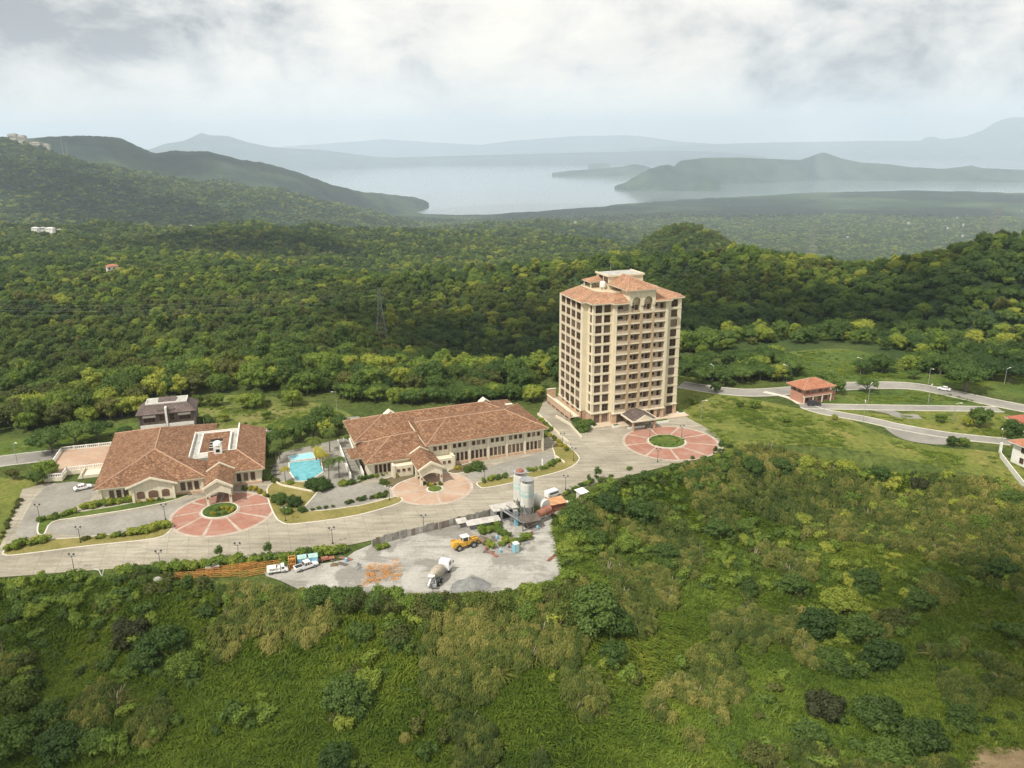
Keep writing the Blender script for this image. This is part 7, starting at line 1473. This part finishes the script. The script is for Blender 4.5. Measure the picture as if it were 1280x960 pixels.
FB = [ # foreground bushes and small trees: px, py(base), kind, scale, label
 (165,800,'bush4',1.35,'brownish dark bushy tree on the left slope'),(205,815,'bush0',1.5,'big dark bush right of the brownish one'),(232,838,'bush1',1.2,'dark green bush below the big left one'),(180,835,'bush0',1.1,'low dark bush in the left thicket'),
 (25,880,'bush3',1.4,'bright green tree at the left edge'),(15,935,'bush1',1.7,'large green tree in the bottom left corner'),(75,945,'bush0',1.4,'dark tree at the bottom left'),(60,905,'bush1',1.2,'green bush above the bottom left tree'),(30,830,'bush2',.9,'olive shrub at the left edge'),(125,930,'bush1',1.0,'green shrub right of the bottom left trees'),
 (435,885,'bush0',1.5,'lone dark bush in the lower grass'),(455,862,'bush1',1.0,'green bush behind the lone dark one'),(420,960,'bush0',1.1,'dark bush at the bottom edge'),
 (740,775,'bush0',2.0,'largest dark tree on the near slope below the yard'),(705,770,'bush3',1.2,'bright bush left of the largest dark tree'),(770,790,'bush0',1.3,'dark bush right of the largest dark tree'),(765,825,'bush0',1.1,'dark bush below the largest tree'),
 (850,665,'bush3',1.3,'bright round tree right of the yard'),(800,650,'bush0',1.5,'dark tree between drive and bright round tree'),(760,640,'bush0',1.4,'dark bush right of the guard hut'),(720,660,'bush0',1.5,'dark bush beside the cement tank'),(740,680,'bush1',1.2,'green bush right of the yard'),(785,690,'bush1',1.3,'green bush above the tan reeds'),(830,700,'bush0',1.2,'dark bush among the right reeds'),(708,690,'bush1',.9,'bush at the right yard edge'),(765,615,'bush1',.8,'round bush on the slope top beside the drive'),
 (895,670,'bush0',1.3,'dark bush right of the bright round tree'),(935,740,'bush3',1.0,'light green bush in the middle right'),(1050,760,'bush1',1.7,'big green tree in the right thicket'),(1020,790,'bush0',1.6,'dark tree in the left of the right thicket'),(1075,800,'bush1',1.8,'large round tree at the centre of the right thicket'),(1120,780,'bush2',1.4,'olive tree on the right of the thicket'),(1100,830,'bush0',1.5,'dark tree at the foot of the thicket'),(990,740,'bush0',1.3,'dark bush at the upper left of the thicket'),(1150,760,'bush0',1.2,'dark bush at the far right of the thicket'),(1080,735,'bush0',1.4,'dark tree at the top of the thicket'),(1035,830,'bush1',1.2,'green bush below the thicket'),
 (1030,890,'bush4',1.5,'olive brown bush in the lower right'),(1095,900,'bush1',1.6,'green tree in the lower right group'),(1150,930,'bush1',1.6,'green tree at the bottom right'),(1110,950,'bush1',1.5,'green tree at the bottom edge on the right'),(950,950,'bush2',1.1,'olive bush at the bottom right centre'),(1200,905,'bush0',1.0,'dark bush right of the bottom right trees'),(1010,925,'bush0',1.1,'dark bush left of the lower right group'),
 (1250,720,'bush0',1.3,'dark bush at the right edge'),(1270,800,'bush1',1.1,'green bush low on the right edge'),(1230,660,'bush1',1.1,'green bush in the upper right reeds'),(1265,630,'bush0',1.1,'dark bush under the boundary wall'),
 (940,590,'bush0',1.3,'dark bush at the top of the reed slope'),(975,590,'bush0',1.2,'second dark bush along the slope top'),(1010,585,'bush1',1.1,'green bush along the slope top'),(1055,590,'bush1',1.1,'green bush under the mown field'),(1100,600,'bush0',1.1,'dark bush under the mown field'),(1150,610,'bush4',1.0,'brown bush below the mown field'),(905,590,'bush1',1.2,'green bush below the plaza tip'),(865,600,'bush1',1.0,'green bush below the tower plaza'),(925,575,'bush1',.8,'small bush right of the plaza conifers'),(1000,655,'bush1',1.0,'green bush in the reed band'),(930,665,'bush1',.9,'small green bush in the reed band'),
 (530,770,'bush2',1.0,'olive bush below the scaffold pile'),(480,760,'bush2',1.1,'olive bush at the yard edge'),(440,755,'bush1',1.0,'green bush left of the scaffold pile'),(400,750,'bush2',.9,'olive bush below the pickup'),(565,762,'bush3',.8,'bright bush behind the mixer truck'),(605,765,'bush2',.9,'olive bush below the aggregate pile'),(660,770,'bush1',1.0,'green bush under the sand pile'),(500,800,'bush2',1.1,'olive bush on the upper slope'),(450,800,'bush1',1.0,'green bush on the upper slope'),
 (330,760,'bush3',.8,'bright shrub below the crane parts'),(280,745,'bush3',.7,'bright low shrub near the crane parts'),(90,760,'bush1',.9,'green shrub under the drive at left'),(40,770,'bush1',.9,'low shrub in the left grass'),(130,760,'bush2',.7,'olive shrub under the drive'),(20,745,'bush3',.7,'bright shrub at the left road edge'),(880,860,'bush3',.7,'small bright shrub in the open grass'),(300,900,'bush2',.6,'small olive shrub in the open grass'),(1180,820,'bush3',.9,'light bush on the right slope'),
]
for px, py, k, s, lab in FB: shrub(lab, px, py, k, s, None, 'slope_bush', 'bush')
q = hit(0, 820); pt = empty('banana_plant', hit(5, 825), 0, 'thin dry palm stem standing at the left edge', 'palm tree'); link('trunk', PALM_T, pt); link('crown', PALM_C, pt); pt.scale = (.7, .7, .9)
for i, (px, py) in enumerate(((150, 745), (165, 750), (138, 752))):
    b_ = link('banana_plant', PALM_C, None, hit(px, py)-np.array([0, 0, 3.9])); b_.scale = (.7, .7, .7); tag(b_, ['left broad leaved plant on the bank', 'right broad leaved plant on the bank', 'lowest broad leaved plant on the bank'][i], 'plant')

# low tangled undergrowth between grass and bushes
uproto = []
for i, (k, px, py) in enumerate((('shrub0', 250, 860), ('shrub1', 690, 850), ('shrub4', 1000, 860), ('shrub2', 820, 830))):
    o = link('undergrowth', CR[k], None, hit(px, py)); tag(o, 'leafy undergrowth on the near slope', kind='stuff'); uproto.append(o)
un = fbm(p[:, 0]+300, p[:, 1], 22, 4); fbp = np.array([hit(a, b)[:2] for a, b, *_ in FB]); dm = np.full(len(p), 1e9)
for c in fbp: dm = np.minimum(dm, np.hypot(p[:, 0]-c[0], p[:, 1]-c[1]))
PX, PY = to_px(p[:, 0], p[:, 1], z); upper = ((PX > 700) & (PY < 740)).astype(float)
pr_u = np.clip((un-.16)*1.2, 0, .25)*(.12+upper)+np.exp(-(dm/3.2)**2)*.5+np.exp(-(sdf(PLAT, p[:, 0], p[:, 1])/4.0)**2)*.22+upper*.10+((PX < 260) & (PY < 880))*.06+(isr*.03)
ku = rng.random(len(p)) < pr_u*.62; pu = p[ku]; zu = z[ku]; s = 0.9+1.3*rng.random(len(pu))**1.6
scatter('undergrowth_mass', np.column_stack([pu, zu-.1]), np.where(rng.random(len(pu)) < .45, 1, rng.integers(0, 4, len(pu))), np.stack([s, s, s*(.8+.5*rng.random(len(pu)))], -1), uproto, 'tangled leafy undergrowth between the bushes on the near slope', 9)
for i in range(26):
    px = 385+i*12.4+rnd.uniform(-5, 5); k = rnd.choice(['bush2', 'bush1', 'bush3', 'bush2']); q = hit(px, 758-(8 if px > 640 else 0)-(6 if px < 420 else 0)+rnd.uniform(-2, 5)); o = link('yard_edge_bush', CR[k], None, q); ss = rnd.uniform(.55, 1.05); o.scale = (ss*1.1, ss, ss*1.15); o.rotation_euler = (0, 0, rnd.random()*6)
    tag(o, {'bush2': 'olive', 'bush1': 'green', 'bush3': 'bright green'}[k]+' bush in the overgrown lower edge of the yard', 'bush', {'bush2': 'olive', 'bush1': 'green', 'bush3': 'bright'}[k]+' bushes along the lower yard edge')

# rough growth on the mown and unmown fields
def poly_pts(px_poly, sp_):
    q = pxpoly(px_poly); X = [a for a, b in q]; Y = [b for a, b in q]; gx, gy = np.meshgrid(np.arange(min(X), max(X), sp_), np.arange(min(Y), max(Y), sp_)); gx = gx.ravel()+rng.uniform(-.5, .5, gx.size)*sp_; gy = gy.ravel()+rng.uniform(-.5, .5, gy.size)*sp_
    k = sdf(q, gx, gy) < -.6; return np.stack([gx[k], gy[k]], -1)
fields = [[(862,520),(852,500),(870,494),(905,494),(990,514),(1060,528),(1110,549),(1180,565),(1250,571),(1290,603),(1290,622),(1230,596),(1150,578),(1050,560),(960,556),(910,566)], [(985,440),(1060,436),(1150,455),(1290,470),(1290,490),(1150,474),(1030,474),(960,466),(930,450)],
  [(1040,499),(1060,492),(1130,489),(1190,493),(1225,503),(1120,505)], [(1030,515),(1070,516),(1110,521),(1145,518),(1180,517),(1250,521),(1290,555),(1190,540),(1120,525)], [(240,505),(300,495),(400,507),(435,520),(435,540),(330,530),(262,545),(242,530)], [(0,562),(60,548),(170,530),(178,540),(140,552),(0,566)]]
fp_ = np.concatenate([poly_pts(f, 1.15) for f in fields]); fn = fbm(fp_[:, 0], fp_[:, 1], 9, 3); kk = rng.random(len(fp_)) < np.clip(.30+fn*1.3, .04, .95); fp_ = fp_[kk]
s = .28+.30*rng.random(len(fp_))+.25*np.clip(fn[kk], 0, 1); scatter('field_grass', np.column_stack([fp_, np.full(len(fp_), .04)]), rng.integers(0, 3, len(fp_)), np.stack([s*1.5, s*1.5, s*.8], -1), gproto, 'rough tufted grass on the fields', 11)
wp_ = np.concatenate([poly_pts(f, 4.2) for f in fields[1:2]+fields[4:]]); wk = rng.random(len(wp_)) < .5; wp_ = wp_[wk]; s = .3+.6*rng.random(len(wp_))**2
scatter('field_weeds', np.column_stack([wp_, np.full(len(wp_), .0)]), rng.integers(0, 4, len(wp_)), np.stack([s, s, s*.8], -1), uproto, 'low weeds on the rough meadows', 12)
